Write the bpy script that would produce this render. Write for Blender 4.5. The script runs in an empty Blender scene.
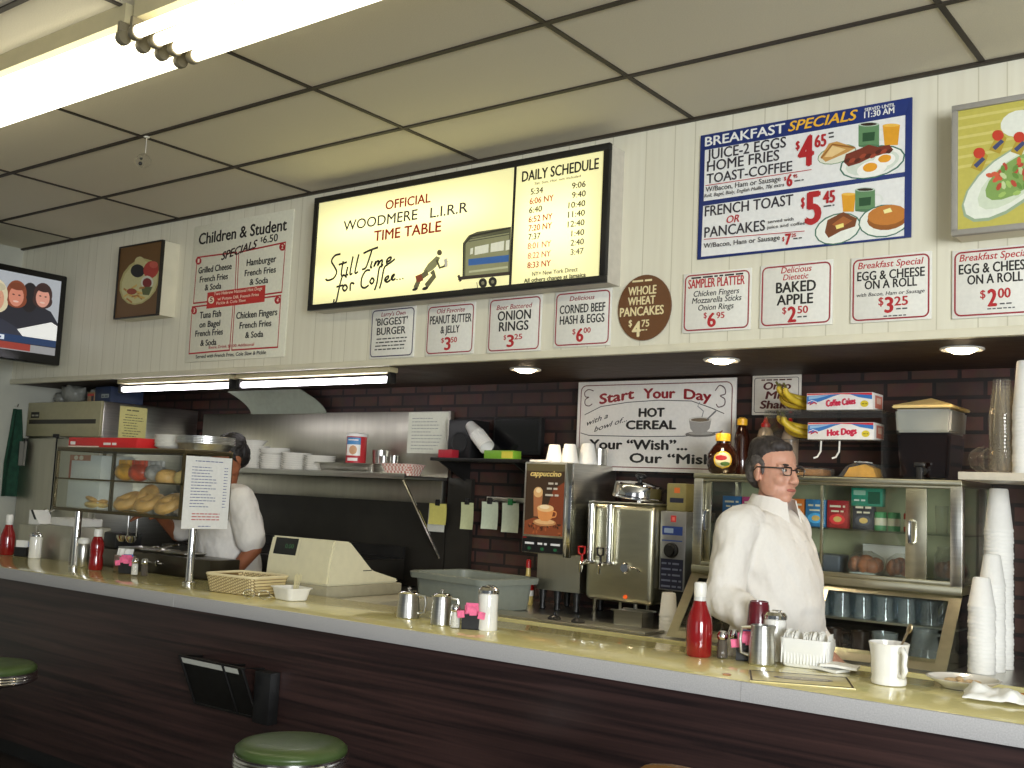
import bpy, bmesh, math, random
from mathutils import Vector, Matrix, Euler, noise
R = math.radians
PI = math.pi
scene = bpy.context.scene
random.seed(7)

# ---------------------------------------------------------------- camera
cam_data = bpy.data.cameras.new('camera')
cam = bpy.data.objects.new('camera', cam_data)
scene.collection.objects.link(cam)
scene.camera = cam
YAW, PITCH, ROLL = R(37.4635), R(5.8437), R(2.6594)
cam_data.sensor_width = 36.0
cam_data.lens = 1073.4 / 1024 * 36.0
cam_data.clip_start = 0.05
_f = Vector((-math.sin(YAW) * math.cos(PITCH), math.cos(YAW) * math.cos(PITCH), math.sin(PITCH)))
_r0 = Vector((math.cos(YAW), math.sin(YAW), 0))
_u0 = _r0.cross(_f)
_r = _r0 * math.cos(ROLL) + _u0 * math.sin(ROLL)
_u = -_r0 * math.sin(ROLL) + _u0 * math.cos(ROLL)
_m = Matrix((_r, _u, -_f)).transposed().to_4x4()
_m.translation = Vector((0, 0, 1.45))
cam.matrix_world = _m

# ---------------------------------------------------------------- world, daylight, exposure
world = bpy.data.worlds.new('World')
scene.world = world
world.use_nodes = True
_bg = world.node_tree.nodes['Background']
_bg.inputs[0].default_value = (0.80, 0.90, 1.0, 1)
_bg.inputs[1].default_value = 0.11
scene.view_settings.view_transform = 'Standard'
scene.view_settings.look = 'None'
scene.view_settings.gamma = 1.0
scene.view_settings.use_curve_mapping = False
scene.view_settings.exposure = 0.18
scene.cycles.transparent_max_bounces = 64        # many nested clear cups and panes


def area_light(name, loc, target, sx, sy, power, color):
    d = bpy.data.lights.new(name, 'AREA')
    d.shape = 'RECTANGLE'
    d.size, d.size_y, d.energy, d.color = sx, sy, power, color
    o = bpy.data.objects.new(name, d)
    scene.collection.objects.link(o)
    o.location = loc
    o.rotation_euler = (Vector(target) - Vector(loc)).to_track_quat('-Z', 'Y').to_euler()
    return o


# daylight through the two shop windows of the street front behind the counter stools
area_light('shop_window_light', (3.5, -1.7, 1.8), (-0.6, 3.9, 1.9), 2.4, 1.9, 430, (0.93, 0.97, 1.0))
area_light('shop_window_light', (-1.2, -3.2, 1.75), (-2.5, 3.9, 1.7), 2.2, 1.9, 18, (0.95, 0.98, 1.0))

# ---------------------------------------------------------------- materials
MATS = {}


def mat(name, col, rough=0.5, metal=0.0, var=0.06, scale=30.0, bump=0.0, bscale=80.0, spec=0.5, stretch=None,
        trans=0.0, emit=None, estr=0.0, coat=0.0, sub=0.0):
    """procedural principled material: colour and roughness broken up by noise, optional noise bump"""
    if name in MATS:
        return MATS[name]
    m = bpy.data.materials.new(name)
    m.use_nodes = True
    nt = m.node_tree
    b = nt.nodes['Principled BSDF']
    b.inputs['Roughness'].default_value = rough
    b.inputs['Metallic'].default_value = metal
    b.inputs['Specular IOR Level'].default_value = spec
    b.inputs['Transmission Weight'].default_value = trans
    b.inputs['Coat Weight'].default_value = coat
    if sub:
        b.inputs['Subsurface Weight'].default_value = sub
        b.inputs['Subsurface Radius'].default_value = (0.012, 0.005, 0.003)
    tc = nt.nodes.new('ShaderNodeTexCoord')
    mp = nt.nodes.new('ShaderNodeMapping')
    nt.links.new(tc.outputs['Object'], mp.inputs[0])
    if stretch:
        mp.inputs['Scale'].default_value = stretch
    n = nt.nodes.new('ShaderNodeTexNoise')
    n.inputs['Scale'].default_value = scale
    n.inputs['Detail'].default_value = 3
    nt.links.new(mp.outputs[0], n.inputs['Vector'])
    cr = nt.nodes.new('ShaderNodeValToRGB')
    e = cr.color_ramp.elements
    e[0].position, e[1].position = 0.3, 0.7
    e[0].color = [max(0, c * (1 - var)) for c in col[:3]] + [1]
    e[1].color = [min(1, c * (1 + var)) for c in col[:3]] + [1]
    nt.links.new(n.outputs['Fac'], cr.inputs[0])
    nt.links.new(cr.outputs[0], b.inputs['Base Color'])
    if bump:
        n2 = nt.nodes.new('ShaderNodeTexNoise')
        n2.inputs['Scale'].default_value = bscale
        nt.links.new(mp.outputs[0], n2.inputs['Vector'])
        bp = nt.nodes.new('ShaderNodeBump')
        bp.inputs['Strength'].default_value = bump
        bp.inputs['Distance'].default_value = 0.004 if bscale > 20 else 0.03
        nt.links.new(n2.outputs['Fac'], bp.inputs['Height'])
        nt.links.new(bp.outputs[0], b.inputs['Normal'])
    if emit:
        b.inputs['Emission Color'].default_value = list(emit) + [1]
        b.inputs['Emission Strength'].default_value = estr
    MATS[name] = m
    return m


def srgb(r, g, b):
    f = lambda c: (c / 255 / 12.92) if c / 255 <= 0.04045 else ((c / 255 + 0.055) / 1.055) ** 2.4
    return (f(r), f(g), f(b))


def thin_glass(name, tint=(1, 1, 1), haze=0.0):
    if name in MATS:
        return MATS[name]
    m = bpy.data.materials.new(name)
    m.use_nodes = True
    nt = m.node_tree
    nt.nodes.remove(nt.nodes['Principled BSDF'])
    out = nt.nodes['Material Output']
    tr = nt.nodes.new('ShaderNodeBsdfTransparent')
    tr.inputs[0].default_value = (*tint, 1)
    gl = nt.nodes.new('ShaderNodeBsdfGlossy')
    gl.inputs['Roughness'].default_value = 0.03
    lw = nt.nodes.new('ShaderNodeLayerWeight')      # Schlick: 0.04 + 0.9 * facing^4.5, alike on both sides
    lw.inputs[0].default_value = 0.5
    pw = nt.nodes.new('ShaderNodeMath')
    pw.operation = 'POWER'
    pw.inputs[1].default_value = 4.5
    nt.links.new(lw.outputs['Facing'], pw.inputs[0])
    sc = nt.nodes.new('ShaderNodeMath')
    sc.operation = 'MULTIPLY_ADD'
    sc.inputs[1].default_value = 0.9
    sc.inputs[2].default_value = 0.02
    nt.links.new(pw.outputs[0], sc.inputs[0])
    nz = nt.nodes.new('ShaderNodeTexNoise')
    nz.inputs['Scale'].default_value = 3
    ma = nt.nodes.new('ShaderNodeMath')
    ma.operation = 'MULTIPLY_ADD'
    ma.inputs[1].default_value = 0.03
    nt.links.new(nz.outputs['Fac'], ma.inputs[0])
    nt.links.new(sc.outputs[0], ma.inputs[2])
    mx = nt.nodes.new('ShaderNodeMixShader')
    nt.links.new(ma.outputs[0], mx.inputs[0])
    nt.links.new(tr.outputs[0], mx.inputs[1])
    nt.links.new(gl.outputs[0], mx.inputs[2])
    last = mx
    if haze:
        df = nt.nodes.new('ShaderNodeBsdfDiffuse')
        df.inputs[0].default_value = (0.8, 0.82, 0.8, 1)
        m2 = nt.nodes.new('ShaderNodeMixShader')
        m2.inputs[0].default_value = haze
        nt.links.new(mx.outputs[0], m2.inputs[1])
        nt.links.new(df.outputs[0], m2.inputs[2])
        last = m2
    nt.links.new(last.outputs[0], out.inputs[0])
    MATS[name] = m
    return m


def emission(name, col, strength):
    if name in MATS:
        return MATS[name]
    m = bpy.data.materials.new(name)
    m.use_nodes = True
    nt = m.node_tree
    nt.nodes.remove(nt.nodes['Principled BSDF'])
    e = nt.nodes.new('ShaderNodeEmission')
    e.inputs[0].default_value = (*col, 1)
    e.inputs[1].default_value = strength
    nt.links.new(e.outputs[0], nt.nodes['Material Output'].inputs[0])
    MATS[name] = m
    return m


# ---------------------------------------------------------------- mesh builder
class MB:
    """collects boxes, lathes, tubes ... and links them as ONE mesh object"""

    def __init__(self):
        self.v, self.f, self.mi, self.cur = [], [], [], 0
        self.xf = None

    def add(self, vs, fs):
        o = len(self.v)
        if self.xf is not None:
            vs = [self.xf @ Vector(p) for p in vs]
        self.v += [tuple(p) for p in vs]
        self.f += [[i + o for i in f] for f in fs]
        self.mi += [self.cur] * len(fs)
        return self

    def m(self, i):
        self.cur = i
        return self

    def bm(self, b, mtx=None):
        b.verts.index_update()
        vs = [(mtx @ v.co) if mtx else v.co.copy() for v in b.verts]
        fs = [[v.index for v in f.verts] for f in b.faces]
        b.free()
        return self.add(vs, fs)

    def box(self, x0, x1, y0, y1, z0, z1, bev=0.0, seg=2, mtx=None):
        b = bmesh.new()
        bmesh.ops.create_cube(b, size=1)
        for v in b.verts:
            v.co = Vector(((x0 + x1) / 2 + v.co.x * (x1 - x0), (y0 + y1) / 2 + v.co.y * (y1 - y0), (z0 + z1) / 2 + v.co.z * (z1 - z0)))
        if bev > 0:
            bmesh.ops.bevel(b, geom=b.edges[:], offset=bev, segments=seg, affect='EDGES', profile=0.5)
        return self.bm(b, mtx)

    def lathe(self, prof, seg=24, c=(0, 0, 0), mtx=None):
        """prof: list of (r, z) from bottom to top; r=0 ends close"""
        vs, fs, rings = [], [], []
        for r, z in prof:
            if r <= 1e-6:
                rings.append([len(vs)])
                vs.append(Vector((c[0], c[1], c[2] + z)))
            else:
                rings.append(list(range(len(vs), len(vs) + seg)))
                for k in range(seg):
                    a = 2 * PI * k / seg
                    vs.append(Vector((c[0] + r * math.cos(a), c[1] + r * math.sin(a), c[2] + z)))
        for a, b in zip(rings, rings[1:]):
            if len(a) == 1 and len(b) == 1:
                continue
            for k in range(seg):
                k2 = (k + 1) % seg
                if len(a) == 1:
                    fs.append([a[0], b[k2], b[k]])
                elif len(b) == 1:
                    fs.append([a[k], a[k2], b[0]])
                else:
                    fs.append([a[k], a[k2], b[k2], b[k]])
        if mtx:
            vs = [mtx @ v for v in vs]
        return self.add(vs, fs)

    def tube(self, pts, r, seg=8, closed=False):
        pts = [Vector(p) for p in pts]
        n = len(pts)
        rs = r if isinstance(r, (list, tuple)) else [r] * n
        vs, fs = [], []
        up = None
        for i, p in enumerate(pts):
            if closed:
                t = pts[(i + 1) % n] - pts[i - 1]
            else:
                t = pts[min(i + 1, n - 1)] - pts[max(i - 1, 0)]
            if t.length < 1e-9:
                t = Vector((0, 0, 1))
            t.normalize()
            if up is None:
                up = t.orthogonal().normalized()
            else:
                up = (up - t * up.dot(t))
                up = up.normalized() if up.length > 1e-6 else t.orthogonal().normalized()
            w = t.cross(up)
            for k in range(seg):
                a = 2 * PI * k / seg
                vs.append(p + (up * math.cos(a) + w * math.sin(a)) * rs[i])
        for i in range(n if closed else n - 1):
            j = (i + 1) % n
            for k in range(seg):
                k2 = (k + 1) % seg
                fs.append([i * seg + k, i * seg + k2, j * seg + k2, j * seg + k])
        if not closed:
            fs.append(list(range(seg))[::-1])
            fs.append([(n - 1) * seg + k for k in range(seg)])
        return self.add(vs, fs)

    def cyl(self, p0, p1, r, r1=None, seg=16):
        return self.tube([p0, p1], [r, r if r1 is None else r1], seg)

    def prism(self, poly, axis, a0, a1):
        """poly in the two remaining axes (x:(y,z)  y:(x,z)  z:(x,y)), extruded along axis"""
        n = len(poly)
        P = {'x': lambda p, a: (a, p[0], p[1]), 'y': lambda p, a: (p[0], a, p[1]), 'z': lambda p, a: (p[0], p[1], a)}[axis]
        vs = [P(p, a0) for p in poly] + [P(p, a1) for p in poly]
        fs = [list(range(n)), [n + i for i in range(n)][::-1]]
        fs += [[i, i + n, (i + 1) % n + n, (i + 1) % n] for i in range(n)]
        return self.add(vs, fs)

    def ell(self, c, r, seg=20, rings=12, mtx=None):
        b = bmesh.new()
        bmesh.ops.create_uvsphere(b, u_segments=seg, v_segments=rings, radius=1)
        r = (r, r, r) if not isinstance(r, (tuple, list)) else r
        mm = Matrix.Translation(c) @ (mtx or Matrix()) @ Matrix.Diagonal((*r, 1))
        return self.bm(b, mm)

    def quad(self, a, b, c, d):
        return self.add([a, b, c, d], [[0, 1, 2, 3]])

    def grid(self, fn, nu, nv):
        """surface fn(u,v)->xyz"""
        vs = [fn(i / nu, j / nv) for j in range(nv + 1) for i in range(nu + 1)]
        fs = [[j * (nu + 1) + i, j * (nu + 1) + i + 1, (j + 1) * (nu + 1) + i + 1, (j + 1) * (nu + 1) + i] for j in range(nv) for i in range(nu)]
        return self.add(vs, fs)

    def sheet(self, fn, nu, nv, th):
        """closed thin sheet: fn(u,v)->(xyz, normal)"""
        top = [(Vector(fn(i / nu, j / nv)[0]) + Vector(fn(i / nu, j / nv)[1]) * th / 2) for j in range(nv + 1) for i in range(nu + 1)]
        bot = [(Vector(fn(i / nu, j / nv)[0]) - Vector(fn(i / nu, j / nv)[1]) * th / 2) for j in range(nv + 1) for i in range(nu + 1)]
        n = len(top)
        I = lambda i, j: j * (nu + 1) + i
        fs = []
        for j in range(nv):
            for i in range(nu):
                q = [I(i, j), I(i + 1, j), I(i + 1, j + 1), I(i, j + 1)]
                fs.append(q)
                fs.append([k + n for k in q[::-1]])
        for i in range(nu):
            fs.append([I(i + 1, 0), I(i, 0), I(i, 0) + n, I(i + 1, 0) + n])
            fs.append([I(i, nv), I(i + 1, nv), I(i + 1, nv) + n, I(i, nv) + n])
        for j in range(nv):
            fs.append([I(0, j), I(0, j + 1), I(0, j + 1) + n, I(0, j) + n])
            fs.append([I(nu, j + 1), I(nu, j), I(nu, j) + n, I(nu, j + 1) + n])
        return self.add(top + bot, fs)

    def build(self, name, mats, parent=None, smooth=35, loc=None, rz=None, rot=None):
        me = bpy.data.meshes.new(name)
        me.from_pydata(self.v, [], self.f)
        for mm in (mats if isinstance(mats, (list, tuple)) else [mats]):
            me.materials.append(mm)
        me.polygons.foreach_set('material_index', self.mi)
        if smooth:
            me.polygons.foreach_set('use_smooth', [True] * len(self.f))
            me.set_sharp_from_angle(angle=R(smooth))
        me.update()
        o = bpy.data.objects.new(name, me)
        scene.collection.objects.link(o)
        if parent:
            o.parent = parent
        if loc:
            o.location = loc
        if rz is not None:
            o.rotation_euler = (0, 0, rz)
        if rot is not None:
            o.rotation_euler = rot
        return o


def tag(o, label=None, cat=None, group=None, kind=None):
    if label:
        o['label'] = label
    if cat:
        o['category'] = cat
    if group:
        o['group'] = group
    if kind:
        o['kind'] = kind
    return o


def thing(name, label, cat, loc=(0, 0, 0), rz=0.0, group=None, rot=None):
    o = bpy.data.objects.new(name, None)
    o.empty_display_size = 0.05
    scene.collection.objects.link(o)
    o.location = loc
    o.rotation_euler = rot if rot else (0, 0, rz)
    return tag(o, label, cat, group)


def copy_tree(o, parent=None):
    c = o.copy()
    scene.collection.objects.link(c)
    if parent:
        c.parent = parent
    for ch in list(o.children):
        copy_tree(ch, c)
    return c


def dup(root, loc, label, rz=None, group=None, scale=None, rot=None):
    c = copy_tree(root)
    c.location = loc
    c['label'] = label
    if rz is not None:
        c.rotation_euler = (0, 0, rz)
    if rot is not None:
        c.rotation_euler = rot
    if group:
        c['group'] = group
    if scale:
        c.scale = scale if isinstance(scale, (tuple, list)) else (scale,) * 3
    return c


def struct(o):
    o['kind'] = 'structure'
    return o


# ---------------------------------------------------------------- flat artwork and lettering on a panel
_tc = {}


def glyphs(s, bold=0.0, shear=0.0):
    """outline of a line of text: flat triangles, capital height 1, starting at x=0"""
    key = (s, bold, shear)
    if key in _tc:
        return _tc[key]

    def conv(t, b, sh):
        cu = bpy.data.curves.new('lettering', 'FONT')
        cu.body, cu.size, cu.resolution_u, cu.fill_mode, cu.offset, cu.shear = t, 1, 3, 'FRONT', b, sh
        o = bpy.data.objects.new('lettering', cu)
        me = bpy.data.meshes.new_from_object(o)
        v = [(p.co.x, p.co.y) for p in me.vertices]
        f = [list(p.vertices) for p in me.polygons]
        bpy.data.objects.remove(o)
        bpy.data.meshes.remove(me)
        bpy.data.curves.remove(cu)
        return v, f
    if 'H' not in _tc:
        v, f = conv('H', 0, 0)
        _tc['H'] = max(p[1] for p in v) - min(p[1] for p in v)
    h = _tc['H']
    v, f = conv(s, 0, shear)
    x0 = min(p[0] for p in v)
    v = [((p[0] - x0) / h, p[1] / h) for p in v]
    _tc[key] = (v, f)
    return v, f


class Art:
    """flat coloured shapes and lettering laid on a panel plane, layer over layer.
    plane: origin + u*U + v*V, raised along N."""

    def __init__(self, o, U, V, step=0.0002):
        self.o, self.U, self.V = Vector(o), Vector(U).normalized(), Vector(V).normalized()
        self.N = self.U.cross(self.V)
        self.step = step
        self.mb = {}
        self.k = 1

    def P(self, u, v):
        return self.o + self.U * u + self.V * v + self.N * (self.step * self.k)

    def _mb(self, part, color):
        d = self.mb.setdefault(part, (MB(), []))
        mb, cols = d
        if color not in cols:
            cols.append(color)
        mb.cur = cols.index(color)
        return mb

    def poly(self, color, pts, part='artwork'):
        mb = self._mb(part, color)
        n = len(pts)
        from mathutils.geometry import tessellate_polygon
        tris = tessellate_polygon([[Vector((p[0], p[1], 0)) for p in pts]])
        vs = [self.P(*p) for p in pts]
        fs = []
        for t in tris:
            a, b, c = [pts[i] for i in t]
            if (b[0] - a[0]) * (c[1] - a[1]) - (b[1] - a[1]) * (c[0] - a[0]) < 0:
                t = (t[0], t[2], t[1])
            fs.append(list(t))
        mb.add(vs, fs)
        self.k += 0.15

    def rect(self, color, u0, v0, u1, v1, part='artwork'):
        self.poly(color, [(u0, v0), (u1, v0), (u1, v1), (u0, v1)], part)

    def oval(self, color, cu, cv, ru, rv, part='artwork', rot=0.0, seg=20):
        c, s = math.cos(rot), math.sin(rot)
        self.poly(color, [(cu + ru * math.cos(t) * c - rv * math.sin(t) * s, cv + ru * math.cos(t) * s + rv * math.sin(t) * c) for t in [2 * PI * k / seg for k in range(seg)]], part)

    def line(self, color, pts, w, part='artwork', closed=False, smooth=False):
        """stroke of width w along pts"""
        mb = self._mb(part, color)
        P = [Vector(p) for p in pts]
        if smooth and len(P) > 2:                 # rounded hand-drawn stroke
            Q = []
            for i in range(len(P) - 1):
                p0, p1, p2, p3 = P[max(0, i - 1)], P[i], P[i + 1], P[min(len(P) - 1, i + 2)]
                for k in range(4):
                    t = k / 4
                    Q.append(0.5 * (2 * p1 + (p2 - p0) * t + (2 * p0 - 5 * p1 + 4 * p2 - p3) * t * t + (3 * p1 - p0 - 3 * p2 + p3) * t ** 3))
            P = Q + [P[-1]]
        n = len(P)
        L, Rr = [], []
        for i in range(n):
            a = P[(i - 1) % n] if (closed or i > 0) else P[i]
            b = P[(i + 1) % n] if (closed or i < n - 1) else P[i]
            t = (b - a)
            t = t.normalized() if t.length > 1e-9 else Vector((1, 0))
            nn = Vector((-t.y, t.x)) * w / 2
            L.append(P[i] + nn)
            Rr.append(P[i] - nn)
        vs = [self.P(*p) for p in L] + [self.P(*p) for p in Rr]
        m = n if closed else n - 1
        mb.add(vs, [[n + i, n + (i + 1) % n, (i + 1) % n, i] for i in range(m)])
        self.k += 0.15

    def frame(self, color, u0, v0, u1, v1, w, r=0.0, part='border'):
        pts = []
        for cx, cy, a0 in ((u1 - r, v0 + r, -90), (u1 - r, v1 - r, 0), (u0 + r, v1 - r, 90), (u0 + r, v0 + r, 180)):
            for k in range(5 if r else 1):
                a = R(a0 + (90 * k / 4 if r else 45))
                pts.append((cx + r * math.cos(a), cy + r * math.sin(a)) if r else (cx, cy))
        self.line(color, pts, w, part, True)

    def text(self, color, s, u0, v0, u1, h, bold=0.0, shear=0.0, v1=None, part='lettering'):
        """s from (u0,v0) fitted to end at u1 (baseline may climb to v1); h = capital height"""
        v, f = glyphs(s, bold, shear)
        w = max(p[0] for p in v)
        bd = (0.022 + bold * 1.5) * h          # stroke thickening
        u0, u1 = u0 + bd, u1 - bd
        sx = (u1 - u0) / w
        sl = ((v1 - v0) / (u1 - u0)) if v1 is not None else 0.0
        mb = self._mb(part, color)
        for dx, dy in ((0, 0), (bd, 0), (-bd, 0), (0, bd * 0.6), (0, -bd * 0.6)):
            mb.add([self.P(u0 + p[0] * sx + dx, v0 + p[1] * h + sl * p[0] * sx + dy) for p in v], f)
            self.k += 0.12                     # the strokes must not be coplanar

    def scribble(self, color, u0, v0, u1, h, part='lettering', seed=1):
        """small print too small to read: a row of word-like dashes"""
        rr = random.Random(seed)
        u = u0
        while u < u1 - h * 0.5:
            w = min(u1 - u, h * rr.uniform(1.2, 4.0))
            self.rect(color, u, v0, u + w, v0 + h * 0.6, part)
            self.k -= 0.15
            u += w + h * 0.6
        self.k += 0.15

    def build(self, parent, names=None, emit=0.0):
        for part, (mb, cols) in self.mb.items():
            mb.build((names or {}).get(part, part), [ink(c, emit) for c in cols], parent, smooth=None)


def ink(c, emit=0.0):
    nm = 'ink_%d_%d_%d' % c + ('_lit' if emit else '')
    col = srgb(*c)
    return mat(nm, col, 0.45, var=0.04, scale=60, emit=col if emit else None, estr=emit)

# ================================================================ the room
CEIL, CT, BC = 3.05, 0.95, 0.88          # ceiling, front counter top, back counter top
SY, WY, SB = 3.90, 4.80, 2.07            # face of the soffit, brick wall, underside of the soffit


def node_mat(name):
    m = bpy.data.materials.new(name)
    m.use_nodes = True
    nt = m.node_tree
    MATS[name] = m
    return m, nt, nt.nodes['Principled BSDF']


def mat_brick():
    m, nt, b = node_mat('dark_brick')
    tc = nt.nodes.new('ShaderNodeTexCoord')
    mp = nt.nodes.new('ShaderNodeMapping')
    mp.inputs['Rotation'].default_value = (R(-90), 0, 0)
    nt.links.new(tc.outputs['Object'], mp.inputs[0])
    br = nt.nodes.new('ShaderNodeTexBrick')
    br.inputs['Color1'].default_value = (*srgb(92, 60, 50), 1)
    br.inputs['Color2'].default_value = (*srgb(62, 43, 38), 1)
    br.inputs['Mortar'].default_value = (*srgb(36, 27, 24), 1)
    br.inputs['Scale'].default_value = 1
    br.inputs['Mortar Size'].default_value = 0.009
    br.inputs['Brick Width'].default_value = 0.21
    br.inputs['Row Height'].default_value = 0.075
    nt.links.new(mp.outputs[0], br.inputs['Vector'])
    nz = nt.nodes.new('ShaderNodeTexNoise')
    nz.inputs['Scale'].default_value = 14
    nt.links.new(tc.outputs['Object'], nz.inputs['Vector'])
    mx = nt.nodes.new('ShaderNodeMix')
    mx.data_type, mx.blend_type = 'RGBA', 'MULTIPLY'
    mx.inputs[0].default_value = 0.6
    nt.links.new(br.outputs['Color'], mx.inputs[6])
    nt.links.new(nz.outputs['Color'], mx.inputs[7])
    nt.links.new(mx.outputs[2], b.inputs['Base Color'])
    bp = nt.nodes.new('ShaderNodeBump')
    bp.inputs['Strength'].default_value = 0.6
    bp.inputs['Distance'].default_value = 0.01
    bp.invert = True
    nt.links.new(br.outputs['Fac'], bp.inputs['Height'])
    nt.links.new(bp.outputs[0], b.inputs['Normal'])
    b.inputs['Roughness'].default_value = 0.62
    return m


def mat_panelling():
    """cream wall panelling with irregular narrow vertical grooves"""
    m, nt, b = node_mat('cream_panelling')
    tc = nt.nodes.new('ShaderNodeTexCoord')
    sp = nt.nodes.new('ShaderNodeSeparateXYZ')
    nt.links.new(tc.outputs['Object'], sp.inputs[0])
    masks = []
    for per, off in ((0.405, 0.0), (0.405, 0.14), (0.405, 0.31)):
        a = nt.nodes.new('ShaderNodeMath'); a.operation = 'ADD'; a.inputs[1].default_value = off + 20
        d = nt.nodes.new('ShaderNodeMath'); d.operation = 'DIVIDE'; d.inputs[1].default_value = per
        fr = nt.nodes.new('ShaderNodeMath'); fr.operation = 'FRACT'
        lt = nt.nodes.new('ShaderNodeMath'); lt.operation = 'LESS_THAN'; lt.inputs[1].default_value = 0.011
        nt.links.new(sp.outputs[0], a.inputs[0]); nt.links.new(a.outputs[0], d.inputs[0])
        nt.links.new(d.outputs[0], fr.inputs[0]); nt.links.new(fr.outputs[0], lt.inputs[0])
        masks.append(lt)
    s1 = nt.nodes.new('ShaderNodeMath'); s1.operation = 'ADD'
    s2 = nt.nodes.new('ShaderNodeMath'); s2.operation = 'ADD'
    nt.links.new(masks[0].outputs[0], s1.inputs[0]); nt.links.new(masks[1].outputs[0], s1.inputs[1])
    nt.links.new(s1.outputs[0], s2.inputs[0]); nt.links.new(masks[2].outputs[0], s2.inputs[1])
    nz = nt.nodes.new('ShaderNodeTexNoise')
    nz.inputs['Scale'].default_value = 6
    mp = nt.nodes.new('ShaderNodeMapping')
    mp.inputs['Scale'].default_value = (6, 1, 0.4)
    nt.links.new(tc.outputs['Object'], mp.inputs[0]); nt.links.new(mp.outputs[0], nz.inputs['Vector'])
    cr = nt.nodes.new('ShaderNodeValToRGB')
    cr.color_ramp.elements[0].position, cr.color_ramp.elements[1].position = 0.3, 0.7
    cr.color_ramp.elements[0].color = (*srgb(218, 213, 192), 1)
    cr.color_ramp.elements[1].color = (*srgb(224, 220, 200), 1)
    nt.links.new(nz.outputs['Fac'], cr.inputs[0])
    mx = nt.nodes.new('ShaderNodeMix'); mx.data_type = 'RGBA'
    mx.inputs[7].default_value = (*srgb(196, 190, 166), 1)
    nt.links.new(s2.outputs[0], mx.inputs[0]); nt.links.new(cr.outputs[0], mx.inputs[6])
    nt.links.new(mx.outputs[2], b.inputs['Base Color'])
    b.inputs['Roughness'].default_value = 0.4
    return m


def mat_wood(name, c1, c2, rough, sx=0.6, sz=26):
    m, nt, b = node_mat(name)
    tc = nt.nodes.new('ShaderNodeTexCoord')
    mp = nt.nodes.new('ShaderNodeMapping')
    mp.inputs['Scale'].default_value = (sx, 4, sz)
    nt.links.new(tc.outputs['Object'], mp.inputs[0])
    nz = nt.nodes.new('ShaderNodeTexNoise')
    nz.inputs['Scale'].default_value = 1.6
    nz.inputs['Detail'].default_value = 6
    nz.inputs['Distortion'].default_value = 0.7
    nt.links.new(mp.outputs[0], nz.inputs['Vector'])
    cr = nt.nodes.new('ShaderNodeValToRGB')
    cr.color_ramp.elements[0].position, cr.color_ramp.elements[1].position = 0.36, 0.66
    cr.color_ramp.elements[0].color = (*c1, 1)
    cr.color_ramp.elements[1].color = (*c2, 1)
    nt.links.new(nz.outputs['Fac'], cr.inputs[0])
    nt.links.new(cr.outputs[0], b.inputs['Base Color'])
    b.inputs['Roughness'].default_value = rough
    return m


M_CREAM = mat('cream_paint', srgb(214, 208, 184), 0.5, scale=8)
M_TILE = mat('ceiling_tile', srgb(218, 211, 190), 0.85, var=0.05, scale=220, bump=0.25, bscale=160)
M_TBAR = mat('ceiling_bar', srgb(48, 40, 30), 0.6, scale=12)
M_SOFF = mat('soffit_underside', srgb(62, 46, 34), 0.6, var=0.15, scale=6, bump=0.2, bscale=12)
M_LWALL = mat('left_wall_paint', srgb(186, 186, 172), 0.6, scale=5)
M_FLOOR = mat('floor_tile', srgb(46, 36, 32), 0.5, var=0.2, scale=5)
M_STEEL = mat('stainless', (0.62, 0.61, 0.56), 0.28, 1.0, var=0.1, scale=5, stretch=(1, 1, 30))
M_STEELB = mat('brushed_steel', (0.54, 0.52, 0.44), 0.36, 1.0, var=0.05, scale=3, stretch=(10, 10, 0.8))
M_CHROME = mat('chrome', (0.78, 0.77, 0.74), 0.1, 1.0, var=0.03)
M_BLACK = mat('black_plastic', (0.012, 0.012, 0.012), 0.4, var=0.2)
M_BLACKM = mat('black_metal', (0.015, 0.014, 0.013), 0.45, 0.3, var=0.3, scale=8)
M_WHITE = mat('white_plastic', srgb(232, 230, 222), 0.4, var=0.03)
M_CERAMIC = mat('white_ceramic', srgb(238, 236, 228), 0.16, var=0.02, coat=0.4)
M_PAPER = mat('white_paper', srgb(232, 231, 224), 0.8, var=0.03)
M_GLASS = thin_glass('clear_glass', (0.94, 0.96, 0.94))
M_PLEXI = thin_glass('clear_acrylic', (0.95, 0.95, 0.93), haze=0.015)
M_TOP = mat('counter_laminate', srgb(228, 217, 152), 0.13, var=0.03, scale=40, coat=0.3)
M_EDGE = mat('counter_edge', srgb(176, 174, 172), 0.4, var=0.12, scale=260)

b = MB()
b.box(-7.9, 2.0, -3.4, 5.1, -0.1, 0.0)
struct(b.build('floor', M_FLOOR))
b = MB()
b.box(-7.9, 2.0, -3.4, WY + 0.2, CEIL, CEIL + 0.1)
struct(b.build('ceiling', M_TILE))
b = MB()
for y in (-3.12, -2.58, -2.04, -1.5, -0.96, -0.42, 0.12, 0.66, 1.2, 1.74, 2.28, 2.82, 3.36):
    b.box(-7.5, 2.0, y - 0.011, y + 0.011, CEIL - 0.006, CEIL + 0.002)
for x in (-6.82, -5.63, -4.43, -3.25, -2.09, -0.945, 0.26, 1.52):
    b.box(x - 0.010, x + 0.010, -3.4, SY, CEIL - 0.005, CEIL + 0.002)
b.box(-7.5, 2.0, SY - 0.022, SY, CEIL - 0.012, CEIL + 0.002)
struct(b.build('trim_1', M_TBAR))
b = MB()
b.box(-7.9, 2.0, WY, WY + 0.2, 0, CEIL)
struct(b.build('wall_back', mat_brick()))
b = MB()
b.box(-7.9, -7.5, -3.4, WY, 0, CEIL)
struct(b.build('wall_left', M_LWALL))
b = MB()
b.box(-7.5, 2.0, SY, SY + 0.05, SB, CEIL)
struct(b.build('wall_soffit', mat_panelling()))
b = MB()
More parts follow.
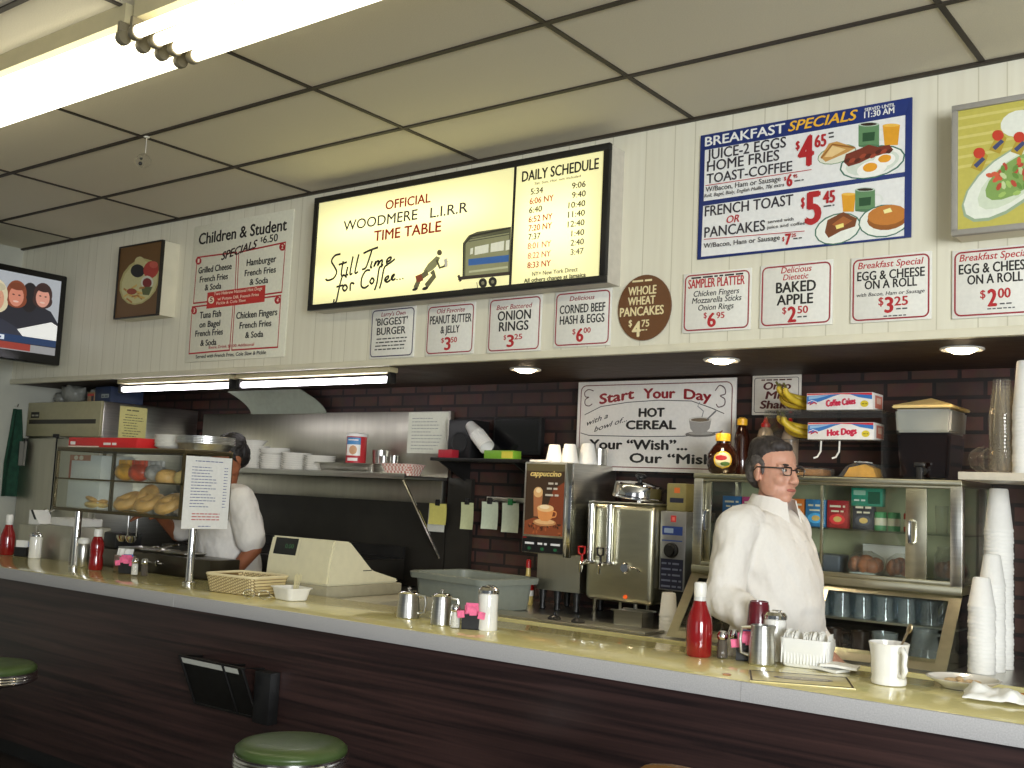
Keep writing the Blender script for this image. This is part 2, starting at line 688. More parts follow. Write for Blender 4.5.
b.box(-7.5, 2.0, SY + 0.05, WY, SB, SB + 0.03)
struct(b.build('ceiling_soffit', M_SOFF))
b = MB()
b.box(-7.5, 2.0, SY - 0.012, SY, SB - 0.005, SB + 0.028, 0.003)
struct(b.build('trim_2', M_CREAM))

# ---------------------------------------------------------------- front counter
CX0, CX1, CY0, CY1 = -7.45, 0.9, 2.90, 3.42
b = MB()
b.box(CX0, CX1, CY0 + 0.012, CY1, CT - 0.05, CT, 0.004)
ct = b.build('counter_top', M_TOP)
counter = thing('lunch_counter', 'long lunch counter with glossy yellowish top and dark woodgrain front', 'counter')
ct.parent = counter
ct.name = 'worktop'
b = MB()
b.box(CX0, CX1, CY0, CY0 + 0.013, CT - 0.056, CT - 0.001, 0.002)
for x in (-4.02, -1.35):
    b.box(x - 0.0015, x + 0.0015, CY0 - 0.001, CY0 + 0.004, CT - 0.056, CT - 0.001)
tag(b.build('front_edge', M_EDGE, counter), 'grey speckled edge strip')
M_DWOOD = mat_wood('dark_woodgrain_laminate', srgb(34, 25, 25), srgb(64, 45, 42), 0.3)
b = MB()
b.box(CX0, CX1, CY0 + 0.03, CY0 + 0.06, 0.1, CT - 0.05)
b.build('front_panel', M_DWOOD, counter)
b = MB()
b.box(CX0, CX1, CY0 + 0.10, CY0 + 0.13, 0.0, 0.1)
b.build('toe_kick', M_BLACK, counter)
b = MB()
b.box(CX0, CX1, CY1 - 0.06, CY1 - 0.03, 0.0, CT - 0.05)
b.build('back_panel', M_STEELB, counter)

# ---------------------------------------------------------------- back counter
back = thing('back_counter', 'stainless back counter along the brick wall behind the men', 'counter')
b = MB()
b.box(-6.45, 0.9, 4.0, WY - 0.01, BC - 0.04, BC, 0.004)
b.build('worktop', M_STEEL, back)
b = MB()
b.box(-6.45, 0.9, 4.06, WY - 0.02, 0.08, BC - 0.04)
b.build('cabinet_body', M_STEELB, back)
b = MB()
for i in range(12):
    b.m(0).box(-6.4 + i * 0.59, -6.4 + i * 0.59 + 0.56, 4.045, 4.06, 0.12, BC - 0.08, 0.003)
b.build('door_panels', M_STEEL, back)
b = MB()
b.box(-6.45, 0.9, 4.10, WY - 0.02, 0.0, 0.08)
b.build('toe_kick', M_BLACK, back)
b = MB()
b.box(-3.95, 0.9, 3.985, 4.0, BC - 0.045, BC + 0.004, 0.003)
tag(b.build('front_edge', M_TOP, back), 'pale yellow front edge strip')

# ---------------------------------------------------------------- fluorescent fixtures on the ceiling
M_TUBE = emission('fluorescent_tube', (1.0, 0.93, 0.70), 4.4)
M_HOUS = mat('fixture_housing', srgb(178, 168, 132), 0.45, scale=10)
M_SOCK = mat('tube_socket', srgb(112, 104, 82), 0.5)


def ceiling_fixture(x0, x1, label):
    t = thing('fluorescent_fixture', label, 'light', (x0, 2.07, CEIL), 0, 'bare tube ceiling fixtures')
    L = x1 - x0
    b = MB()
    b.prism([(-0.122, 0.0), (-0.122, -0.068), (0.145, -0.068), (0.145, 0.0)], 'x', 0.0, L)
    b.build('housing', M_HOUS, t)
    for y in (-0.115, -0.038, 0.038, 0.115):
        b = MB()
        b.cyl((0.03, y, -0.118), (L - 0.03, y, -0.118), 0.021, seg=14)
        tb = b.build('tube', M_TUBE, t)
        for xx in (0.012, L - 0.012):
            s = MB()
            s.box(xx - 0.008, xx + 0.008, y - 0.02, y + 0.02, -0.12, -0.066, 0.003)
            s.lathe([(0, -0.014), (0.022, -0.014), (0.026, -0.006), (0.026, 0.008), (0.023, 0.014), (0, 0.014)], 16,
                    mtx=Matrix.Translation((xx, y, -0.12)) @ Matrix.Rotation(R(90), 4, 'Y'))
            s.build('socket', M_SOCK, tb)
    return t


ceiling_fixture(-3.17, -0.75, 'nearer fluorescent fixture with four glowing tubes at upper picture edge')
ceiling_fixture(-5.64, -3.22, 'farther fluorescent fixture with four glowing tubes running off left edge')

# ---------------------------------------------------------------- tube lights under the soffit
M_TUBE2 = emission('strip_light_tube', (0.97, 0.93, 1.0), 9.0)


def soffit_tube(x0, x1, label):
    t = thing('strip_light', label, 'light', (x0, 3.985, SB), 0, 'tube lights under the soffit')
    L = x1 - x0
    b = MB()
    b.box(0, L, -0.03, 0.03, -0.028, 0.0, 0.004)
    b.build('housing', M_HOUS, t)
    b = MB()
    b.cyl((0.035, 0, -0.062), (L - 0.035, 0, -0.062), 0.017, seg=14)
    b.build('tube', M_TUBE2, t)
    for xx in (0.017, L - 0.017):
        b = MB()
        b.box(xx - 0.013, xx + 0.013, -0.022, 0.022, -0.085, -0.028, 0.004)
        b.build('end_cap', M_BLACKM, t)


soffit_tube(-6.26, -5.10, 'left glowing tube light under the soffit, above the fridge end')
soffit_tube(-5.06, -3.82, 'right glowing tube light under the soffit, above the stacked plates')

# ---------------------------------------------------------------- recessed downlights
M_BULB = emission('downlight_bulb', (1.0, 0.78, 0.50), 22.0)
for x, y, lb in ((-3.17, 4.24, 'recessed downlight glowing over the cappuccino machine'), (-2.085, 4.20, 'recessed downlight glowing over the hot cereal sign'),
                 (-1.089, 4.18, 'recessed downlight glowing over the tea dispenser')):
    t = thing('downlight', lb, 'light', (x, y, SB), 0, 'recessed downlights in the soffit')
    b = MB()
    b.lathe([(0.056, 0.002), (0.078, 0.002), (0.080, -0.004), (0.074, -0.008), (0.056, -0.004), (0.056, 0.002)], 28)
    b.build('trim_ring', M_WHITE, t)
    b = MB()
    b.lathe([(0, -0.022), (0.03, -0.019), (0.046, -0.011), (0.056, -0.001), (0.05, 0.0), (0, 0.0)], 24)
    b.build('bulb', M_BULB, t)
    d = bpy.data.lights.new('downlight_beam', 'SPOT')
    d.energy, d.color, d.spot_size, d.spot_blend, d.shadow_soft_size = 9, (1.0, 0.80, 0.56), R(110), 0.6, 0.04
    o = bpy.data.objects.new('downlight_beam', d)
    scene.collection.objects.link(o)
    o.location = (x, y, SB - 0.04)

# ---------------------------------------------------------------- ornament hanging from the ceiling grid
t = thing('hanging_ornament', 'small clear glass ornament hanging by a thread from ceiling grid', 'ornament', (-4.404, 2.83, CEIL))
b = MB()
b.lathe([(0, -0.012), (0.012, -0.010), (0.016, 0), ], 12)
b.cyl((0, 0, -0.01), (0, 0, -0.085), 0.0015, seg=6)
b.build('thread', M_WHITE, t)
b = MB()
b.lathe([(0, -0.155), (0.02, -0.15), (0.036, -0.128), (0.036, -0.112), (0.02, -0.092), (0.006, -0.085), (0, -0.085)], 16, (-0.012, 0, 0))
b.build('glass_globe', M_PLEXI, t)
b = MB()
b.ell((-0.004, -0.02, -0.14), 0.009, 10, 8)
b.ell((0.004, -0.022, -0.118), 0.007, 10, 8)
b.build('beads', M_BLACK, t)

# ================================================================ signs on the soffit and the brick wall
class Panel(Art):
    def __init__(self, root, names=None, emit=0.0):
        super().__init__((0, 0, 0), (1, 0, 0), (0, 0, 1))
        self.root, self.emit = root, emit

    def done(self):
        self.build(self.root, emit=self.emit)


def board(name, label, x, z, y, w, h, color, group=None, th=0.008):
    t = thing(name, label, 'sign', (x, y, z), 0, group)
    b = MB()
    b.box(0, w, 0.0, th, 0, h, 0.0015)
    b.build('panel', ink(color), t)
    return Panel(t)


def disc(name, label, x, z, y, w, h, color, group=None, th=0.008):
    t = thing(name, label, 'sign', (x, y, z), 0, group)
    b = MB()
    b.lathe([(0, 0), (0.5, 0), (0.5, th), (0, th)], 48, mtx=Matrix.Translation((w / 2, 0, h / 2)) @ Matrix.Diagonal((w, 1, h, 1)) @ Matrix.Rotation(R(-90), 4, 'X'))
    b.build('panel', ink(color), t)
    return Panel(t)


def lightbox(name, label, x, z, y, w, h, depth, fcol, fw, lit=True):
    """box standing off the soffit: picture face in a thin frame; the timetable is lit by tubes inside"""
    t = thing(name, label, 'sign', (x, y, z))
    b = MB()
    b.box(0.004, w - 0.004, 0.012, SY - y, 0.004, h - 0.004)
    b.build('case', M_CREAM if fw < 0.03 else mat('case_grey', srgb(196, 190, 176), 0.5), t)
    b = MB()
    for q in ((0, w, 0, fw), (0, w, h - fw, h), (0, fw, fw, h - fw), (w - fw, w, fw, h - fw)):
        b.box(q[0], q[1], -0.010, 0.014, q[2], q[3], 0.002)
    b.build('frame', ink(fcol), t)
    b = MB()
    b.box(fw * 0.6, w - fw * 0.6, 0.0, 0.012, fw * 0.6, h - fw * 0.6)
    if lit:
        b.build('lit_face', mat_backlit(w, h), t)
        return Panel(t, emit=0.10)
    b.build('backing', M_CREAM, t)
    return Panel(t)


def mat_backlit(w, h):
    """milky acrylic lit from behind by two rows of tubes: brighter near the tubes"""
    m, nt, b = node_mat('backlit_acrylic')
    tc = nt.nodes.new('ShaderNodeTexCoord')
    sp = nt.nodes.new('ShaderNodeSeparateXYZ')
    nt.links.new(tc.outputs['Object'], sp.inputs[0])

    def M(op, a, bb):
        n = nt.nodes.new('ShaderNodeMath')
        n.operation = op
        for i, q in enumerate((a, bb)):
            if isinstance(q, (int, float)):
                n.inputs[i].default_value = q
            elif q is not None:
                nt.links.new(q, n.inputs[i])
        return n.outputs[0]
    tot = None
    for cx, cz, sx, sz, amp in LAMPS:
        dx = M('DIVIDE', M('SUBTRACT', sp.outputs[0], cx), sx)
        dz = M('DIVIDE', M('SUBTRACT', sp.outputs[2], cz), sz)
        # soft-ended bar: |dx|^4 keeps the row even along the tube
        d = M('ADD', M('POWER', M('ABSOLUTE', dx, None), 4), M('MULTIPLY', dz, dz))
        g = M('MULTIPLY', M('POWER', 2.718, M('MULTIPLY', d, -1)), amp)
        tot = g if tot is None else M('ADD', tot, g)
    tot = M('ADD', tot, 0.40)
    b.inputs['Base Color'].default_value = (*srgb(226, 220, 170), 1)
    b.inputs['Roughness'].default_value = 0.35
    b.inputs['Emission Color'].default_value = (*srgb(247, 240, 170), 1)
    nt.links.new(tot, b.inputs['Emission Strength'])
    return m


LAMPS = ((0.62, 0.42, 0.60, 0.11, 0.9), (0.50, 0.16, 0.60, 0.09, 0.65), (1.55, 0.28, 0.20, 0.17, 0.95))

A = board('menu_board', 'blue-bordered breakfast specials board with egg and pancake pictures', -2.053, 2.443, 3.89, 0.862, 0.526, (28, 48, 112))
A.poly((232, 232, 228), [(0.022, 0.46), (0.839, 0.461), (0.838, 0.246), (0.023, 0.243)])
A.poly((232, 232, 228), [(0.021, 0.223), (0.839, 0.228), (0.838, 0.007), (0.018, 0.01)])
A.poly((225, 228, 220), [(0.773, 0.398), (0.771, 0.389), (0.767, 0.382), (0.76, 0.377), (0.752, 0.376), (0.743, 0.379), (0.736, 0.386), (0.732, 0.395), (0.73, 0.404), (0.731, 0.414), (0.736, 0.421), (0.743, 0.426), (0.751, 0.426), (0.759, 0.423), (0.766, 0.417), (0.771, 0.408)])
A.poly((232, 232, 228), [(0.764, 0.399), (0.764, 0.393), (0.761, 0.388), (0.757, 0.385), (0.752, 0.385), (0.747, 0.387), (0.742, 0.391), (0.739, 0.397), (0.738, 0.403), (0.739, 0.409), (0.742, 0.414), (0.746, 0.417), (0.751, 0.418), (0.756, 0.416), (0.761, 0.412), (0.763, 0.406)])
A.poly((98, 140, 96), [(0.664, 0.456), (0.742, 0.444), (0.743, 0.361), (0.665, 0.372)])
A.poly((80, 120, 84), [(0.743, 0.361), (0.74, 0.359), (0.731, 0.359), (0.719, 0.359), (0.704, 0.361), (0.689, 0.363), (0.676, 0.366), (0.668, 0.369), (0.665, 0.372), (0.668, 0.374), (0.676, 0.374), (0.689, 0.374), (0.704, 0.372), (0.719, 0.37), (0.731, 0.367), (0.74, 0.364)])
A.poly((190, 205, 190), [(0.742, 0.444), (0.739, 0.442), (0.731, 0.44), (0.718, 0.44), (0.703, 0.442), (0.688, 0.444), (0.676, 0.448), (0.667, 0.452), (0.664, 0.456), (0.667, 0.459), (0.676, 0.46), (0.688, 0.46), (0.703, 0.458), (0.718, 0.456), (0.731, 0.452), (0.739, 0.448)])
A.poly((50, 34, 24), [(0.734, 0.445), (0.732, 0.444), (0.725, 0.443), (0.715, 0.443), (0.703, 0.444), (0.691, 0.446), (0.681, 0.449), (0.674, 0.452), (0.672, 0.455), (0.674, 0.457), (0.681, 0.457), (0.691, 0.457), (0.703, 0.456), (0.715, 0.454), (0.725, 0.451), (0.732, 0.448)])
A.poly((40, 80, 50), [(0.68, 0.42), (0.727, 0.417), (0.725, 0.384), (0.68, 0.386)])
A.poly((226, 160, 40), [(0.755, 0.436), (0.819, 0.427), (0.812, 0.352), (0.763, 0.358)])
A.poly((240, 190, 80), [(0.819, 0.427), (0.816, 0.425), (0.809, 0.424), (0.799, 0.424), (0.787, 0.425), (0.775, 0.428), (0.765, 0.43), (0.758, 0.433), (0.755, 0.436), (0.758, 0.438), (0.764, 0.439), (0.775, 0.439), (0.787, 0.438), (0.799, 0.435), (0.809, 0.432), (0.816, 0.429)])
A.poly((120, 150, 110), [(0.657, 0.361), (0.654, 0.347), (0.641, 0.333), (0.619, 0.323), (0.591, 0.317), (0.561, 0.316), (0.535, 0.321), (0.515, 0.331), (0.506, 0.344), (0.508, 0.358), (0.522, 0.372), (0.545, 0.382), (0.573, 0.388), (0.602, 0.389), (0.629, 0.384), (0.648, 0.374)])
A.poly((226, 226, 206), [(0.653, 0.361), (0.651, 0.348), (0.638, 0.336), (0.617, 0.326), (0.59, 0.32), (0.562, 0.319), (0.537, 0.324), (0.518, 0.332), (0.509, 0.344), (0.512, 0.357), (0.525, 0.369), (0.547, 0.379), (0.574, 0.384), (0.602, 0.385), (0.627, 0.381), (0.645, 0.372)])
A.poly((200, 150, 80), [(0.518, 0.352), (0.55, 0.401), (0.581, 0.404), (0.656, 0.367), (0.617, 0.352), (0.538, 0.33)])
A.poly((232, 200, 140), [(0.533, 0.35), (0.564, 0.39), (0.617, 0.367), (0.564, 0.346)])
A.line((150, 96, 40), [(0.52, 0.347), (0.564, 0.395), (0.652, 0.368)], 0.006, 'artwork')
A.poly((60, 110, 90), [(0.839, 0.311), (0.834, 0.287), (0.813, 0.265), (0.777, 0.249), (0.731, 0.24), (0.683, 0.24), (0.641, 0.25), (0.609, 0.267), (0.594, 0.29), (0.599, 0.315), (0.622, 0.337), (0.659, 0.354), (0.705, 0.362), (0.753, 0.361), (0.795, 0.351), (0.825, 0.334)])
A.poly((238, 238, 230), [(0.833, 0.311), (0.829, 0.289), (0.808, 0.269), (0.773, 0.253), (0.73, 0.245), (0.685, 0.245), (0.644, 0.254), (0.614, 0.27), (0.6, 0.291), (0.605, 0.313), (0.627, 0.334), (0.662, 0.349), (0.706, 0.357), (0.752, 0.356), (0.792, 0.347), (0.82, 0.331)])
A.poly((214, 222, 208), [(0.818, 0.308), (0.814, 0.29), (0.795, 0.273), (0.765, 0.26), (0.728, 0.254), (0.689, 0.254), (0.654, 0.26), (0.628, 0.273), (0.617, 0.29), (0.621, 0.309), (0.64, 0.325), (0.671, 0.338), (0.709, 0.345), (0.748, 0.344), (0.782, 0.337), (0.807, 0.324)])
A.poly((120, 52, 34), [(0.609, 0.318), (0.617, 0.348), (0.669, 0.36), (0.704, 0.371), (0.738, 0.356), (0.781, 0.358), (0.796, 0.336), (0.773, 0.322), (0.722, 0.323), (0.67, 0.305), (0.628, 0.298)])
A.poly((84, 36, 24), [(0.634, 0.328), (0.634, 0.325), (0.633, 0.321), (0.63, 0.318), (0.626, 0.316), (0.621, 0.314), (0.616, 0.314), (0.612, 0.315), (0.61, 0.317), (0.609, 0.32), (0.611, 0.323), (0.614, 0.326), (0.618, 0.329), (0.623, 0.33), (0.628, 0.331), (0.632, 0.33)])
A.poly((160, 70, 46), [(0.654, 0.325), (0.655, 0.322), (0.653, 0.319), (0.65, 0.316), (0.646, 0.313), (0.641, 0.311), (0.636, 0.311), (0.632, 0.312), (0.63, 0.314), (0.63, 0.317), (0.631, 0.32), (0.634, 0.324), (0.639, 0.326), (0.643, 0.328), (0.648, 0.328), (0.652, 0.327)])
A.poly((84, 36, 24), [(0.674, 0.322), (0.675, 0.319), (0.673, 0.316), (0.67, 0.313), (0.666, 0.31), (0.661, 0.309), (0.656, 0.308), (0.652, 0.309), (0.65, 0.311), (0.65, 0.314), (0.651, 0.318), (0.654, 0.321), (0.659, 0.323), (0.663, 0.325), (0.668, 0.325), (0.672, 0.324)])
A.poly((160, 70, 46), [(0.694, 0.335), (0.694, 0.333), (0.693, 0.329), (0.69, 0.326), (0.685, 0.324), (0.681, 0.322), (0.676, 0.322), (0.672, 0.323), (0.67, 0.325), (0.67, 0.328), (0.671, 0.331), (0.674, 0.334), (0.678, 0.337), (0.683, 0.338), (0.688, 0.339), (0.692, 0.338)])
A.poly((84, 36, 24), [(0.714, 0.333), (0.714, 0.33), (0.713, 0.327), (0.71, 0.323), (0.705, 0.321), (0.7, 0.319), (0.696, 0.319), (0.692, 0.32), (0.69, 0.322), (0.689, 0.325), (0.691, 0.328), (0.694, 0.331), (0.698, 0.334), (0.703, 0.336), (0.708, 0.336), (0.711, 0.335)])
A.poly((160, 70, 46), [(0.733, 0.33), (0.734, 0.327), (0.732, 0.324), (0.729, 0.321), (0.725, 0.318), (0.72, 0.317), (0.716, 0.316), (0.712, 0.317), (0.71, 0.319), (0.709, 0.322), (0.711, 0.326), (0.714, 0.329), (0.718, 0.331), (0.723, 0.333), (0.727, 0.333), (0.731, 0.332)])
A.poly((84, 36, 24), [(0.753, 0.343), (0.753, 0.34), (0.752, 0.337), (0.749, 0.334), (0.744, 0.331), (0.74, 0.33), (0.735, 0.329), (0.731, 0.33), (0.729, 0.332), (0.729, 0.335), (0.73, 0.339), (0.733, 0.342), (0.738, 0.344), (0.742, 0.346), (0.747, 0.346), (0.751, 0.345)])
A.poly((160, 70, 46), [(0.772, 0.341), (0.773, 0.338), (0.771, 0.334), (0.768, 0.331), (0.764, 0.329), (0.759, 0.327), (0.755, 0.327), (0.751, 0.328), (0.749, 0.33), (0.748, 0.333), (0.75, 0.336), (0.753, 0.339), (0.757, 0.342), (0.762, 0.343), (0.766, 0.344), (0.77, 0.343)])
A.poly((84, 36, 24), [(0.792, 0.338), (0.792, 0.335), (0.791, 0.332), (0.788, 0.329), (0.784, 0.326), (0.779, 0.324), (0.774, 0.324), (0.771, 0.325), (0.768, 0.327), (0.768, 0.33), (0.769, 0.333), (0.772, 0.336), (0.777, 0.339), (0.781, 0.341), (0.786, 0.341), (0.79, 0.34)])
A.poly((246, 244, 236), [(0.774, 0.284), (0.772, 0.273), (0.762, 0.261), (0.746, 0.253), (0.725, 0.248), (0.703, 0.247), (0.683, 0.251), (0.668, 0.259), (0.661, 0.27), (0.662, 0.282), (0.672, 0.293), (0.689, 0.302), (0.71, 0.307), (0.732, 0.307), (0.752, 0.303), (0.767, 0.295)])
A.poly((246, 244, 236), [(0.803, 0.307), (0.803, 0.297), (0.796, 0.288), (0.784, 0.281), (0.768, 0.278), (0.752, 0.277), (0.738, 0.281), (0.727, 0.288), (0.721, 0.297), (0.722, 0.307), (0.729, 0.316), (0.741, 0.323), (0.757, 0.326), (0.773, 0.326), (0.787, 0.323), (0.798, 0.316)])
A.poly((232, 160, 40), [(0.737, 0.284), (0.736, 0.277), (0.731, 0.271), (0.723, 0.267), (0.713, 0.265), (0.702, 0.266), (0.693, 0.269), (0.686, 0.275), (0.683, 0.281), (0.684, 0.288), (0.689, 0.294), (0.697, 0.298), (0.707, 0.3), (0.717, 0.299), (0.727, 0.296), (0.734, 0.291)])
A.poly((232, 160, 40), [(0.788, 0.309), (0.787, 0.303), (0.783, 0.298), (0.776, 0.294), (0.767, 0.293), (0.757, 0.294), (0.749, 0.296), (0.743, 0.301), (0.74, 0.307), (0.741, 0.312), (0.745, 0.317), (0.753, 0.321), (0.762, 0.323), (0.771, 0.322), (0.779, 0.319), (0.786, 0.315)])
A.poly((226, 160, 40), [(0.603, 0.194), (0.657, 0.187), (0.651, 0.12), (0.61, 0.125)])
A.poly((240, 190, 80), [(0.657, 0.187), (0.655, 0.185), (0.649, 0.184), (0.64, 0.184), (0.63, 0.185), (0.619, 0.187), (0.611, 0.189), (0.605, 0.191), (0.603, 0.194), (0.605, 0.195), (0.61, 0.197), (0.619, 0.197), (0.63, 0.196), (0.64, 0.194), (0.649, 0.192), (0.655, 0.19)])
A.poly((225, 228, 220), [(0.761, 0.152), (0.759, 0.143), (0.755, 0.136), (0.748, 0.131), (0.74, 0.131), (0.732, 0.133), (0.725, 0.139), (0.72, 0.147), (0.719, 0.157), (0.72, 0.166), (0.725, 0.173), (0.731, 0.177), (0.739, 0.178), (0.747, 0.175), (0.754, 0.169), (0.759, 0.161)])
A.poly((232, 232, 228), [(0.752, 0.153), (0.751, 0.147), (0.749, 0.142), (0.745, 0.139), (0.74, 0.138), (0.735, 0.14), (0.731, 0.144), (0.728, 0.15), (0.727, 0.156), (0.728, 0.162), (0.731, 0.167), (0.735, 0.17), (0.74, 0.17), (0.744, 0.168), (0.749, 0.165), (0.751, 0.159)])
A.poly((98, 140, 96), [(0.655, 0.204), (0.73, 0.195), (0.731, 0.116), (0.656, 0.124)])
A.poly((80, 120, 84), [(0.731, 0.116), (0.728, 0.114), (0.72, 0.113), (0.708, 0.113), (0.694, 0.114), (0.679, 0.116), (0.667, 0.119), (0.658, 0.121), (0.656, 0.124), (0.658, 0.126), (0.667, 0.127), (0.679, 0.127), (0.693, 0.125), (0.708, 0.123), (0.72, 0.121), (0.728, 0.118)])
A.poly((190, 205, 190), [(0.73, 0.195), (0.727, 0.192), (0.719, 0.191), (0.707, 0.191), (0.693, 0.192), (0.678, 0.194), (0.666, 0.197), (0.658, 0.201), (0.655, 0.204), (0.658, 0.207), (0.666, 0.208), (0.678, 0.209), (0.693, 0.208), (0.707, 0.205), (0.719, 0.202), (0.727, 0.199)])
A.poly((50, 34, 24), [(0.723, 0.196), (0.721, 0.194), (0.714, 0.193), (0.704, 0.193), (0.693, 0.194), (0.681, 0.196), (0.671, 0.198), (0.665, 0.201), (0.662, 0.203), (0.665, 0.205), (0.671, 0.206), (0.681, 0.206), (0.693, 0.205), (0.704, 0.203), (0.714, 0.201), (0.721, 0.198)])
A.poly((40, 80, 50), [(0.67, 0.17), (0.716, 0.169), (0.714, 0.137), (0.671, 0.138)])
A.poly((70, 115, 95), [(0.678, 0.077), (0.677, 0.054), (0.664, 0.031), (0.639, 0.014), (0.607, 0.003), (0.572, 0.001), (0.54, 0.008), (0.515, 0.023), (0.501, 0.045), (0.501, 0.069), (0.515, 0.091), (0.54, 0.11), (0.573, 0.12), (0.608, 0.122), (0.64, 0.114), (0.665, 0.098)])
A.poly((236, 238, 228), [(0.673, 0.076), (0.672, 0.055), (0.659, 0.034), (0.636, 0.018), (0.606, 0.008), (0.573, 0.006), (0.542, 0.012), (0.519, 0.026), (0.506, 0.046), (0.507, 0.068), (0.52, 0.088), (0.544, 0.105), (0.574, 0.115), (0.608, 0.117), (0.638, 0.11), (0.66, 0.096)])
A.poly((120, 66, 34), [(0.54, 0.053), (0.55, 0.1), (0.611, 0.124), (0.664, 0.093), (0.657, 0.063), (0.603, 0.051), (0.555, 0.03)])
A.poly((168, 98, 50), [(0.568, 0.081), (0.611, 0.107), (0.646, 0.086), (0.595, 0.061)])
A.poly((240, 224, 130), [(0.581, 0.075), (0.612, 0.081), (0.614, 0.066), (0.586, 0.06)])
A.poly((70, 115, 95), [(0.857, 0.075), (0.854, 0.051), (0.836, 0.03), (0.808, 0.016), (0.773, 0.009), (0.737, 0.012), (0.704, 0.024), (0.68, 0.044), (0.669, 0.067), (0.673, 0.091), (0.691, 0.113), (0.72, 0.127), (0.755, 0.133), (0.792, 0.129), (0.824, 0.117), (0.847, 0.098)])
A.poly((236, 238, 228), [(0.853, 0.074), (0.849, 0.053), (0.833, 0.034), (0.806, 0.02), (0.772, 0.014), (0.738, 0.017), (0.707, 0.028), (0.684, 0.046), (0.674, 0.067), (0.678, 0.09), (0.695, 0.109), (0.722, 0.122), (0.756, 0.128), (0.791, 0.125), (0.821, 0.113), (0.843, 0.096)])
A.poly((150, 90, 36), [(0.849, 0.077), (0.845, 0.061), (0.831, 0.048), (0.808, 0.039), (0.781, 0.035), (0.752, 0.038), (0.727, 0.047), (0.709, 0.061), (0.702, 0.076), (0.706, 0.092), (0.721, 0.106), (0.744, 0.115), (0.772, 0.118), (0.8, 0.115), (0.825, 0.106), (0.842, 0.092)])
A.poly((196, 124, 52), [(0.847, 0.092), (0.843, 0.078), (0.829, 0.065), (0.807, 0.057), (0.78, 0.054), (0.752, 0.057), (0.728, 0.065), (0.711, 0.077), (0.704, 0.092), (0.707, 0.107), (0.722, 0.119), (0.744, 0.127), (0.772, 0.13), (0.8, 0.127), (0.824, 0.119), (0.84, 0.106)])
A.poly((246, 236, 160), [(0.761, 0.112), (0.787, 0.118), (0.795, 0.102), (0.766, 0.098)])
A.poly((28, 48, 112), [(0.839, 0.461), (0.862, 0.526), (0.862, -0.0), (0.838, 0.007)])
A.text((232, 232, 228), 'BREAKFAST', 0.0216, 0.475, 0.3714, 0.0381, 0.012, 0.0)
A.text((236, 180, 50), 'SPECIALS', 0.3835, 0.4766, 0.6613, 0.0385, 0.012, 0.25)
A.text((232, 232, 228), 'SERVED UNTIL', 0.6871, 0.5018, 0.8009, 0.0124, 0.01, 0.0)
A.text((232, 232, 228), '11:30 AM', 0.6856, 0.4762, 0.7985, 0.023, 0.012, 0.0)
A.text((48, 44, 52), 'JUICE-2 EGGS', 0.0334, 0.4149, 0.3772, 0.0427, 0.0, 0.0)
A.text((48, 44, 52), 'HOME FRIES', 0.0349, 0.3661, 0.3502, 0.0426, 0.0, 0.0)
A.text((48, 44, 52), 'TOAST-COFFEE', 0.0344, 0.315, 0.4049, 0.0396, 0.0, 0.0)
A.text((48, 44, 52), 'FRENCH TOAST', 0.0305, 0.1773, 0.412, 0.0421, 0.0, 0.0)
A.text((48, 44, 52), 'PANCAKES', 0.0312, 0.0885, 0.2972, 0.0419, 0.0, 0.0)
A.text((178, 34, 40), '$', 0.4172, 0.3974, 0.4346, 0.0327, 0.02, 0.0)
A.text((178, 34, 40), '4', 0.4267, 0.3261, 0.4931, 0.1178, 0.02, 0.0)
A.text((178, 34, 40), '65', 0.4938, 0.3932, 0.5414, 0.0468, 0.02, 0.0)
A.scribble((60, 60, 60), 0.5488, 0.4369, 0.5765, 0.0108, seed=3)
A.scribble((60, 60, 60), 0.5509, 0.4212, 0.5704, 0.0107, seed=4)
A.text((70, 68, 70), 'W/Bacon, Ham or Sausage', 0.0314, 0.28, 0.3585, 0.0207, 0.0, 0.0)
A.text((80, 78, 80), 'Roll, Bagel, Bialy, English Muffin, 70¢ extra', 0.0262, 0.2572, 0.3737, 0.0141, 0, 0.2)
A.text((178, 34, 40), '$', 0.3724, 0.2795, 0.3816, 0.0145, 0.02, 0.0)
A.text((178, 34, 40), '6', 0.3831, 0.2542, 0.4079, 0.0471, 0.02, 0.0)
A.text((178, 34, 40), '95', 0.4101, 0.2838, 0.4275, 0.0135, 0.02, 0.0)
A.scribble((60, 60, 60), 0.4159, 0.2688, 0.4533, 0.0081, seed=5)
A.line((178, 34, 40), [(0.031, 0.307), (0.484, 0.307)], 0.003, 'artwork')
A.line((178, 34, 40), [(0.031, 0.081), (0.461, 0.067)], 0.003, 'artwork')
A.text((178, 34, 40), 'OR', 0.13, 0.1369, 0.186, 0.0296, 0, 0.2)
A.text((70, 68, 70), 'served with', 0.3088, 0.1147, 0.415, 0.0127, 0.0, 0.0)
A.text((70, 68, 70), 'juice and coffee', 0.3065, 0.093, 0.4626, 0.0126, 0.0, 0.0)
A.text((178, 34, 40), '$', 0.4442, 0.1631, 0.4596, 0.0375, 0.02, 0.0)
A.text((178, 34, 40), '5', 0.4608, 0.0929, 0.5271, 0.1229, 0.02, 0.0)
A.text((178, 34, 40), '45', 0.5313, 0.1665, 0.58, 0.046, 0.02, 0.0)
A.scribble((60, 60, 60), 0.5351, 0.1519, 0.5776, 0.0088, seed=6)
A.text((70, 68, 70), 'W/Bacon, Ham or Sausage', 0.0305, 0.0438, 0.3613, 0.0195, 0.0, 0.0)
A.text((178, 34, 40), '$', 0.3707, 0.0369, 0.3798, 0.0161, 0.02, 0.0)
A.text((178, 34, 40), '7', 0.382, 0.0204, 0.4076, 0.0428, 0.02, 0.0)
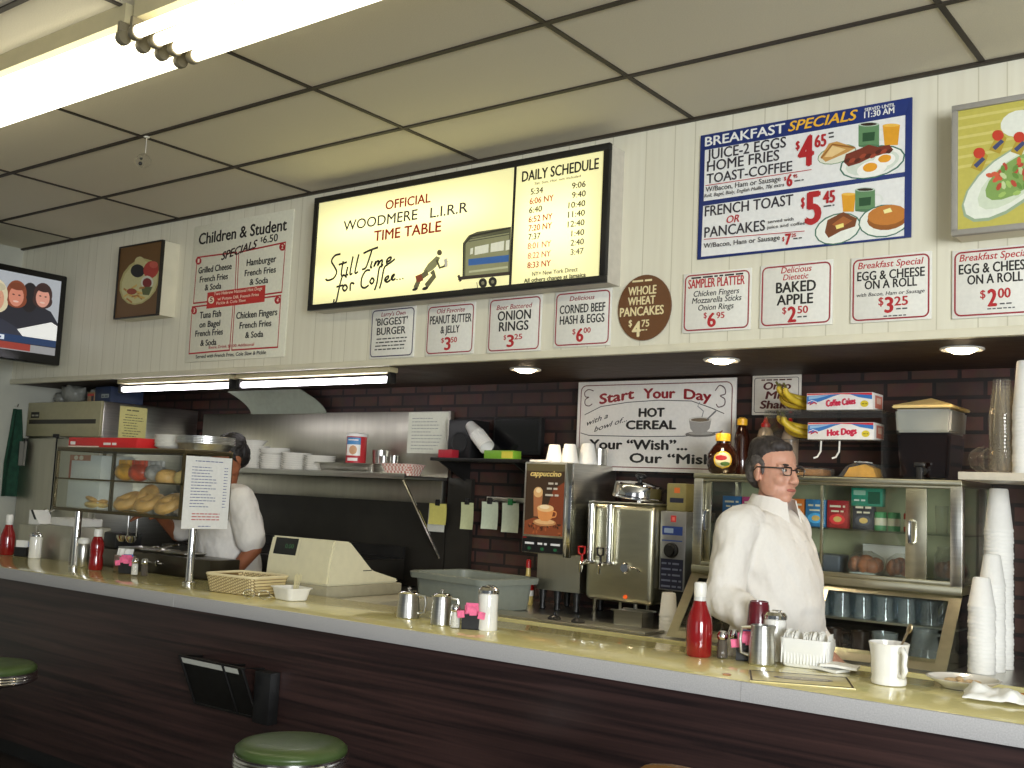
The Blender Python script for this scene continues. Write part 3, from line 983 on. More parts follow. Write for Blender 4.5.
A.text((178, 34, 40), '25', 0.4089, 0.0484, 0.4271, 0.0134, 0.02, 0.0)
A.scribble((60, 60, 60), 0.4164, 0.0391, 0.4544, 0.008, seed=7)
A.done()

A = board('menu_board', 'tall white children and student specials poster with red boxes', -5.467, 2.1435, 3.89, 0.8985, 0.833, (226, 224, 204))
A.line((178, 34, 40), [(0.049, 0.639), (0.421, 0.633), (0.434, 0.358), (0.045, 0.358)], 0.011, 'artwork', True)
A.line((178, 34, 40), [(0.44, 0.631), (0.846, 0.647), (0.843, 0.364), (0.453, 0.359)], 0.011, 'artwork', True)
A.line((178, 34, 40), [(0.036, 0.336), (0.423, 0.339), (0.421, 0.057), (0.04, 0.052)], 0.011, 'artwork', True)
A.line((178, 34, 40), [(0.438, 0.34), (0.837, 0.346), (0.84, 0.055), (0.441, 0.056)], 0.011, 'artwork', True)
A.poly((196, 52, 46), [(0.175, 0.413), (0.7, 0.416), (0.701, 0.32), (0.175, 0.316)])
A.poly((178, 34, 40), [(0.092, 0.614), (0.091, 0.605), (0.085, 0.598), (0.076, 0.594), (0.065, 0.593), (0.054, 0.595), (0.044, 0.601), (0.037, 0.609), (0.033, 0.618), (0.035, 0.627), (0.04, 0.634), (0.049, 0.638), (0.06, 0.639), (0.071, 0.636), (0.081, 0.631), (0.089, 0.623)])
A.text((240, 230, 210), '1', 0.0547, 0.6055, 0.0729, 0.0231, 0.02, 0.0)
A.poly((178, 34, 40), [(0.847, 0.62), (0.846, 0.612), (0.841, 0.605), (0.833, 0.601), (0.823, 0.601), (0.813, 0.603), (0.804, 0.609), (0.798, 0.616), (0.795, 0.625), (0.796, 0.633), (0.801, 0.64), (0.809, 0.644), (0.819, 0.644), (0.829, 0.642), (0.838, 0.636), (0.844, 0.629)])
A.text((240, 230, 210), '2', 0.8139, 0.6127, 0.8302, 0.0218, 0.02, 0.0)
A.poly((178, 34, 40), [(0.086, 0.31), (0.085, 0.302), (0.08, 0.294), (0.071, 0.29), (0.06, 0.289), (0.049, 0.291), (0.038, 0.297), (0.031, 0.305), (0.028, 0.314), (0.029, 0.322), (0.035, 0.329), (0.044, 0.334), (0.055, 0.335), (0.066, 0.333), (0.076, 0.327), (0.083, 0.319)])
A.text((240, 230, 210), '3', 0.0493, 0.3016, 0.0676, 0.023, 0.02, 0.0)
A.poly((178, 34, 40), [(0.838, 0.319), (0.837, 0.311), (0.832, 0.304), (0.824, 0.3), (0.814, 0.299), (0.804, 0.301), (0.795, 0.306), (0.789, 0.314), (0.786, 0.322), (0.787, 0.33), (0.792, 0.337), (0.8, 0.341), (0.81, 0.342), (0.82, 0.34), (0.829, 0.335), (0.835, 0.327)])
A.text((240, 230, 210), '4', 0.8051, 0.3107, 0.8213, 0.0218, 0.02, 0.0)
A.poly((236, 224, 196), [(0.244, 0.364), (0.243, 0.355), (0.238, 0.348), (0.229, 0.344), (0.218, 0.343), (0.207, 0.345), (0.197, 0.351), (0.19, 0.359), (0.187, 0.368), (0.188, 0.376), (0.194, 0.383), (0.203, 0.387), (0.213, 0.388), (0.224, 0.386), (0.234, 0.38), (0.241, 0.373)])
A.text((150, 40, 36), '5', 0.203, 0.3537, 0.2314, 0.0274, 0.02, 0.0)
A.text((240, 224, 200), 'Two Hebrew National Hot Dogs', 0.238, 0.3909, 0.674, 0.0182, 0.0, 0.0)
A.text((240, 224, 200), 'w/ Potato Dill, French Fries', 0.2766, 0.3584, 0.6478, 0.017, 0.0, 0.0)
A.text((240, 224, 200), 'Pickle & Cole Slaw', 0.2688, 0.3334, 0.5369, 0.017, 0.0, 0.0)
A.text((28, 26, 24), 'Children & Student', 0.0514, 0.7163, 0.8498, 0.0673, 0.012, 0.0)
A.text((50, 34, 30), 'SPECIALS', 0.2814, 0.599, 0.6043, 0.0455, 0.02, 0.25, 0.6438)
A.text((28, 26, 24), '$', 0.6309, 0.6747, 0.6474, 0.0244, 0.01, 0.0)
A.text((28, 26, 24), '6.50', 0.6522, 0.6617, 0.7798, 0.0421, 0.008, 0.0)
A.text((28, 26, 24), 'Grilled Cheese', 0.0719, 0.537, 0.3868, 0.0369, 0.01, 0.0)
A.text((28, 26, 24), 'French Fries', 0.0926, 0.4802, 0.3587, 0.0357, 0.01, 0.0)
A.text((28, 26, 24), '& Soda', 0.1469, 0.4277, 0.3036, 0.0355, 0.01, 0.0)
A.text((28, 26, 24), 'Hamburger', 0.5213, 0.5421, 0.7793, 0.038, 0.01, 0.0)
A.text((28, 26, 24), 'French Fries', 0.5109, 0.4821, 0.7823, 0.0357, 0.01, 0.0)
A.text((28, 26, 24), '& Soda', 0.5607, 0.4267, 0.7229, 0.0344, 0.01, 0.0)
A.text((28, 26, 24), 'Tuna Fish', 0.1192, 0.2603, 0.3221, 0.0389, 0.01, 0.0)
A.text((28, 26, 24), 'on Bagel', 0.1236, 0.2049, 0.3195, 0.0355, 0.01, 0.0)
A.text((28, 26, 24), 'French Fries', 0.0899, 0.1525, 0.3515, 0.0355, 0.01, 0.0)
A.text((28, 26, 24), '& Soda', 0.1469, 0.0932, 0.2988, 0.0353, 0.01, 0.0)
A.text((28, 26, 24), 'Chicken Fingers', 0.463, 0.2362, 0.8208, 0.0379, 0.01, 0.0)
A.text((28, 26, 24), 'French Fries', 0.5, 0.1774, 0.7767, 0.0356, 0.01, 0.0)
A.text((28, 26, 24), '& Soda', 0.5569, 0.1196, 0.7142, 0.0343, 0.01, 0.0)
A.text((178, 34, 40), 'Extra Drink $1.00 Additional', 0.2311, 0.073, 0.6399, 0.0159, 0.0, 0.0)
A.text((28, 26, 24), 'Served with French Fries, Cole Slaw & Pickle', 0.1124, 0.0203, 0.7491, 0.0205, 0.005, 0.0)
A.done()

A = board('price_sign', 'small white price sign for biggest burger with dark border', -3.914, 2.104, 3.89, 0.308, 0.2575, (228, 226, 216), "price signs along the soffit")
A.frame((60, 50, 80), 0.01, 0.01, 0.298, 0.2475, 0.006, 0.02)
A.text((150, 40, 50), "Larry's Own", 0.0718, 0.2157, 0.2414, 0.0214, 0, 0.2)
A.text((28, 26, 24), "'BIGGEST'", 0.0346, 0.1694, 0.258, 0.0363, 0.01, 0.0)
A.text((28, 26, 24), 'BURGER', 0.0469, 0.1208, 0.2482, 0.0364, 0.01, 0.0)
A.scribble((28, 26, 24), 0.0484, 0.0967, 0.259, 0.0099, seed=0)
A.scribble((28, 26, 24), 0.0451, 0.0787, 0.2536, 0.01, seed=1)
A.scribble((28, 26, 24), 0.0418, 0.0607, 0.2482, 0.01, seed=2)
A.scribble((28, 26, 24), 0.0385, 0.0427, 0.2428, 0.01, seed=3)
A.done()

A = board('price_sign', 'small white price sign for peanut butter and jelly', -3.528, 2.1045, 3.89, 0.3055, 0.2485, (228, 226, 216), "price signs along the soffit")
A.frame((150, 40, 50), 0.01, 0.01, 0.2955, 0.2385, 0.006, 0.02)
A.text((150, 40, 50), 'Old Favorite', 0.0641, 0.2055, 0.2425, 0.0224, 0, 0.2)
A.text((28, 26, 24), 'PEANUT BUTTER', 0.0217, 0.1541, 0.2863, 0.0401, 0.004, 0.0)
A.text((28, 26, 24), '& JELLY', 0.0943, 0.106, 0.215, 0.035, 0.008, 0.0)
A.text((178, 34, 40), '$', 0.1016, 0.0603, 0.1201, 0.0223, 0.0, 0.0)
A.text((178, 34, 40), '3', 0.1229, 0.0236, 0.1639, 0.0603, 0.02, 0.0)
A.text((178, 34, 40), '50', 0.1636, 0.0584, 0.2023, 0.0253, 0.01, 0.0)
A.done()

A = board('price_sign', 'small white price sign for beer battered onion rings', -3.1395, 2.1005, 3.89, 0.3075, 0.2585, (228, 226, 216), "price signs along the soffit")
A.frame((150, 40, 50), 0.01, 0.01, 0.2975, 0.2485, 0.006, 0.02)
A.text((150, 40, 50), 'Beer Battered', 0.0471, 0.2021, 0.2543, 0.0217, 0, 0.2)
A.text((28, 26, 24), 'ONION', 0.056, 0.1504, 0.2491, 0.0431, 0.01, 0.0)
A.text((28, 26, 24), 'RINGS', 0.0667, 0.0999, 0.2384, 0.0426, 0.01, 0.0)
A.text((178, 34, 40), '$', 0.0973, 0.0595, 0.1123, 0.0211, 0.0, 0.0)
A.text((178, 34, 40), '3', 0.1161, 0.025, 0.159, 0.0539, 0.02, 0.0)
A.text((178, 34, 40), '25', 0.1592, 0.0579, 0.2054, 0.0239, 0.01, 0.0)
A.done()

A = board('price_sign', 'small white price sign for corned beef hash and eggs', -2.759, 2.1085, 3.89, 0.2985, 0.251, (228, 226, 216), "price signs along the soffit")
A.frame((150, 40, 50), 0.01, 0.01, 0.2885, 0.241, 0.006, 0.02)
A.text((150, 40, 50), 'Delicious', 0.0791, 0.207, 0.2115, 0.0202, 0, 0.2)
A.text((28, 26, 24), 'CORNED BEEF', 0.0279, 0.1514, 0.2692, 0.0375, 0.006, 0.0)
A.text((28, 26, 24), 'HASH & EGGS', 0.0307, 0.1032, 0.267, 0.0375, 0.006, 0.0)
A.text((178, 34, 40), '$', 0.1015, 0.0563, 0.1184, 0.0231, 0.0, 0.0)
A.text((178, 34, 40), '6', 0.1221, 0.0223, 0.1612, 0.0577, 0.02, 0.0)
A.text((178, 34, 40), '00', 0.1608, 0.0592, 0.1981, 0.0231, 0.01, 0.0)
A.done()

A = board('price_sign', 'small white price sign for sampler platter', -2.113, 2.1395, 3.89, 0.3025, 0.248, (228, 226, 216), "price signs along the soffit")
A.frame((150, 40, 50), 0.01, 0.01, 0.2925, 0.238, 0.006, 0.02)
A.scribble((28, 26, 24), 0.0368, 0.2237, 0.2673, 0.0116, seed=2)
A.text((178, 34, 40), 'SAMPLER PLATTER', 0.0228, 0.1844, 0.2748, 0.0365, 0.006, 0.0)
A.text((28, 26, 24), 'Chicken Fingers', 0.049, 0.1488, 0.2521, 0.0231, 0, 0.2)
A.text((28, 26, 24), 'Mozzarella Sticks', 0.0422, 0.1202, 0.2627, 0.0232, 0, 0.2)
A.text((28, 26, 24), 'Onion Rings', 0.0718, 0.0896, 0.2296, 0.0231, 0, 0.2)
A.text((178, 34, 40), '$', 0.0976, 0.057, 0.1119, 0.023, 0.0, 0.0)
A.text((178, 34, 40), '6', 0.1143, 0.0205, 0.1532, 0.0558, 0.02, 0.0)
A.text((178, 34, 40), '95', 0.1544, 0.0529, 0.1909, 0.0244, 0.01, 0.0)
A.done()

A = board('price_sign', 'small white price sign for dietetic baked apple', -1.7725, 2.1405, 3.89, 0.293, 0.2495, (228, 226, 216), "price signs along the soffit")
A.frame((150, 40, 50), 0.01, 0.01, 0.283, 0.2395, 0.006, 0.02)
A.text((178, 34, 40), 'Delicious', 0.0855, 0.2117, 0.2099, 0.0236, 0, 0.2)
A.text((178, 34, 40), 'Dietetic', 0.0943, 0.1838, 0.1979, 0.022, 0, 0.2)
A.text((28, 26, 24), 'BAKED', 0.0663, 0.1349, 0.2284, 0.0408, 0.012, 0.0)
A.text((28, 26, 24), 'APPLE', 0.0707, 0.0865, 0.2183, 0.039, 0.012, 0.0)
A.text((178, 34, 40), '$', 0.0941, 0.0523, 0.1118, 0.0248, 0.0, 0.0)
A.text((178, 34, 40), '2', 0.1158, 0.018, 0.1523, 0.0585, 0.02, 0.0)
A.text((178, 34, 40), '50', 0.1564, 0.0497, 0.1988, 0.0276, 0.01, 0.0)
A.scribble((80, 80, 80), 0.1567, 0.0331, 0.1944, 0.0092, seed=3)
A.done()

A = board('price_sign', 'small white price sign for egg and cheese at 3.25', -1.41, 2.1385, 3.89, 0.2925, 0.2465, (228, 226, 216), "price signs along the soffit")
A.frame((150, 40, 50), 0.01, 0.01, 0.2825, 0.2365, 0.006, 0.02)
A.text((178, 34, 40), 'Breakfast Special', 0.0259, 0.2025, 0.2647, 0.0239, 0, 0.2)
A.text((28, 26, 24), 'EGG & CHEESE', 0.0235, 0.1579, 0.2694, 0.0328, 0.008, 0.0)
A.text((28, 26, 24), 'ON A ROLL', 0.0521, 0.1243, 0.2422, 0.0312, 0.008, 0.0)
A.text((28, 26, 24), 'with Bacon, Ham or Sausage', 0.0228, 0.0973, 0.2687, 0.0134, 0, 0.2)
A.text((178, 34, 40), '$', 0.104, 0.0608, 0.1228, 0.0294, 0.0, 0.0)
A.text((178, 34, 40), '3', 0.1261, 0.0326, 0.159, 0.0557, 0.02, 0.0)
A.text((178, 34, 40), '25', 0.1616, 0.0564, 0.211, 0.0321, 0.01, 0.0)
A.scribble((80, 80, 80), 0.1689, 0.0411, 0.2084, 0.0087, seed=3)
A.scribble((80, 80, 80), 0.1234, 0.0171, 0.2114, 0.0073, seed=4)
A.done()

A = board('price_sign', 'small white price sign for egg and cheese at 2.00', -1.0475, 2.1325, 3.89, 0.276, 0.2445, (228, 226, 216), "price signs along the soffit")
A.frame((150, 40, 50), 0.01, 0.01, 0.266, 0.2345, 0.006, 0.02)
A.text((178, 34, 40), 'Breakfast Special', 0.0243, 0.2029, 0.2527, 0.0241, 0, 0.2)
A.text((28, 26, 24), 'EGG & CHEESE', 0.0224, 0.1571, 0.2557, 0.034, 0.008, 0.0)
A.text((28, 26, 24), 'ON A ROLL', 0.0509, 0.1184, 0.2316, 0.0324, 0.008, 0.0)
A.text((178, 34, 40), '$', 0.0935, 0.0672, 0.1116, 0.0278, 0.0, 0.0)
A.text((178, 34, 40), '2', 0.1172, 0.0375, 0.149, 0.0582, 0.02, 0.0)
A.text((178, 34, 40), '00', 0.1512, 0.0639, 0.1927, 0.033, 0.01, 0.0)
A.scribble((80, 80, 80), 0.1578, 0.0411, 0.1954, 0.0082, seed=3)
A.scribble((80, 80, 80), 0.1173, 0.026, 0.2056, 0.0069, seed=4)
A.done()

A = disc('price_sign', 'round brown price sign for whole wheat pancakes', -2.425, 2.1195, 3.89, 0.257, 0.2815, (104, 66, 36), "price signs along the soffit")
A.scribble((228, 214, 166), 0.0671, 0.2529, 0.163, 0.0136, seed=2)
A.text((228, 214, 166), 'WHOLE', 0.0479, 0.1976, 0.186, 0.0356, 0.012, 0.0)
A.text((228, 214, 166), 'WHEAT', 0.0479, 0.1545, 0.1822, 0.0339, 0.012, 0.0)
A.text((228, 214, 166), 'PANCAKES', 0.0096, 0.1077, 0.2244, 0.0373, 0.012, 0.0)
A.text((228, 214, 166), '$', 0.0556, 0.0636, 0.0729, 0.0271, 0.01, 0.0)
A.text((228, 214, 166), '4', 0.0729, 0.0179, 0.117, 0.0644, 0.015, 0.0)
A.text((228, 214, 166), '75', 0.1189, 0.0586, 0.1573, 0.0288, 0.01, 0.0)
A.scribble((228, 214, 166), 0.1189, 0.042, 0.1477, 0.0085, seed=3)
A.done()

A = lightbox('timetable_lightbox', 'long glowing train timetable lightbox with black frame', -4.27, 2.359, 3.78, 1.8475, 0.608, 0.11, (16, 15, 14), 0.030)
A.text((176, 40, 24), 'OFFICIAL', 0.5206, 0.4809, 0.8241, 0.0452, 0.01, 0.0)
A.text((60, 52, 62), 'WOODMERE', 0.2256, 0.4054, 0.7431, 0.051, 0.0, 0.0)
A.text((70, 64, 74), 'L.I.R.R', 0.8265, 0.4021, 1.063, 0.0495, 0.0, 0.0)
A.text((170, 40, 24), 'TIME TABLE', 0.4521, 0.327, 0.9026, 0.0515, 0.012, 0.0)
A.line((30, 28, 26), [(0.217, 0.285), (0.175, 0.28), (0.153, 0.253), (0.178, 0.221), (0.197, 0.191), (0.176, 0.161), (0.133, 0.153), (0.116, 0.163)], 0.011, 'artwork', smooth=True)
A.line((30, 28, 26), [(0.24, 0.245), (0.232, 0.175), (0.251, 0.169)], 0.011, 'artwork', smooth=True)
A.line((30, 28, 26), [(0.208, 0.229), (0.268, 0.237)], 0.011, 'artwork', smooth=True)
A.line((30, 28, 26), [(0.277, 0.212), (0.269, 0.174), (0.284, 0.171)], 0.011, 'artwork', smooth=True)
A.line((30, 28, 26), [(0.311, 0.263), (0.296, 0.175), (0.314, 0.175)], 0.011, 'artwork', smooth=True)
A.line((30, 28, 26), [(0.352, 0.27), (0.332, 0.178), (0.355, 0.18)], 0.011, 'artwork', smooth=True)
A.line((30, 28, 26), [(0.385, 0.271), (0.43, 0.283), (0.487, 0.292)], 0.011, 'artwork', smooth=True)
A.line((30, 28, 26), [(0.445, 0.284), (0.424, 0.228), (0.407, 0.194), (0.381, 0.188)], 0.011, 'artwork', smooth=True)
A.line((30, 28, 26), [(0.451, 0.225), (0.442, 0.194), (0.454, 0.194)], 0.011, 'artwork', smooth=True)
A.line((30, 28, 26), [(0.477, 0.223), (0.465, 0.195), (0.483, 0.219), (0.497, 0.22), (0.491, 0.197), (0.509, 0.22), (0.523, 0.221), (0.518, 0.198), (0.531, 0.2)], 0.011, 'artwork', smooth=True)
A.line((30, 28, 26), [(0.547, 0.209), (0.575, 0.217), (0.582, 0.231), (0.565, 0.23), (0.552, 0.216), (0.559, 0.2), (0.581, 0.206), (0.608, 0.221)], 0.011, 'artwork', smooth=True)
A.line((30, 28, 26), [(0.274, 0.156), (0.248, 0.172), (0.233, 0.143), (0.22, 0.09), (0.208, 0.037), (0.19, 0.03), (0.191, 0.049)], 0.011, 'artwork', smooth=True)
A.line((30, 28, 26), [(0.202, 0.113), (0.254, 0.118)], 0.011, 'artwork', smooth=True)
A.line((30, 28, 26), [(0.266, 0.121), (0.249, 0.103), (0.266, 0.087), (0.283, 0.103), (0.266, 0.121)], 0.011, 'artwork', smooth=True)
A.line((30, 28, 26), [(0.306, 0.084), (0.305, 0.12), (0.323, 0.123), (0.332, 0.116)], 0.011, 'artwork', smooth=True)
A.line((30, 28, 26), [(0.441, 0.179), (0.411, 0.179), (0.385, 0.146), (0.384, 0.104), (0.409, 0.091), (0.437, 0.103)], 0.011, 'artwork', smooth=True)
A.line((30, 28, 26), [(0.459, 0.14), (0.444, 0.121), (0.459, 0.108), (0.472, 0.124), (0.459, 0.14)], 0.011, 'artwork', smooth=True)
A.line((30, 28, 26), [(0.526, 0.19), (0.504, 0.184), (0.494, 0.111), (0.48, 0.073)], 0.011, 'artwork', smooth=True)
A.line((30, 28, 26), [(0.562, 0.197), (0.538, 0.181), (0.525, 0.114), (0.514, 0.079)], 0.011, 'artwork', smooth=True)
A.line((30, 28, 26), [(0.55, 0.115), (0.569, 0.126), (0.571, 0.138), (0.554, 0.132), (0.547, 0.118), (0.565, 0.108), (0.587, 0.118)], 0.011, 'artwork', smooth=True)
A.line((30, 28, 26), [(0.595, 0.122), (0.607, 0.135), (0.61, 0.143), (0.596, 0.136), (0.592, 0.122), (0.607, 0.115), (0.62, 0.122)], 0.011, 'artwork', smooth=True)
A.poly((30, 28, 26), [(0.637, 0.114), (0.636, 0.112), (0.632, 0.111), (0.628, 0.112), (0.626, 0.115), (0.627, 0.118), (0.631, 0.119), (0.635, 0.117)])
A.poly((30, 28, 26), [(0.657, 0.115), (0.655, 0.112), (0.651, 0.111), (0.647, 0.113), (0.645, 0.116), (0.647, 0.119), (0.651, 0.119), (0.655, 0.118)])
A.poly((30, 28, 26), [(0.676, 0.115), (0.674, 0.113), (0.671, 0.112), (0.667, 0.113), (0.665, 0.116), (0.666, 0.119), (0.67, 0.12), (0.674, 0.119)])
A.poly((148, 146, 104), [(0.882, 0.208), (0.907, 0.198), (0.886, 0.158), (0.859, 0.14), (0.821, 0.127), (0.803, 0.141), (0.832, 0.175)])
A.poly((100, 90, 66), [(0.916, 0.222), (0.916, 0.216), (0.913, 0.212), (0.908, 0.21), (0.902, 0.209), (0.896, 0.211), (0.89, 0.214), (0.886, 0.219), (0.885, 0.225), (0.886, 0.23), (0.889, 0.234), (0.894, 0.237), (0.899, 0.237), (0.906, 0.236), (0.911, 0.232), (0.915, 0.227)])
A.line((90, 86, 60), [(0.884, 0.19), (0.908, 0.148), (0.936, 0.153), (0.952, 0.179)], 0.012, 'artwork')
A.line((110, 108, 76), [(0.833, 0.134), (0.782, 0.109), (0.757, 0.06)], 0.03, 'artwork')
A.line((110, 108, 76), [(0.859, 0.137), (0.875, 0.111), (0.826, 0.065)], 0.03, 'artwork')
A.poly((140, 70, 44), [(0.752, 0.121), (0.791, 0.13), (0.807, 0.096), (0.765, 0.088)])
A.poly((40, 34, 28), [(0.772, 0.06), (0.772, 0.057), (0.77, 0.054), (0.765, 0.051), (0.758, 0.049), (0.751, 0.049), (0.745, 0.049), (0.74, 0.05), (0.737, 0.053), (0.737, 0.056), (0.74, 0.059), (0.744, 0.061), (0.751, 0.063), (0.758, 0.064), (0.764, 0.064), (0.769, 0.062)])
A.poly((40, 34, 28), [(0.841, 0.059), (0.841, 0.056), (0.838, 0.053), (0.833, 0.05), (0.826, 0.047), (0.818, 0.047), (0.811, 0.047), (0.805, 0.049), (0.802, 0.051), (0.802, 0.055), (0.805, 0.058), (0.81, 0.061), (0.817, 0.063), (0.825, 0.064), (0.832, 0.064), (0.838, 0.062)])
A.poly((210, 205, 190), [(0.931, 0.186), (0.951, 0.192), (0.959, 0.151), (0.942, 0.145)])
A.poly((98, 98, 72), [(1.053, 0.086), (1.045, 0.253), (1.078, 0.287), (1.129, 0.299), (1.328, 0.3), (1.333, 0.08)])
A.poly((150, 150, 112), [(1.07, 0.095), (1.063, 0.249), (1.104, 0.275), (1.318, 0.276), (1.323, 0.088)])
A.poly((236, 236, 216), [(1.119, 0.228), (1.202, 0.233), (1.202, 0.193), (1.12, 0.189)])
A.poly((236, 236, 216), [(1.214, 0.234), (1.292, 0.239), (1.291, 0.194), (1.214, 0.193)])
A.poly((236, 236, 216), [(1.302, 0.238), (1.323, 0.24), (1.323, 0.194), (1.302, 0.192)])
A.poly((236, 236, 216), [(1.093, 0.223), (1.11, 0.225), (1.109, 0.196), (1.092, 0.194)])
A.poly((58, 104, 170), [(1.084, 0.173), (1.323, 0.17), (1.322, 0.139), (1.086, 0.142)])
A.poly((196, 196, 160), [(1.091, 0.117), (1.319, 0.119), (1.32, 0.109), (1.091, 0.107)])
A.line((70, 72, 60), [(1.079, 0.269), (1.318, 0.276)], 0.004, 'artwork')
A.line((70, 72, 60), [(1.08, 0.258), (1.319, 0.265)], 0.004, 'artwork')
A.line((50, 48, 40), [(1.058, 0.086), (1.051, 0.243), (1.091, 0.282), (1.325, 0.295)], 0.008, 'artwork')
A.line((60, 50, 44), [(1.028, 0.086), (1.331, 0.084)], 0.016, 'artwork')
A.line((60, 50, 44), [(1.027, 0.102), (1.044, 0.071)], 0.014, 'artwork')
A.poly((34, 32, 30), [(1.203, 0.05), (1.202, 0.041), (1.197, 0.034), (1.189, 0.03), (1.18, 0.029), (1.171, 0.031), (1.163, 0.037), (1.157, 0.045), (1.154, 0.054), (1.155, 0.063), (1.16, 0.07), (1.168, 0.074), (1.177, 0.075), (1.186, 0.073), (1.195, 0.067), (1.2, 0.059)])
A.poly((130, 126, 100), [(1.188, 0.051), (1.188, 0.048), (1.186, 0.045), (1.183, 0.044), (1.179, 0.043), (1.176, 0.044), (1.172, 0.046), (1.17, 0.049), (1.169, 0.053), (1.169, 0.056), (1.171, 0.059), (1.174, 0.06), (1.178, 0.061), (1.182, 0.06), (1.185, 0.058), (1.187, 0.055)])
A.poly((34, 32, 30), [(1.26, 0.051), (1.259, 0.042), (1.254, 0.035), (1.247, 0.031), (1.238, 0.03), (1.229, 0.033), (1.22, 0.038), (1.215, 0.046), (1.212, 0.055), (1.213, 0.064), (1.218, 0.071), (1.226, 0.075), (1.235, 0.076), (1.244, 0.073), (1.252, 0.068), (1.258, 0.06)])
A.poly((130, 126, 100), [(1.246, 0.052), (1.245, 0.049), (1.243, 0.046), (1.24, 0.045), (1.237, 0.044), (1.233, 0.045), (1.23, 0.047), (1.228, 0.05), (1.227, 0.054), (1.227, 0.057), (1.229, 0.06), (1.232, 0.061), (1.236, 0.062), (1.239, 0.061), (1.243, 0.058), (1.245, 0.056)])
A.line((120, 116, 90), [(1.06, 0.031), (1.325, 0.026)], 0.006, 'artwork')
A.line((60, 56, 44), [(1.142, 0.058), (1.149, 0.029)], 0.004, 'artwork')
A.poly((30, 28, 26), [(1.33, 0.582), (1.345, 0.581), (1.345, 0.022), (1.331, 0.021)])
A.text((30, 28, 26), 'DAILY SCHEDULE', 1.3771, 0.5023, 1.7915, 0.0472, 0.006, 0.0)
A.text((120, 112, 100), 'Sat, Sun, Hol. not included', 1.4508, 0.4781, 1.6999, 0.0117, 0.0, 0.0)
A.text((80, 72, 66), '5:34', 1.4303, 0.4352, 1.4993, 0.0272, 0.004, 0.0)
A.text((186, 70, 52), '6:06 NY', 1.4273, 0.3912, 1.5593, 0.0271, 0.004, 0.0)
A.text((50, 46, 42), '6:40', 1.4262, 0.3504, 1.4985, 0.027, 0.004, 0.0)
A.text((178, 34, 40), '6:52 NY', 1.4265, 0.3074, 1.5574, 0.027, 0.004, 0.0)
A.text((186, 70, 52), '7:20 NY', 1.4279, 0.2666, 1.5575, 0.0269, 0.004, 0.0)
A.text((80, 72, 66), '7:37', 1.4292, 0.2269, 1.4967, 0.0268, 0.004, 0.0)
A.text((216, 140, 120), '8:01 NY', 1.4283, 0.1851, 1.5576, 0.0267, 0.004, 0.0)
A.text((216, 140, 120), '8:22 NY', 1.4311, 0.1404, 1.5579, 0.0266, 0.004, 0.0)
A.text((186, 70, 52), '8:33 NY', 1.4315, 0.0972, 1.5603, 0.0266, 0.004, 0.0)
A.text((80, 72, 66), '9:06', 1.6556, 0.431, 1.728, 0.0264, 0.004, 0.0)
A.text((80, 72, 66), '9:40', 1.6578, 0.3885, 1.7302, 0.0263, 0.004, 0.0)
A.text((50, 46, 42), '10:40', 1.6416, 0.3451, 1.7302, 0.0263, 0.004, 0.0)
A.text((50, 46, 42), '11:40', 1.6416, 0.303, 1.7301, 0.0262, 0.004, 0.0)
A.text((50, 46, 42), '12:40', 1.6417, 0.2602, 1.7301, 0.0261, 0.004, 0.0)
A.text((80, 72, 66), '1:40', 1.6636, 0.2171, 1.7312, 0.026, 0.004, 0.0)
A.text((80, 72, 66), '2:40', 1.6615, 0.1756, 1.7311, 0.0259, 0.004, 0.0)
A.text((120, 112, 100), '3:47', 1.6636, 0.1344, 1.7321, 0.0258, 0.004, 0.0)
A.text((110, 104, 88), 'NY= New York Direct', 1.4612, 0.0594, 1.7051, 0.0188, 0.0, 0.0)
A.text((30, 28, 26), 'All others change at Jamaica', 1.4171, 0.0321, 1.7477, 0.0189, 0.01, 0.0)
A.done()

A = lightbox('food_picture_box', 'small square food picture box with fries plate on left soffit', -6.072, 2.425, 3.78, 0.4575, 0.4645, 0.10, (30, 26, 20), 0.008, False)
A.poly((104, 74, 40), [(0.008, 0.456), (0.451, 0.458), (0.451, 0.005), (0.008, 0.007)])
A.poly((178, 168, 112), [(0.416, 0.151), (0.362, 0.11), (0.289, 0.084), (0.208, 0.079), (0.13, 0.096), (0.068, 0.132), (0.032, 0.183), (0.028, 0.241), (0.058, 0.295), (0.116, 0.338), (0.193, 0.362), (0.276, 0.365), (0.352, 0.345), (0.41, 0.307), (0.442, 0.258), (0.444, 0.203)])
A.poly((196, 190, 140), [(0.399, 0.156), (0.35, 0.117), (0.284, 0.093), (0.21, 0.088), (0.14, 0.103), (0.084, 0.136), (0.052, 0.182), (0.05, 0.235), (0.078, 0.285), (0.131, 0.324), (0.2, 0.347), (0.275, 0.349), (0.343, 0.332), (0.395, 0.298), (0.424, 0.253), (0.425, 0.203)])
A.poly((190, 180, 130), [(0.282, 0.344), (0.28, 0.332), (0.27, 0.322), (0.253, 0.317), (0.232, 0.316), (0.21, 0.321), (0.191, 0.33), (0.177, 0.342), (0.17, 0.355), (0.173, 0.367), (0.183, 0.377), (0.2, 0.382), (0.222, 0.383), (0.243, 0.378), (0.262, 0.369), (0.276, 0.357)])
A.poly((36, 34, 36), [(0.285, 0.287), (0.282, 0.271), (0.268, 0.259), (0.245, 0.252), (0.218, 0.251), (0.189, 0.257), (0.163, 0.268), (0.144, 0.283), (0.136, 0.3), (0.139, 0.316), (0.153, 0.329), (0.176, 0.336), (0.204, 0.336), (0.233, 0.33), (0.259, 0.319), (0.277, 0.303)])
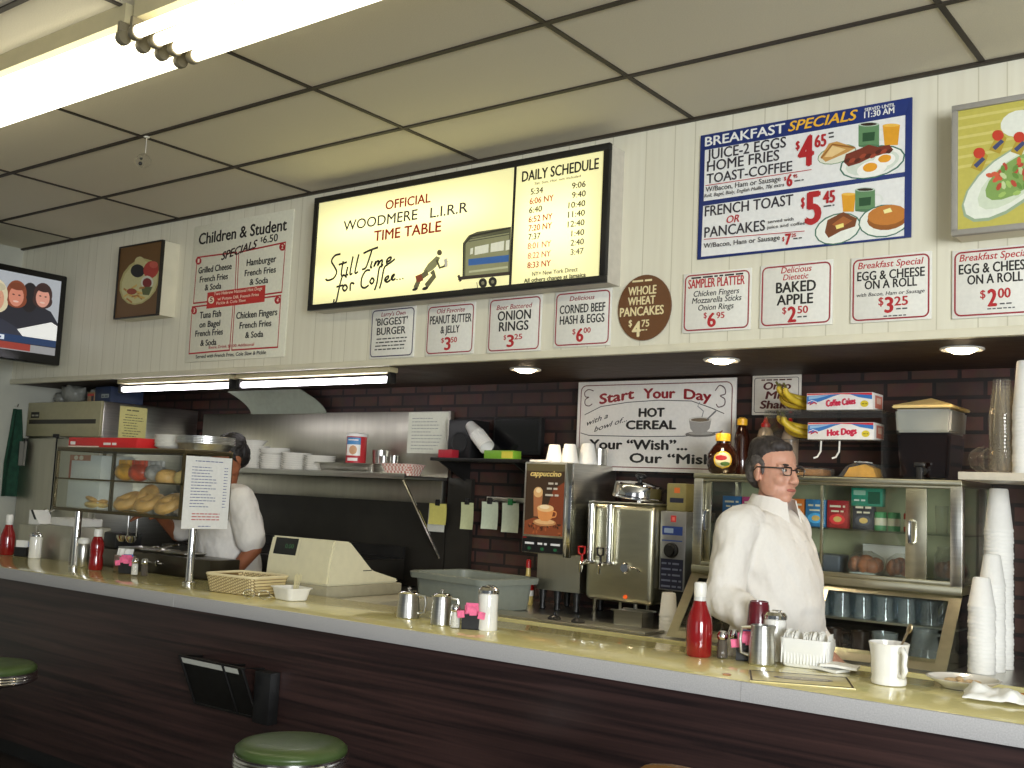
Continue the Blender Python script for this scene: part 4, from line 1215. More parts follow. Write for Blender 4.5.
A.poly((170, 62, 54), [(0.426, 0.265), (0.411, 0.248), (0.387, 0.237), (0.358, 0.233), (0.327, 0.238), (0.3, 0.25), (0.281, 0.269), (0.272, 0.29), (0.275, 0.311), (0.29, 0.328), (0.315, 0.34), (0.345, 0.343), (0.375, 0.338), (0.402, 0.325), (0.421, 0.307), (0.429, 0.286)])
A.poly((190, 90, 76), [(0.421, 0.312), (0.419, 0.305), (0.41, 0.298), (0.396, 0.295), (0.38, 0.295), (0.362, 0.298), (0.347, 0.304), (0.336, 0.312), (0.332, 0.321), (0.334, 0.329), (0.343, 0.335), (0.357, 0.338), (0.373, 0.338), (0.391, 0.335), (0.406, 0.329), (0.416, 0.321)])
A.poly((206, 206, 190), [(0.388, 0.207), (0.385, 0.192), (0.373, 0.179), (0.353, 0.172), (0.329, 0.171), (0.303, 0.176), (0.28, 0.187), (0.264, 0.201), (0.256, 0.217), (0.259, 0.233), (0.271, 0.245), (0.292, 0.253), (0.317, 0.254), (0.342, 0.248), (0.365, 0.237), (0.381, 0.223)])
A.poly((120, 40, 40), [(0.371, 0.205), (0.369, 0.193), (0.36, 0.184), (0.346, 0.179), (0.328, 0.178), (0.309, 0.182), (0.292, 0.19), (0.28, 0.2), (0.275, 0.212), (0.277, 0.224), (0.286, 0.233), (0.301, 0.238), (0.319, 0.239), (0.337, 0.235), (0.354, 0.227), (0.366, 0.217)])
A.poly((90, 98, 60), [(0.264, 0.188), (0.383, 0.179), (0.353, 0.129), (0.287, 0.137)])
A.line((170, 120, 60), [(0.076, 0.193), (0.141, 0.161)], 0.012, 'artwork')
A.line((206, 170, 90), [(0.107, 0.18), (0.169, 0.165)], 0.012, 'artwork')
A.line((170, 120, 60), [(0.137, 0.167), (0.196, 0.168)], 0.012, 'artwork')
A.line((206, 170, 90), [(0.162, 0.187), (0.217, 0.204)], 0.012, 'artwork')
A.line((170, 120, 60), [(0.192, 0.174), (0.254, 0.143)], 0.012, 'artwork')
A.line((206, 170, 90), [(0.221, 0.161), (0.281, 0.146)], 0.012, 'artwork')
A.line((170, 120, 60), [(0.245, 0.181), (0.302, 0.182)], 0.012, 'artwork')
A.line((206, 170, 90), [(0.085, 0.14), (0.142, 0.158)], 0.012, 'artwork')
A.line((170, 120, 60), [(0.116, 0.127), (0.18, 0.096)], 0.012, 'artwork')
A.line((206, 170, 90), [(0.14, 0.147), (0.201, 0.132)], 0.012, 'artwork')
A.line((170, 120, 60), [(0.17, 0.134), (0.228, 0.136)], 0.012, 'artwork')
A.line((206, 170, 90), [(0.2, 0.121), (0.255, 0.139)], 0.012, 'artwork')
A.line((170, 120, 60), [(0.224, 0.141), (0.286, 0.11)], 0.012, 'artwork')
A.line((206, 170, 90), [(0.253, 0.129), (0.312, 0.114)], 0.012, 'artwork')
A.poly((150, 70, 50), [(0.219, 0.163), (0.217, 0.156), (0.206, 0.15), (0.19, 0.147), (0.17, 0.147), (0.149, 0.15), (0.131, 0.155), (0.119, 0.163), (0.113, 0.171), (0.116, 0.178), (0.127, 0.184), (0.143, 0.187), (0.163, 0.187), (0.184, 0.184), (0.202, 0.178), (0.214, 0.171)])
A.done()

A = lightbox('food_picture_box', 'large food picture box of green salad platter at right', -1.0195, 2.4015, 3.78, 0.31, 0.462, 0.06, (150, 146, 136), 0.02, False)
A.poly((190, 180, 84), [(-0.0, 0.462), (0.31, 0.462), (0.31, -0.0), (0.0, -0.0)])
A.line((206, 196, 110), [(0.015, 0.415), (0.31, 0.416)], 0.01, 'artwork')
A.line((206, 196, 110), [(0.014, 0.38), (0.31, 0.384)], 0.01, 'artwork')
A.line((206, 196, 110), [(0.013, 0.346), (0.309, 0.351)], 0.01, 'artwork')
A.line((206, 196, 110), [(0.013, 0.311), (0.309, 0.318)], 0.01, 'artwork')
A.line((206, 196, 110), [(0.012, 0.276), (0.309, 0.285)], 0.01, 'artwork')
A.line((206, 196, 110), [(0.011, 0.241), (0.309, 0.252)], 0.01, 'artwork')
A.poly((226, 228, 214), [(0.27, 0.371), (0.27, 0.353), (0.261, 0.337), (0.245, 0.325), (0.225, 0.319), (0.202, 0.319), (0.182, 0.327), (0.166, 0.34), (0.158, 0.357), (0.158, 0.375), (0.167, 0.392), (0.183, 0.404), (0.204, 0.41), (0.226, 0.409), (0.247, 0.401), (0.262, 0.388)])
A.poly((150, 170, 140), [(0.315, 0.266), (0.323, 0.229), (0.311, 0.184), (0.278, 0.135), (0.231, 0.091), (0.175, 0.058), (0.119, 0.041), (0.071, 0.043), (0.04, 0.066), (0.032, 0.104), (0.047, 0.153), (0.082, 0.203), (0.132, 0.247), (0.189, 0.278), (0.243, 0.292), (0.287, 0.288)])
A.poly((226, 230, 214), [(0.31, 0.264), (0.317, 0.231), (0.304, 0.188), (0.272, 0.143), (0.227, 0.101), (0.173, 0.069), (0.12, 0.052), (0.075, 0.053), (0.047, 0.073), (0.039, 0.108), (0.054, 0.154), (0.089, 0.201), (0.137, 0.243), (0.191, 0.273), (0.242, 0.287), (0.284, 0.284)])
A.poly((206, 216, 190), [(0.307, 0.255), (0.312, 0.228), (0.3, 0.194), (0.273, 0.158), (0.234, 0.123), (0.19, 0.096), (0.147, 0.081), (0.111, 0.081), (0.089, 0.096), (0.084, 0.123), (0.097, 0.159), (0.126, 0.197), (0.166, 0.231), (0.211, 0.257), (0.253, 0.27), (0.286, 0.269)])
A.poly((128, 160, 84), [(0.298, 0.244), (0.301, 0.221), (0.29, 0.193), (0.267, 0.164), (0.234, 0.137), (0.197, 0.118), (0.16, 0.109), (0.13, 0.111), (0.112, 0.125), (0.109, 0.149), (0.12, 0.178), (0.145, 0.208), (0.179, 0.234), (0.217, 0.253), (0.252, 0.261), (0.28, 0.258)])
A.poly((100, 140, 60), [(0.224, 0.136), (0.216, 0.138), (0.208, 0.148), (0.206, 0.159), (0.211, 0.163), (0.219, 0.156), (0.225, 0.144)])
A.poly((160, 190, 100), [(0.195, 0.122), (0.198, 0.129), (0.209, 0.134), (0.219, 0.131), (0.221, 0.124), (0.213, 0.118), (0.202, 0.117)])
A.poly((206, 90, 60), [(0.137, 0.195), (0.131, 0.19), (0.119, 0.191), (0.111, 0.198), (0.111, 0.205), (0.121, 0.207), (0.132, 0.203)])
A.poly((180, 70, 50), [(0.207, 0.147), (0.199, 0.148), (0.191, 0.158), (0.188, 0.169), (0.193, 0.173), (0.202, 0.167), (0.208, 0.155)])
A.poly((100, 140, 60), [(0.252, 0.159), (0.246, 0.154), (0.235, 0.155), (0.226, 0.161), (0.227, 0.168), (0.236, 0.171), (0.247, 0.167)])
A.poly((160, 190, 100), [(0.221, 0.195), (0.214, 0.2), (0.21, 0.212), (0.212, 0.223), (0.218, 0.224), (0.224, 0.215), (0.225, 0.202)])
A.poly((190, 206, 150), [(0.169, 0.143), (0.162, 0.148), (0.159, 0.161), (0.161, 0.171), (0.167, 0.172), (0.173, 0.162), (0.174, 0.149)])
A.poly((206, 90, 60), [(0.132, 0.173), (0.133, 0.182), (0.141, 0.19), (0.151, 0.192), (0.155, 0.186), (0.15, 0.176), (0.14, 0.171)])
A.poly((180, 70, 50), [(0.176, 0.207), (0.169, 0.211), (0.163, 0.223), (0.164, 0.234), (0.17, 0.236), (0.177, 0.227), (0.18, 0.214)])
A.poly((190, 206, 150), [(0.282, 0.181), (0.275, 0.177), (0.264, 0.181), (0.257, 0.189), (0.259, 0.195), (0.269, 0.195), (0.279, 0.189)])
A.poly((206, 90, 60), [(0.24, 0.153), (0.233, 0.156), (0.227, 0.168), (0.227, 0.179), (0.232, 0.181), (0.24, 0.173), (0.243, 0.16)])
A.poly((180, 70, 50), [(0.157, 0.183), (0.151, 0.189), (0.148, 0.202), (0.152, 0.213), (0.158, 0.212), (0.163, 0.202), (0.162, 0.189)])
A.poly((100, 140, 60), [(0.166, 0.198), (0.16, 0.204), (0.157, 0.217), (0.16, 0.227), (0.166, 0.227), (0.171, 0.217), (0.171, 0.204)])
A.poly((160, 190, 100), [(0.28, 0.146), (0.272, 0.147), (0.264, 0.157), (0.262, 0.168), (0.267, 0.172), (0.275, 0.165), (0.281, 0.154)])
A.poly((190, 206, 150), [(0.176, 0.18), (0.169, 0.179), (0.159, 0.187), (0.154, 0.198), (0.158, 0.203), (0.168, 0.199), (0.176, 0.189)])
A.poly((206, 90, 60), [(0.164, 0.179), (0.158, 0.175), (0.146, 0.178), (0.139, 0.187), (0.14, 0.193), (0.15, 0.193), (0.161, 0.187)])
A.poly((180, 70, 50), [(0.195, 0.187), (0.194, 0.196), (0.2, 0.206), (0.209, 0.21), (0.214, 0.205), (0.211, 0.195), (0.203, 0.187)])
A.poly((100, 140, 60), [(0.244, 0.135), (0.242, 0.144), (0.247, 0.155), (0.255, 0.159), (0.261, 0.155), (0.259, 0.144), (0.251, 0.136)])
A.poly((160, 190, 100), [(0.189, 0.145), (0.182, 0.148), (0.175, 0.159), (0.174, 0.17), (0.18, 0.173), (0.188, 0.165), (0.192, 0.153)])
A.poly((190, 206, 150), [(0.222, 0.186), (0.216, 0.191), (0.213, 0.204), (0.215, 0.214), (0.221, 0.214), (0.227, 0.204), (0.227, 0.192)])
A.poly((180, 70, 50), [(0.284, 0.192), (0.283, 0.201), (0.288, 0.211), (0.296, 0.216), (0.301, 0.211), (0.299, 0.201), (0.292, 0.192)])
A.poly((100, 140, 60), [(0.235, 0.13), (0.229, 0.136), (0.226, 0.148), (0.23, 0.158), (0.236, 0.158), (0.241, 0.148), (0.24, 0.135)])
A.poly((160, 190, 100), [(0.238, 0.23), (0.231, 0.226), (0.22, 0.229), (0.212, 0.237), (0.214, 0.243), (0.224, 0.244), (0.234, 0.238)])
A.poly((180, 70, 50), [(0.203, 0.22), (0.208, 0.226), (0.219, 0.228), (0.228, 0.224), (0.229, 0.217), (0.221, 0.212), (0.209, 0.213)])
A.poly((100, 140, 60), [(0.231, 0.158), (0.23, 0.167), (0.236, 0.177), (0.244, 0.181), (0.249, 0.176), (0.247, 0.166), (0.239, 0.158)])
A.poly((160, 190, 100), [(0.15, 0.12), (0.152, 0.128), (0.162, 0.135), (0.172, 0.135), (0.175, 0.128), (0.168, 0.12), (0.158, 0.116)])
A.poly((190, 206, 150), [(0.236, 0.17), (0.238, 0.178), (0.247, 0.185), (0.257, 0.184), (0.26, 0.178), (0.254, 0.17), (0.243, 0.167)])
A.poly((206, 90, 60), [(0.238, 0.149), (0.241, 0.156), (0.252, 0.159), (0.262, 0.157), (0.263, 0.15), (0.256, 0.144), (0.244, 0.143)])
A.poly((180, 70, 50), [(0.229, 0.179), (0.224, 0.187), (0.225, 0.199), (0.23, 0.208), (0.236, 0.206), (0.239, 0.195), (0.235, 0.183)])
A.poly((206, 90, 60), [(0.215, 0.219), (0.21, 0.225), (0.208, 0.238), (0.212, 0.247), (0.218, 0.247), (0.222, 0.236), (0.221, 0.224)])
A.poly((100, 140, 60), [(0.214, 0.174), (0.207, 0.174), (0.197, 0.182), (0.193, 0.193), (0.197, 0.198), (0.206, 0.193), (0.214, 0.183)])
A.poly((206, 90, 60), [(0.154, 0.196), (0.148, 0.191), (0.136, 0.193), (0.128, 0.2), (0.129, 0.207), (0.139, 0.209), (0.15, 0.203)])
A.poly((180, 70, 50), [(0.146, 0.142), (0.143, 0.15), (0.147, 0.162), (0.155, 0.168), (0.161, 0.164), (0.16, 0.153), (0.154, 0.143)])
A.poly((100, 140, 60), [(0.197, 0.198), (0.194, 0.206), (0.198, 0.217), (0.206, 0.223), (0.212, 0.219), (0.211, 0.208), (0.204, 0.199)])
A.poly((176, 150, 50), [(0.061, 0.234), (0.094, 0.298), (0.118, 0.267), (0.096, 0.215)])
A.poly((196, 60, 40), [(0.108, 0.278), (0.107, 0.271), (0.103, 0.265), (0.096, 0.262), (0.089, 0.262), (0.082, 0.264), (0.076, 0.269), (0.072, 0.276), (0.07, 0.284), (0.072, 0.291), (0.076, 0.297), (0.082, 0.3), (0.09, 0.3), (0.097, 0.298), (0.103, 0.293), (0.107, 0.286)])
A.poly((60, 70, 110), [(0.071, 0.242), (0.099, 0.266), (0.109, 0.256), (0.081, 0.23)])
A.poly((176, 150, 50), [(0.121, 0.287), (0.153, 0.35), (0.177, 0.319), (0.156, 0.268)])
A.poly((196, 60, 40), [(0.168, 0.33), (0.166, 0.323), (0.162, 0.318), (0.156, 0.315), (0.149, 0.314), (0.142, 0.317), (0.136, 0.322), (0.132, 0.329), (0.131, 0.336), (0.132, 0.343), (0.136, 0.349), (0.142, 0.352), (0.149, 0.352), (0.157, 0.35), (0.162, 0.345), (0.166, 0.338)])
A.poly((60, 70, 110), [(0.131, 0.295), (0.159, 0.318), (0.169, 0.308), (0.141, 0.283)])
A.poly((176, 150, 50), [(0.189, 0.27), (0.22, 0.333), (0.244, 0.302), (0.223, 0.251)])
A.poly((196, 60, 40), [(0.235, 0.313), (0.233, 0.306), (0.229, 0.3), (0.223, 0.297), (0.216, 0.297), (0.209, 0.299), (0.203, 0.304), (0.2, 0.311), (0.198, 0.319), (0.2, 0.326), (0.204, 0.331), (0.21, 0.334), (0.217, 0.334), (0.224, 0.332), (0.229, 0.327), (0.233, 0.32)])
A.poly((60, 70, 110), [(0.199, 0.278), (0.226, 0.301), (0.236, 0.291), (0.209, 0.266)])
A.done()

A = board('wall_sign', 'white hot cereal sign with bowl drawing on brick wall', -3.172, 1.593, 4.72, 0.91, 0.4635, (226, 222, 214), None, 0.012)
A.frame((120, 60, 56), 0.02, 0.02, 0.89, 0.4435, 0.005, 0.03)
A.text((140, 24, 34), 'Start', 0.1346, 0.3455, 0.3464, 0.0501, 0.035, 0, 0.3718)
A.text((140, 24, 34), 'Your', 0.3974, 0.371, 0.5834, 0.0486, 0.035, 0, 0.3703)
A.text((140, 24, 34), 'Day', 0.6293, 0.3656, 0.7822, 0.0472, 0.035, 0, 0.3513)
A.text((28, 26, 24), 'with a', 0.0629, 0.2316, 0.1918, 0.0261, 0, 0.3, 0.2727)
A.text((28, 26, 24), 'bowl of...', 0.11, 0.1994, 0.3085, 0.0259, 0, 0.3, 0.2555)
A.text((28, 26, 24), 'HOT', 0.3747, 0.2773, 0.5263, 0.0421, 0.04, 0.0)
A.text((28, 26, 24), 'CEREAL', 0.3019, 0.2145, 0.594, 0.0422, 0.04, 0.0)
A.text((28, 26, 24), 'Your “Wish”...', 0.0828, 0.1115, 0.6591, 0.0473, 0.035, 0.0)
A.text((28, 26, 24), 'Our “Mish”', 0.3302, 0.0446, 0.846, 0.0457, 0.035, 0.0)
A.line((60, 56, 60), [(0.047, 0.289), (0.148, 0.332), (0.31, 0.352), (0.491, 0.36), (0.675, 0.353), (0.786, 0.316), (0.852, 0.289)], 0.004, 'artwork')
A.line((60, 56, 60), [(0.026, 0.194), (0.079, 0.181), (0.403, 0.176), (0.635, 0.179), (0.843, 0.202)], 0.004, 'artwork')
A.line((90, 60, 60), [(0.099, 0.415), (0.066, 0.423), (0.043, 0.407), (0.049, 0.385), (0.07, 0.382), (0.048, 0.37), (0.049, 0.344), (0.073, 0.336), (0.093, 0.347)], 0.005, 'artwork', smooth=True)
A.line((90, 60, 60), [(0.801, 0.401), (0.822, 0.426), (0.849, 0.415), (0.855, 0.385), (0.828, 0.376), (0.852, 0.36), (0.851, 0.331), (0.821, 0.321), (0.808, 0.336)], 0.005, 'artwork', smooth=True)
A.poly((120, 116, 110), [(0.811, 0.19), (0.805, 0.185), (0.787, 0.18), (0.76, 0.177), (0.729, 0.176), (0.696, 0.176), (0.669, 0.179), (0.65, 0.183), (0.644, 0.189), (0.65, 0.194), (0.668, 0.199), (0.696, 0.202), (0.728, 0.204), (0.76, 0.203), (0.787, 0.2), (0.805, 0.195)])
A.poly((170, 166, 158), [(0.794, 0.194), (0.789, 0.191), (0.775, 0.188), (0.753, 0.186), (0.728, 0.186), (0.703, 0.186), (0.681, 0.187), (0.667, 0.19), (0.661, 0.193), (0.666, 0.196), (0.681, 0.199), (0.703, 0.201), (0.728, 0.202), (0.753, 0.201), (0.774, 0.2), (0.789, 0.197)])
A.poly((160, 156, 150), [(0.662, 0.262), (0.785, 0.263), (0.776, 0.217), (0.751, 0.194), (0.696, 0.191), (0.672, 0.216)])
A.poly((206, 202, 192), [(0.787, 0.261), (0.782, 0.256), (0.769, 0.252), (0.748, 0.249), (0.724, 0.247), (0.7, 0.249), (0.68, 0.252), (0.666, 0.256), (0.661, 0.262), (0.665, 0.267), (0.679, 0.272), (0.7, 0.275), (0.724, 0.276), (0.748, 0.274), (0.768, 0.271), (0.782, 0.267)])
A.poly((120, 104, 84), [(0.775, 0.259), (0.771, 0.256), (0.76, 0.253), (0.744, 0.251), (0.724, 0.25), (0.705, 0.251), (0.688, 0.253), (0.677, 0.256), (0.673, 0.26), (0.677, 0.263), (0.688, 0.266), (0.704, 0.268), (0.724, 0.269), (0.743, 0.268), (0.76, 0.266), (0.771, 0.263)])
A.line((110, 110, 110), [(0.761, 0.261), (0.808, 0.303)], 0.008, 'artwork')
A.line((140, 140, 140), [(0.733, 0.272), (0.741, 0.302), (0.709, 0.327), (0.72, 0.347)], 0.005, 'artwork')
A.line((150, 40, 40), [(0.828, 0.192), (0.845, 0.207)], 0.006, 'artwork')
A.done()

A = board('wall_sign', 'small white shake sign on brick wall behind the bananas', -2.204, 1.8795, 4.775, 0.245, 0.189, (222, 216, 204), None, 0.008)
A.frame((70, 60, 60), 0.012, 0.012, 0.233, 0.177, 0.003, 0.01)
A.scribble((86, 30, 28), 0.0461, 0.1635, 0.1986, 0.0105, seed=3)
A.text((86, 30, 28), 'Oreo', 0.0566, 0.1207, 0.1956, 0.0342, 0.035, 0.15)
A.text((86, 30, 28), 'Milk', 0.0671, 0.0769, 0.2009, 0.0344, 0.035, 0.15)
A.text((86, 30, 28), 'Shakes', 0.0401, 0.0309, 0.2357, 0.0359, 0.035, 0.15)
A.done()

# ================================================================ glass food case on the back counter
M_CASE = mat('case_frame_metal', (0.50, 0.48, 0.36), 0.3, 1.0, var=0.08, scale=4, stretch=(3, 3, 10))
M_CASEB = mat('case_back', srgb(176, 178, 142), 0.25, var=0.08, scale=3)  # pale green imitates the room's reflection in the glass, painted on the back
KX0, KX1, KY0, KY1, KZ0, KZM, KZ1 = -2.25, -1.115, 4.30, 4.74, BC, 1.17, 1.58
case = thing('display_case', 'glass fronted steel food case standing on the back counter behind the man', 'display case')
b = MB()
b.box(KX0, KX1, KY0 - 0.012, KY1, KZ1 - 0.022, KZ1, 0.004)
b.build('top_panel', M_CASE, case)
b = MB()
for x in (KX0, KX1 - 0.045):
    b = MB()
    b.box(x, x + 0.045, KY0 - 0.006, KY0 + 0.03, KZM, KZ1 - 0.022, 0.004)
    tag(b.build('corner_post', M_STEEL, case), 'bright steel corner post')
    b = MB()
    b.box(x, x + 0.03, KY1 - 0.03, KY1, KZ0, KZ1 - 0.022, 0.003)
    tag(b.build('corner_post', M_STEEL, case), 'bright steel corner post')
b = MB()
b.box(KX0, KX1, KY0 - 0.012, KY1, KZM - 0.024, KZM + 0.008, 0.003)
b.box(KX0, KX1, KY0 - 0.004, KY0 + 0.02, KZM + 0.008, KZM + 0.026, 0.003)
b.box(KX0, KX1, KY0 - 0.004, KY0 + 0.02, KZ1 - 0.034, KZ1 - 0.022, 0.003)
b.build('middle_rail', M_CASE, case)
# sloping lower front: frame in the plane from (KY0, KZM) to (4.07, BC)
SLY0, SLZ0, SLY1, SLZ1 = KY0 - 0.008, KZM - 0.03, 4.085, KZ0 + 0.004


def slope_bar(mb, xa, xb, ta, tb, th=0.022):
    p = lambda t: (SLY0 + (SLY1 - SLY0) * t, SLZ0 + (SLZ1 - SLZ0) * t)
    n = Vector((SLZ0 - SLZ1, SLY0 - SLY1)).normalized() * -th
    (ya, za), (yb, zb) = p(ta), p(tb)
    q = [(ya, za), (yb, zb), (yb - n.x, zb - n.y), (ya - n.x, za - n.y)]
    mb.prism(q, 'x', xa, xb)


b = MB()
for x, w in ((KX0, 0.045), (-1.655, 0.03), (KX1 - 0.045, 0.045)):
    slope_bar(b, x, x + w, 0, 1)
slope_bar(b, KX0 + 0.045, KX1 - 0.045, 0.90, 1.0)
slope_bar(b, KX0 + 0.045, KX1 - 0.045, 0.0, 0.06)
b.build('sloping_frame', M_CASE, case)
b = MB()
for xa, xb in ((KX0 + 0.045, -1.655), (-1.625, KX1 - 0.045)):
    slope_bar(b, xa, xb, 0.06, 0.90, 0.004)
b.build('sloping_glass', M_GLASS, case)
for x in (KX0 + 0.004, KX1 - 0.010):
    b = MB()
    b.prism([(SLY0, SLZ0), (SLY1 + 0.02, SLZ1), (KY1 - 0.03, KZ0), (KY1 - 0.03, KZM - 0.03)], 'x', x, x + 0.006)
    b.box(x, x + 0.006, KY0 + 0.03, KY1 - 0.03, KZM + 0.012, KZ1 - 0.022)
    b.build('end_glass', M_GLASS, case)
b = MB()
b.box(KX0 + 0.01, KX1 - 0.01, KY1 - 0.012, KY1, KZM, KZ1 - 0.02)
b.build('back_panel', M_CASEB, case)
b = MB()
b.box(KX0 + 0.01, KX1 - 0.01, KY1 - 0.012, KY1, KZ0, KZM - 0.03)
tag(b.build('lower_back_panel', M_BLACKM, case), 'dark lower back')
b = MB()
b.box(KX0 + 0.012, KX1 - 0.012, KY0 + 0.05, KY1 - 0.014, 1.365, 1.371)
b.build('shelf', M_GLASS, case)
b = MB()
b.box(KX0 + 0.035, KX1 - 0.035, 4.36, KY1 - 0.014, 1.005, 1.013)
b.build('glass_rack', M_STEELB, case)
# sliding doors: left one behind, right one in front with a wide stile
for x0, x1, y, stile, lb in ((KX0 + 0.046, -1.66, KY0 + 0.018, 0.03, 'left sliding glass door'), (-1.675, KX1 - 0.046, KY0 + 0.008, 0.0, 'right sliding glass door with wide stile')):
    b = MB()
    b.box(x0, x1, y, y + 0.005, KZM + 0.026, KZ1 - 0.034)
    d = tag(b.build('sliding_door', M_GLASS, case), lb)
    s = MB()
    if stile:
        s.box(x0, x0 + 0.03, y - 0.004, y + 0.008, KZM + 0.026, KZ1 - 0.034, 0.002)
        hx = x0 + 0.014
    else:
        s.box(-1.33, -1.25, y - 0.004, y + 0.008, KZM + 0.026, KZ1 - 0.034, 0.002)
        s.build('stile', M_CASE, d)
        s = MB()
        s.box(x0, x0 + 0.012, y - 0.003, y + 0.007, KZM + 0.026, KZ1 - 0.034, 0.002)
        hx = -1.305
    s.build('stile', M_CASE, d)
    h = MB()
    h.tube([(hx, y - 0.002, 1.33), (hx, y - 0.03, 1.335), (hx, y - 0.034, 1.375), (hx, y - 0.03, 1.415), (hx, y - 0.002, 1.42)], 0.007, 8)
    h.build('handle', M_CHROME, d)

# small cereal boxes on the case shelf
CEREAL = [(-2.19, (52, 112, 170), 'light blue'), (-2.095, (200, 70, 130), 'pink'), (-2.0, (60, 130, 80), 'green'), (-1.895, (224, 120, 36), 'orange'),
          (-1.80, (56, 128, 186), 'sky blue'), (-1.705, (166, 34, 38), 'dark red'), (-1.595, (44, 48, 58), 'charcoal')]
for x, c, nm in CEREAL:
    t = thing('cereal_box', 'small %s cereal box on the shelf inside the glass case' % nm, 'cereal box', (x, 4.46, 1.3715), 0, 'cereal boxes in the case')
    b = MB()
    b.box(0, 0.088, 0, 0.035, 0, 0.115 if c[0] != 44 else 0.095, 0.002)
    b.build('carton', ink(c), t)
    A = Art((0, -0.0002, 0), (1, 0, 0), (0, 0, 1))
    lc = (236, 226, 200)
    A.oval(tuple(min(255, int(v * 1.35) + 14) for v in c), 0.044, 0.036, 0.034, 0.022)
    A.scribble(lc, 0.012, 0.086, 0.078, 0.014, seed=int(x * -100))
    A.scribble(lc, 0.018, 0.066, 0.072, 0.012, seed=int(x * -200))
    A.oval((226, 190, 110), 0.046, 0.036, 0.018, 0.012)
    A.build(t)
# tea boxes above and cups on the same shelf
for x, z, c, nm in ((-1.64, 1.467, (30, 130, 104), 'green'),):
    t = thing('tea_box', 'green tea carton lying on the charcoal cereal box in the case', 'box', (-1.60, 4.455, 1.4675))
    b = MB()
    b.box(0, 0.13, 0, 0.04, 0, 0.075, 0.002)
    b.build('carton', ink((40, 140, 116)), t)
    A = Art((0, -0.0002, 0), (1, 0, 0), (0, 0, 1))
    A.rect((150, 190, 170), 0.01, 0.045, 0.06, 0.065)
    A.rect((22, 90, 70), 0.07, 0.01, 0.12, 0.06)
    A.scribble((220, 230, 220), 0.012, 0.02, 0.06, 0.012, seed=4)
    A.build(t)
for i, (x, c, nm) in enumerate(((-1.485, (74, 150, 96), 'green'), (-1.43, (90, 160, 104), 'pale green'), (-1.365, (204, 66, 36), 'orange red'))):
    t = thing('tea_tin', 'small %s tin on the case shelf right of the cereal boxes' % nm, 'tin', (x, 4.48, 1.3715), 0, 'tins on the case shelf')
    b = MB()
    b.lathe([(0, 0), (0.024, 0), (0.025, 0.003), (0.025, 0.07), (0.022, 0.075), (0, 0.075)], 18)
    b.build('can', ink(c), t)
    b = MB()
    b.lathe([(0.0255, 0.02), (0.0255, 0.05)], 18)
    b.build('label_band', ink((220, 214, 190)), t)
for i, (x, h, nm) in enumerate(((-1.225, 0.11, 'taller'), (-1.165, 0.08, 'shorter'))):
    b = MB()
    b.lathe([(0, 0), (0.022, 0), (0.026, h), (0.0235, h), (0.02, 0.004), (0, 0.004)], 18)
    o = b.build('drinking_glass', M_PLEXI, loc=(x, 4.42, 1.3715))
    tag(o, '%s clear glass at right end of the case shelf' % nm, 'glass', 'glasses on the case shelf')
# wrapped pastries and napkins on the case floor
M_PASTRY = mat('pastry_crust', srgb(150, 84, 40), 0.5, var=0.45, scale=45, bump=0.5, bscale=60)
M_WRAP = thin_glass('plastic_wrap', (0.96, 0.96, 0.94), haze=0.05)


def pastry(x, y, z, r, label, n=8):
    t = thing('wrapped_pastry', label, 'pastry', (x, y, z), 0, 'wrapped pastries in the case')
    rr = random.Random(int(x * 1000))
    b = MB()
    for k in range(n):
        a = 2 * PI * k / n
        b.ell((r * 0.55 * math.cos(a), r * 0.55 * math.sin(a), 0.036 + 0.012 * rr.random()), (r * 0.42, r * 0.34, 0.032), 12, 8, Matrix.Rotation(a + 0.6, 4, 'Z'))
    b.ell((0, 0, 0.05), (r * 0.5, r * 0.5, 0.035), 14, 8)
    o = b.build('bun', M_PASTRY, t)
    b = MB()
    b.lathe([(0, 0.0), (r * 0.9, 0.003), (r * 1.05, 0.03), (r * 0.9, 0.075), (r * 0.3, 0.1), (0, 0.1)], 20)
    b.build('wrapper', M_WRAP, t)


pastry(-1.55, 4.50, KZM + 0.0125, 0.078, 'braided brown pastry in plastic wrap, largest on the case floor')
pastry(-1.40, 4.47, KZM + 0.0125, 0.058, 'smaller wrapped pastry beside the wide door stile')
pastry(-1.215, 4.52, KZM + 0.0125, 0.066, 'wrapped pastry behind the door stile at right end')
b = MB()
b.box(-0.10, 0.10, -0.04, 0.04, 0.0, 0.12, 0.004)
b.prism([(-0.10, 0.12), (0.10, 0.12), (0.10, 0.124), (-0.10, 0.126)], 'y', -0.04, 0.04)
o = b.build('napkin_pack', M_PAPER, loc=(-1.50, 4.64, KZM + 0.0125))
tag(o, 'white paper pack standing behind the wrapped pastries', 'paper pack')
b = MB()
b.box(-0.20, 0.20, -0.06, 0.06, 0, 0.075, 0.012)
o = b.build('steel_tray', mat('grey_tray', srgb(96, 104, 116), 0.35, 0.4), loc=(-1.86, 4.56, KZM + 0.0125))
tag(o, 'grey loaf tray on the case floor left of the pastries', 'tray')
# glass jar
b = MB()
b.lathe([(0, 0), (0.045, 0), (0.05, 0.01), (0.05, 0.11), (0.04, 0.125), (0.04, 0.14), (0.035, 0.14), (0.035, 0.125), (0.045, 0.108), (0.045, 0.008), (0, 0.005)], 20)
o = b.build('glass_jar', M_PLEXI, loc=(-1.19, 4.38, KZM + 0.0125))
tag(o, 'clear glass jar at right corner of the case floor', 'jar')

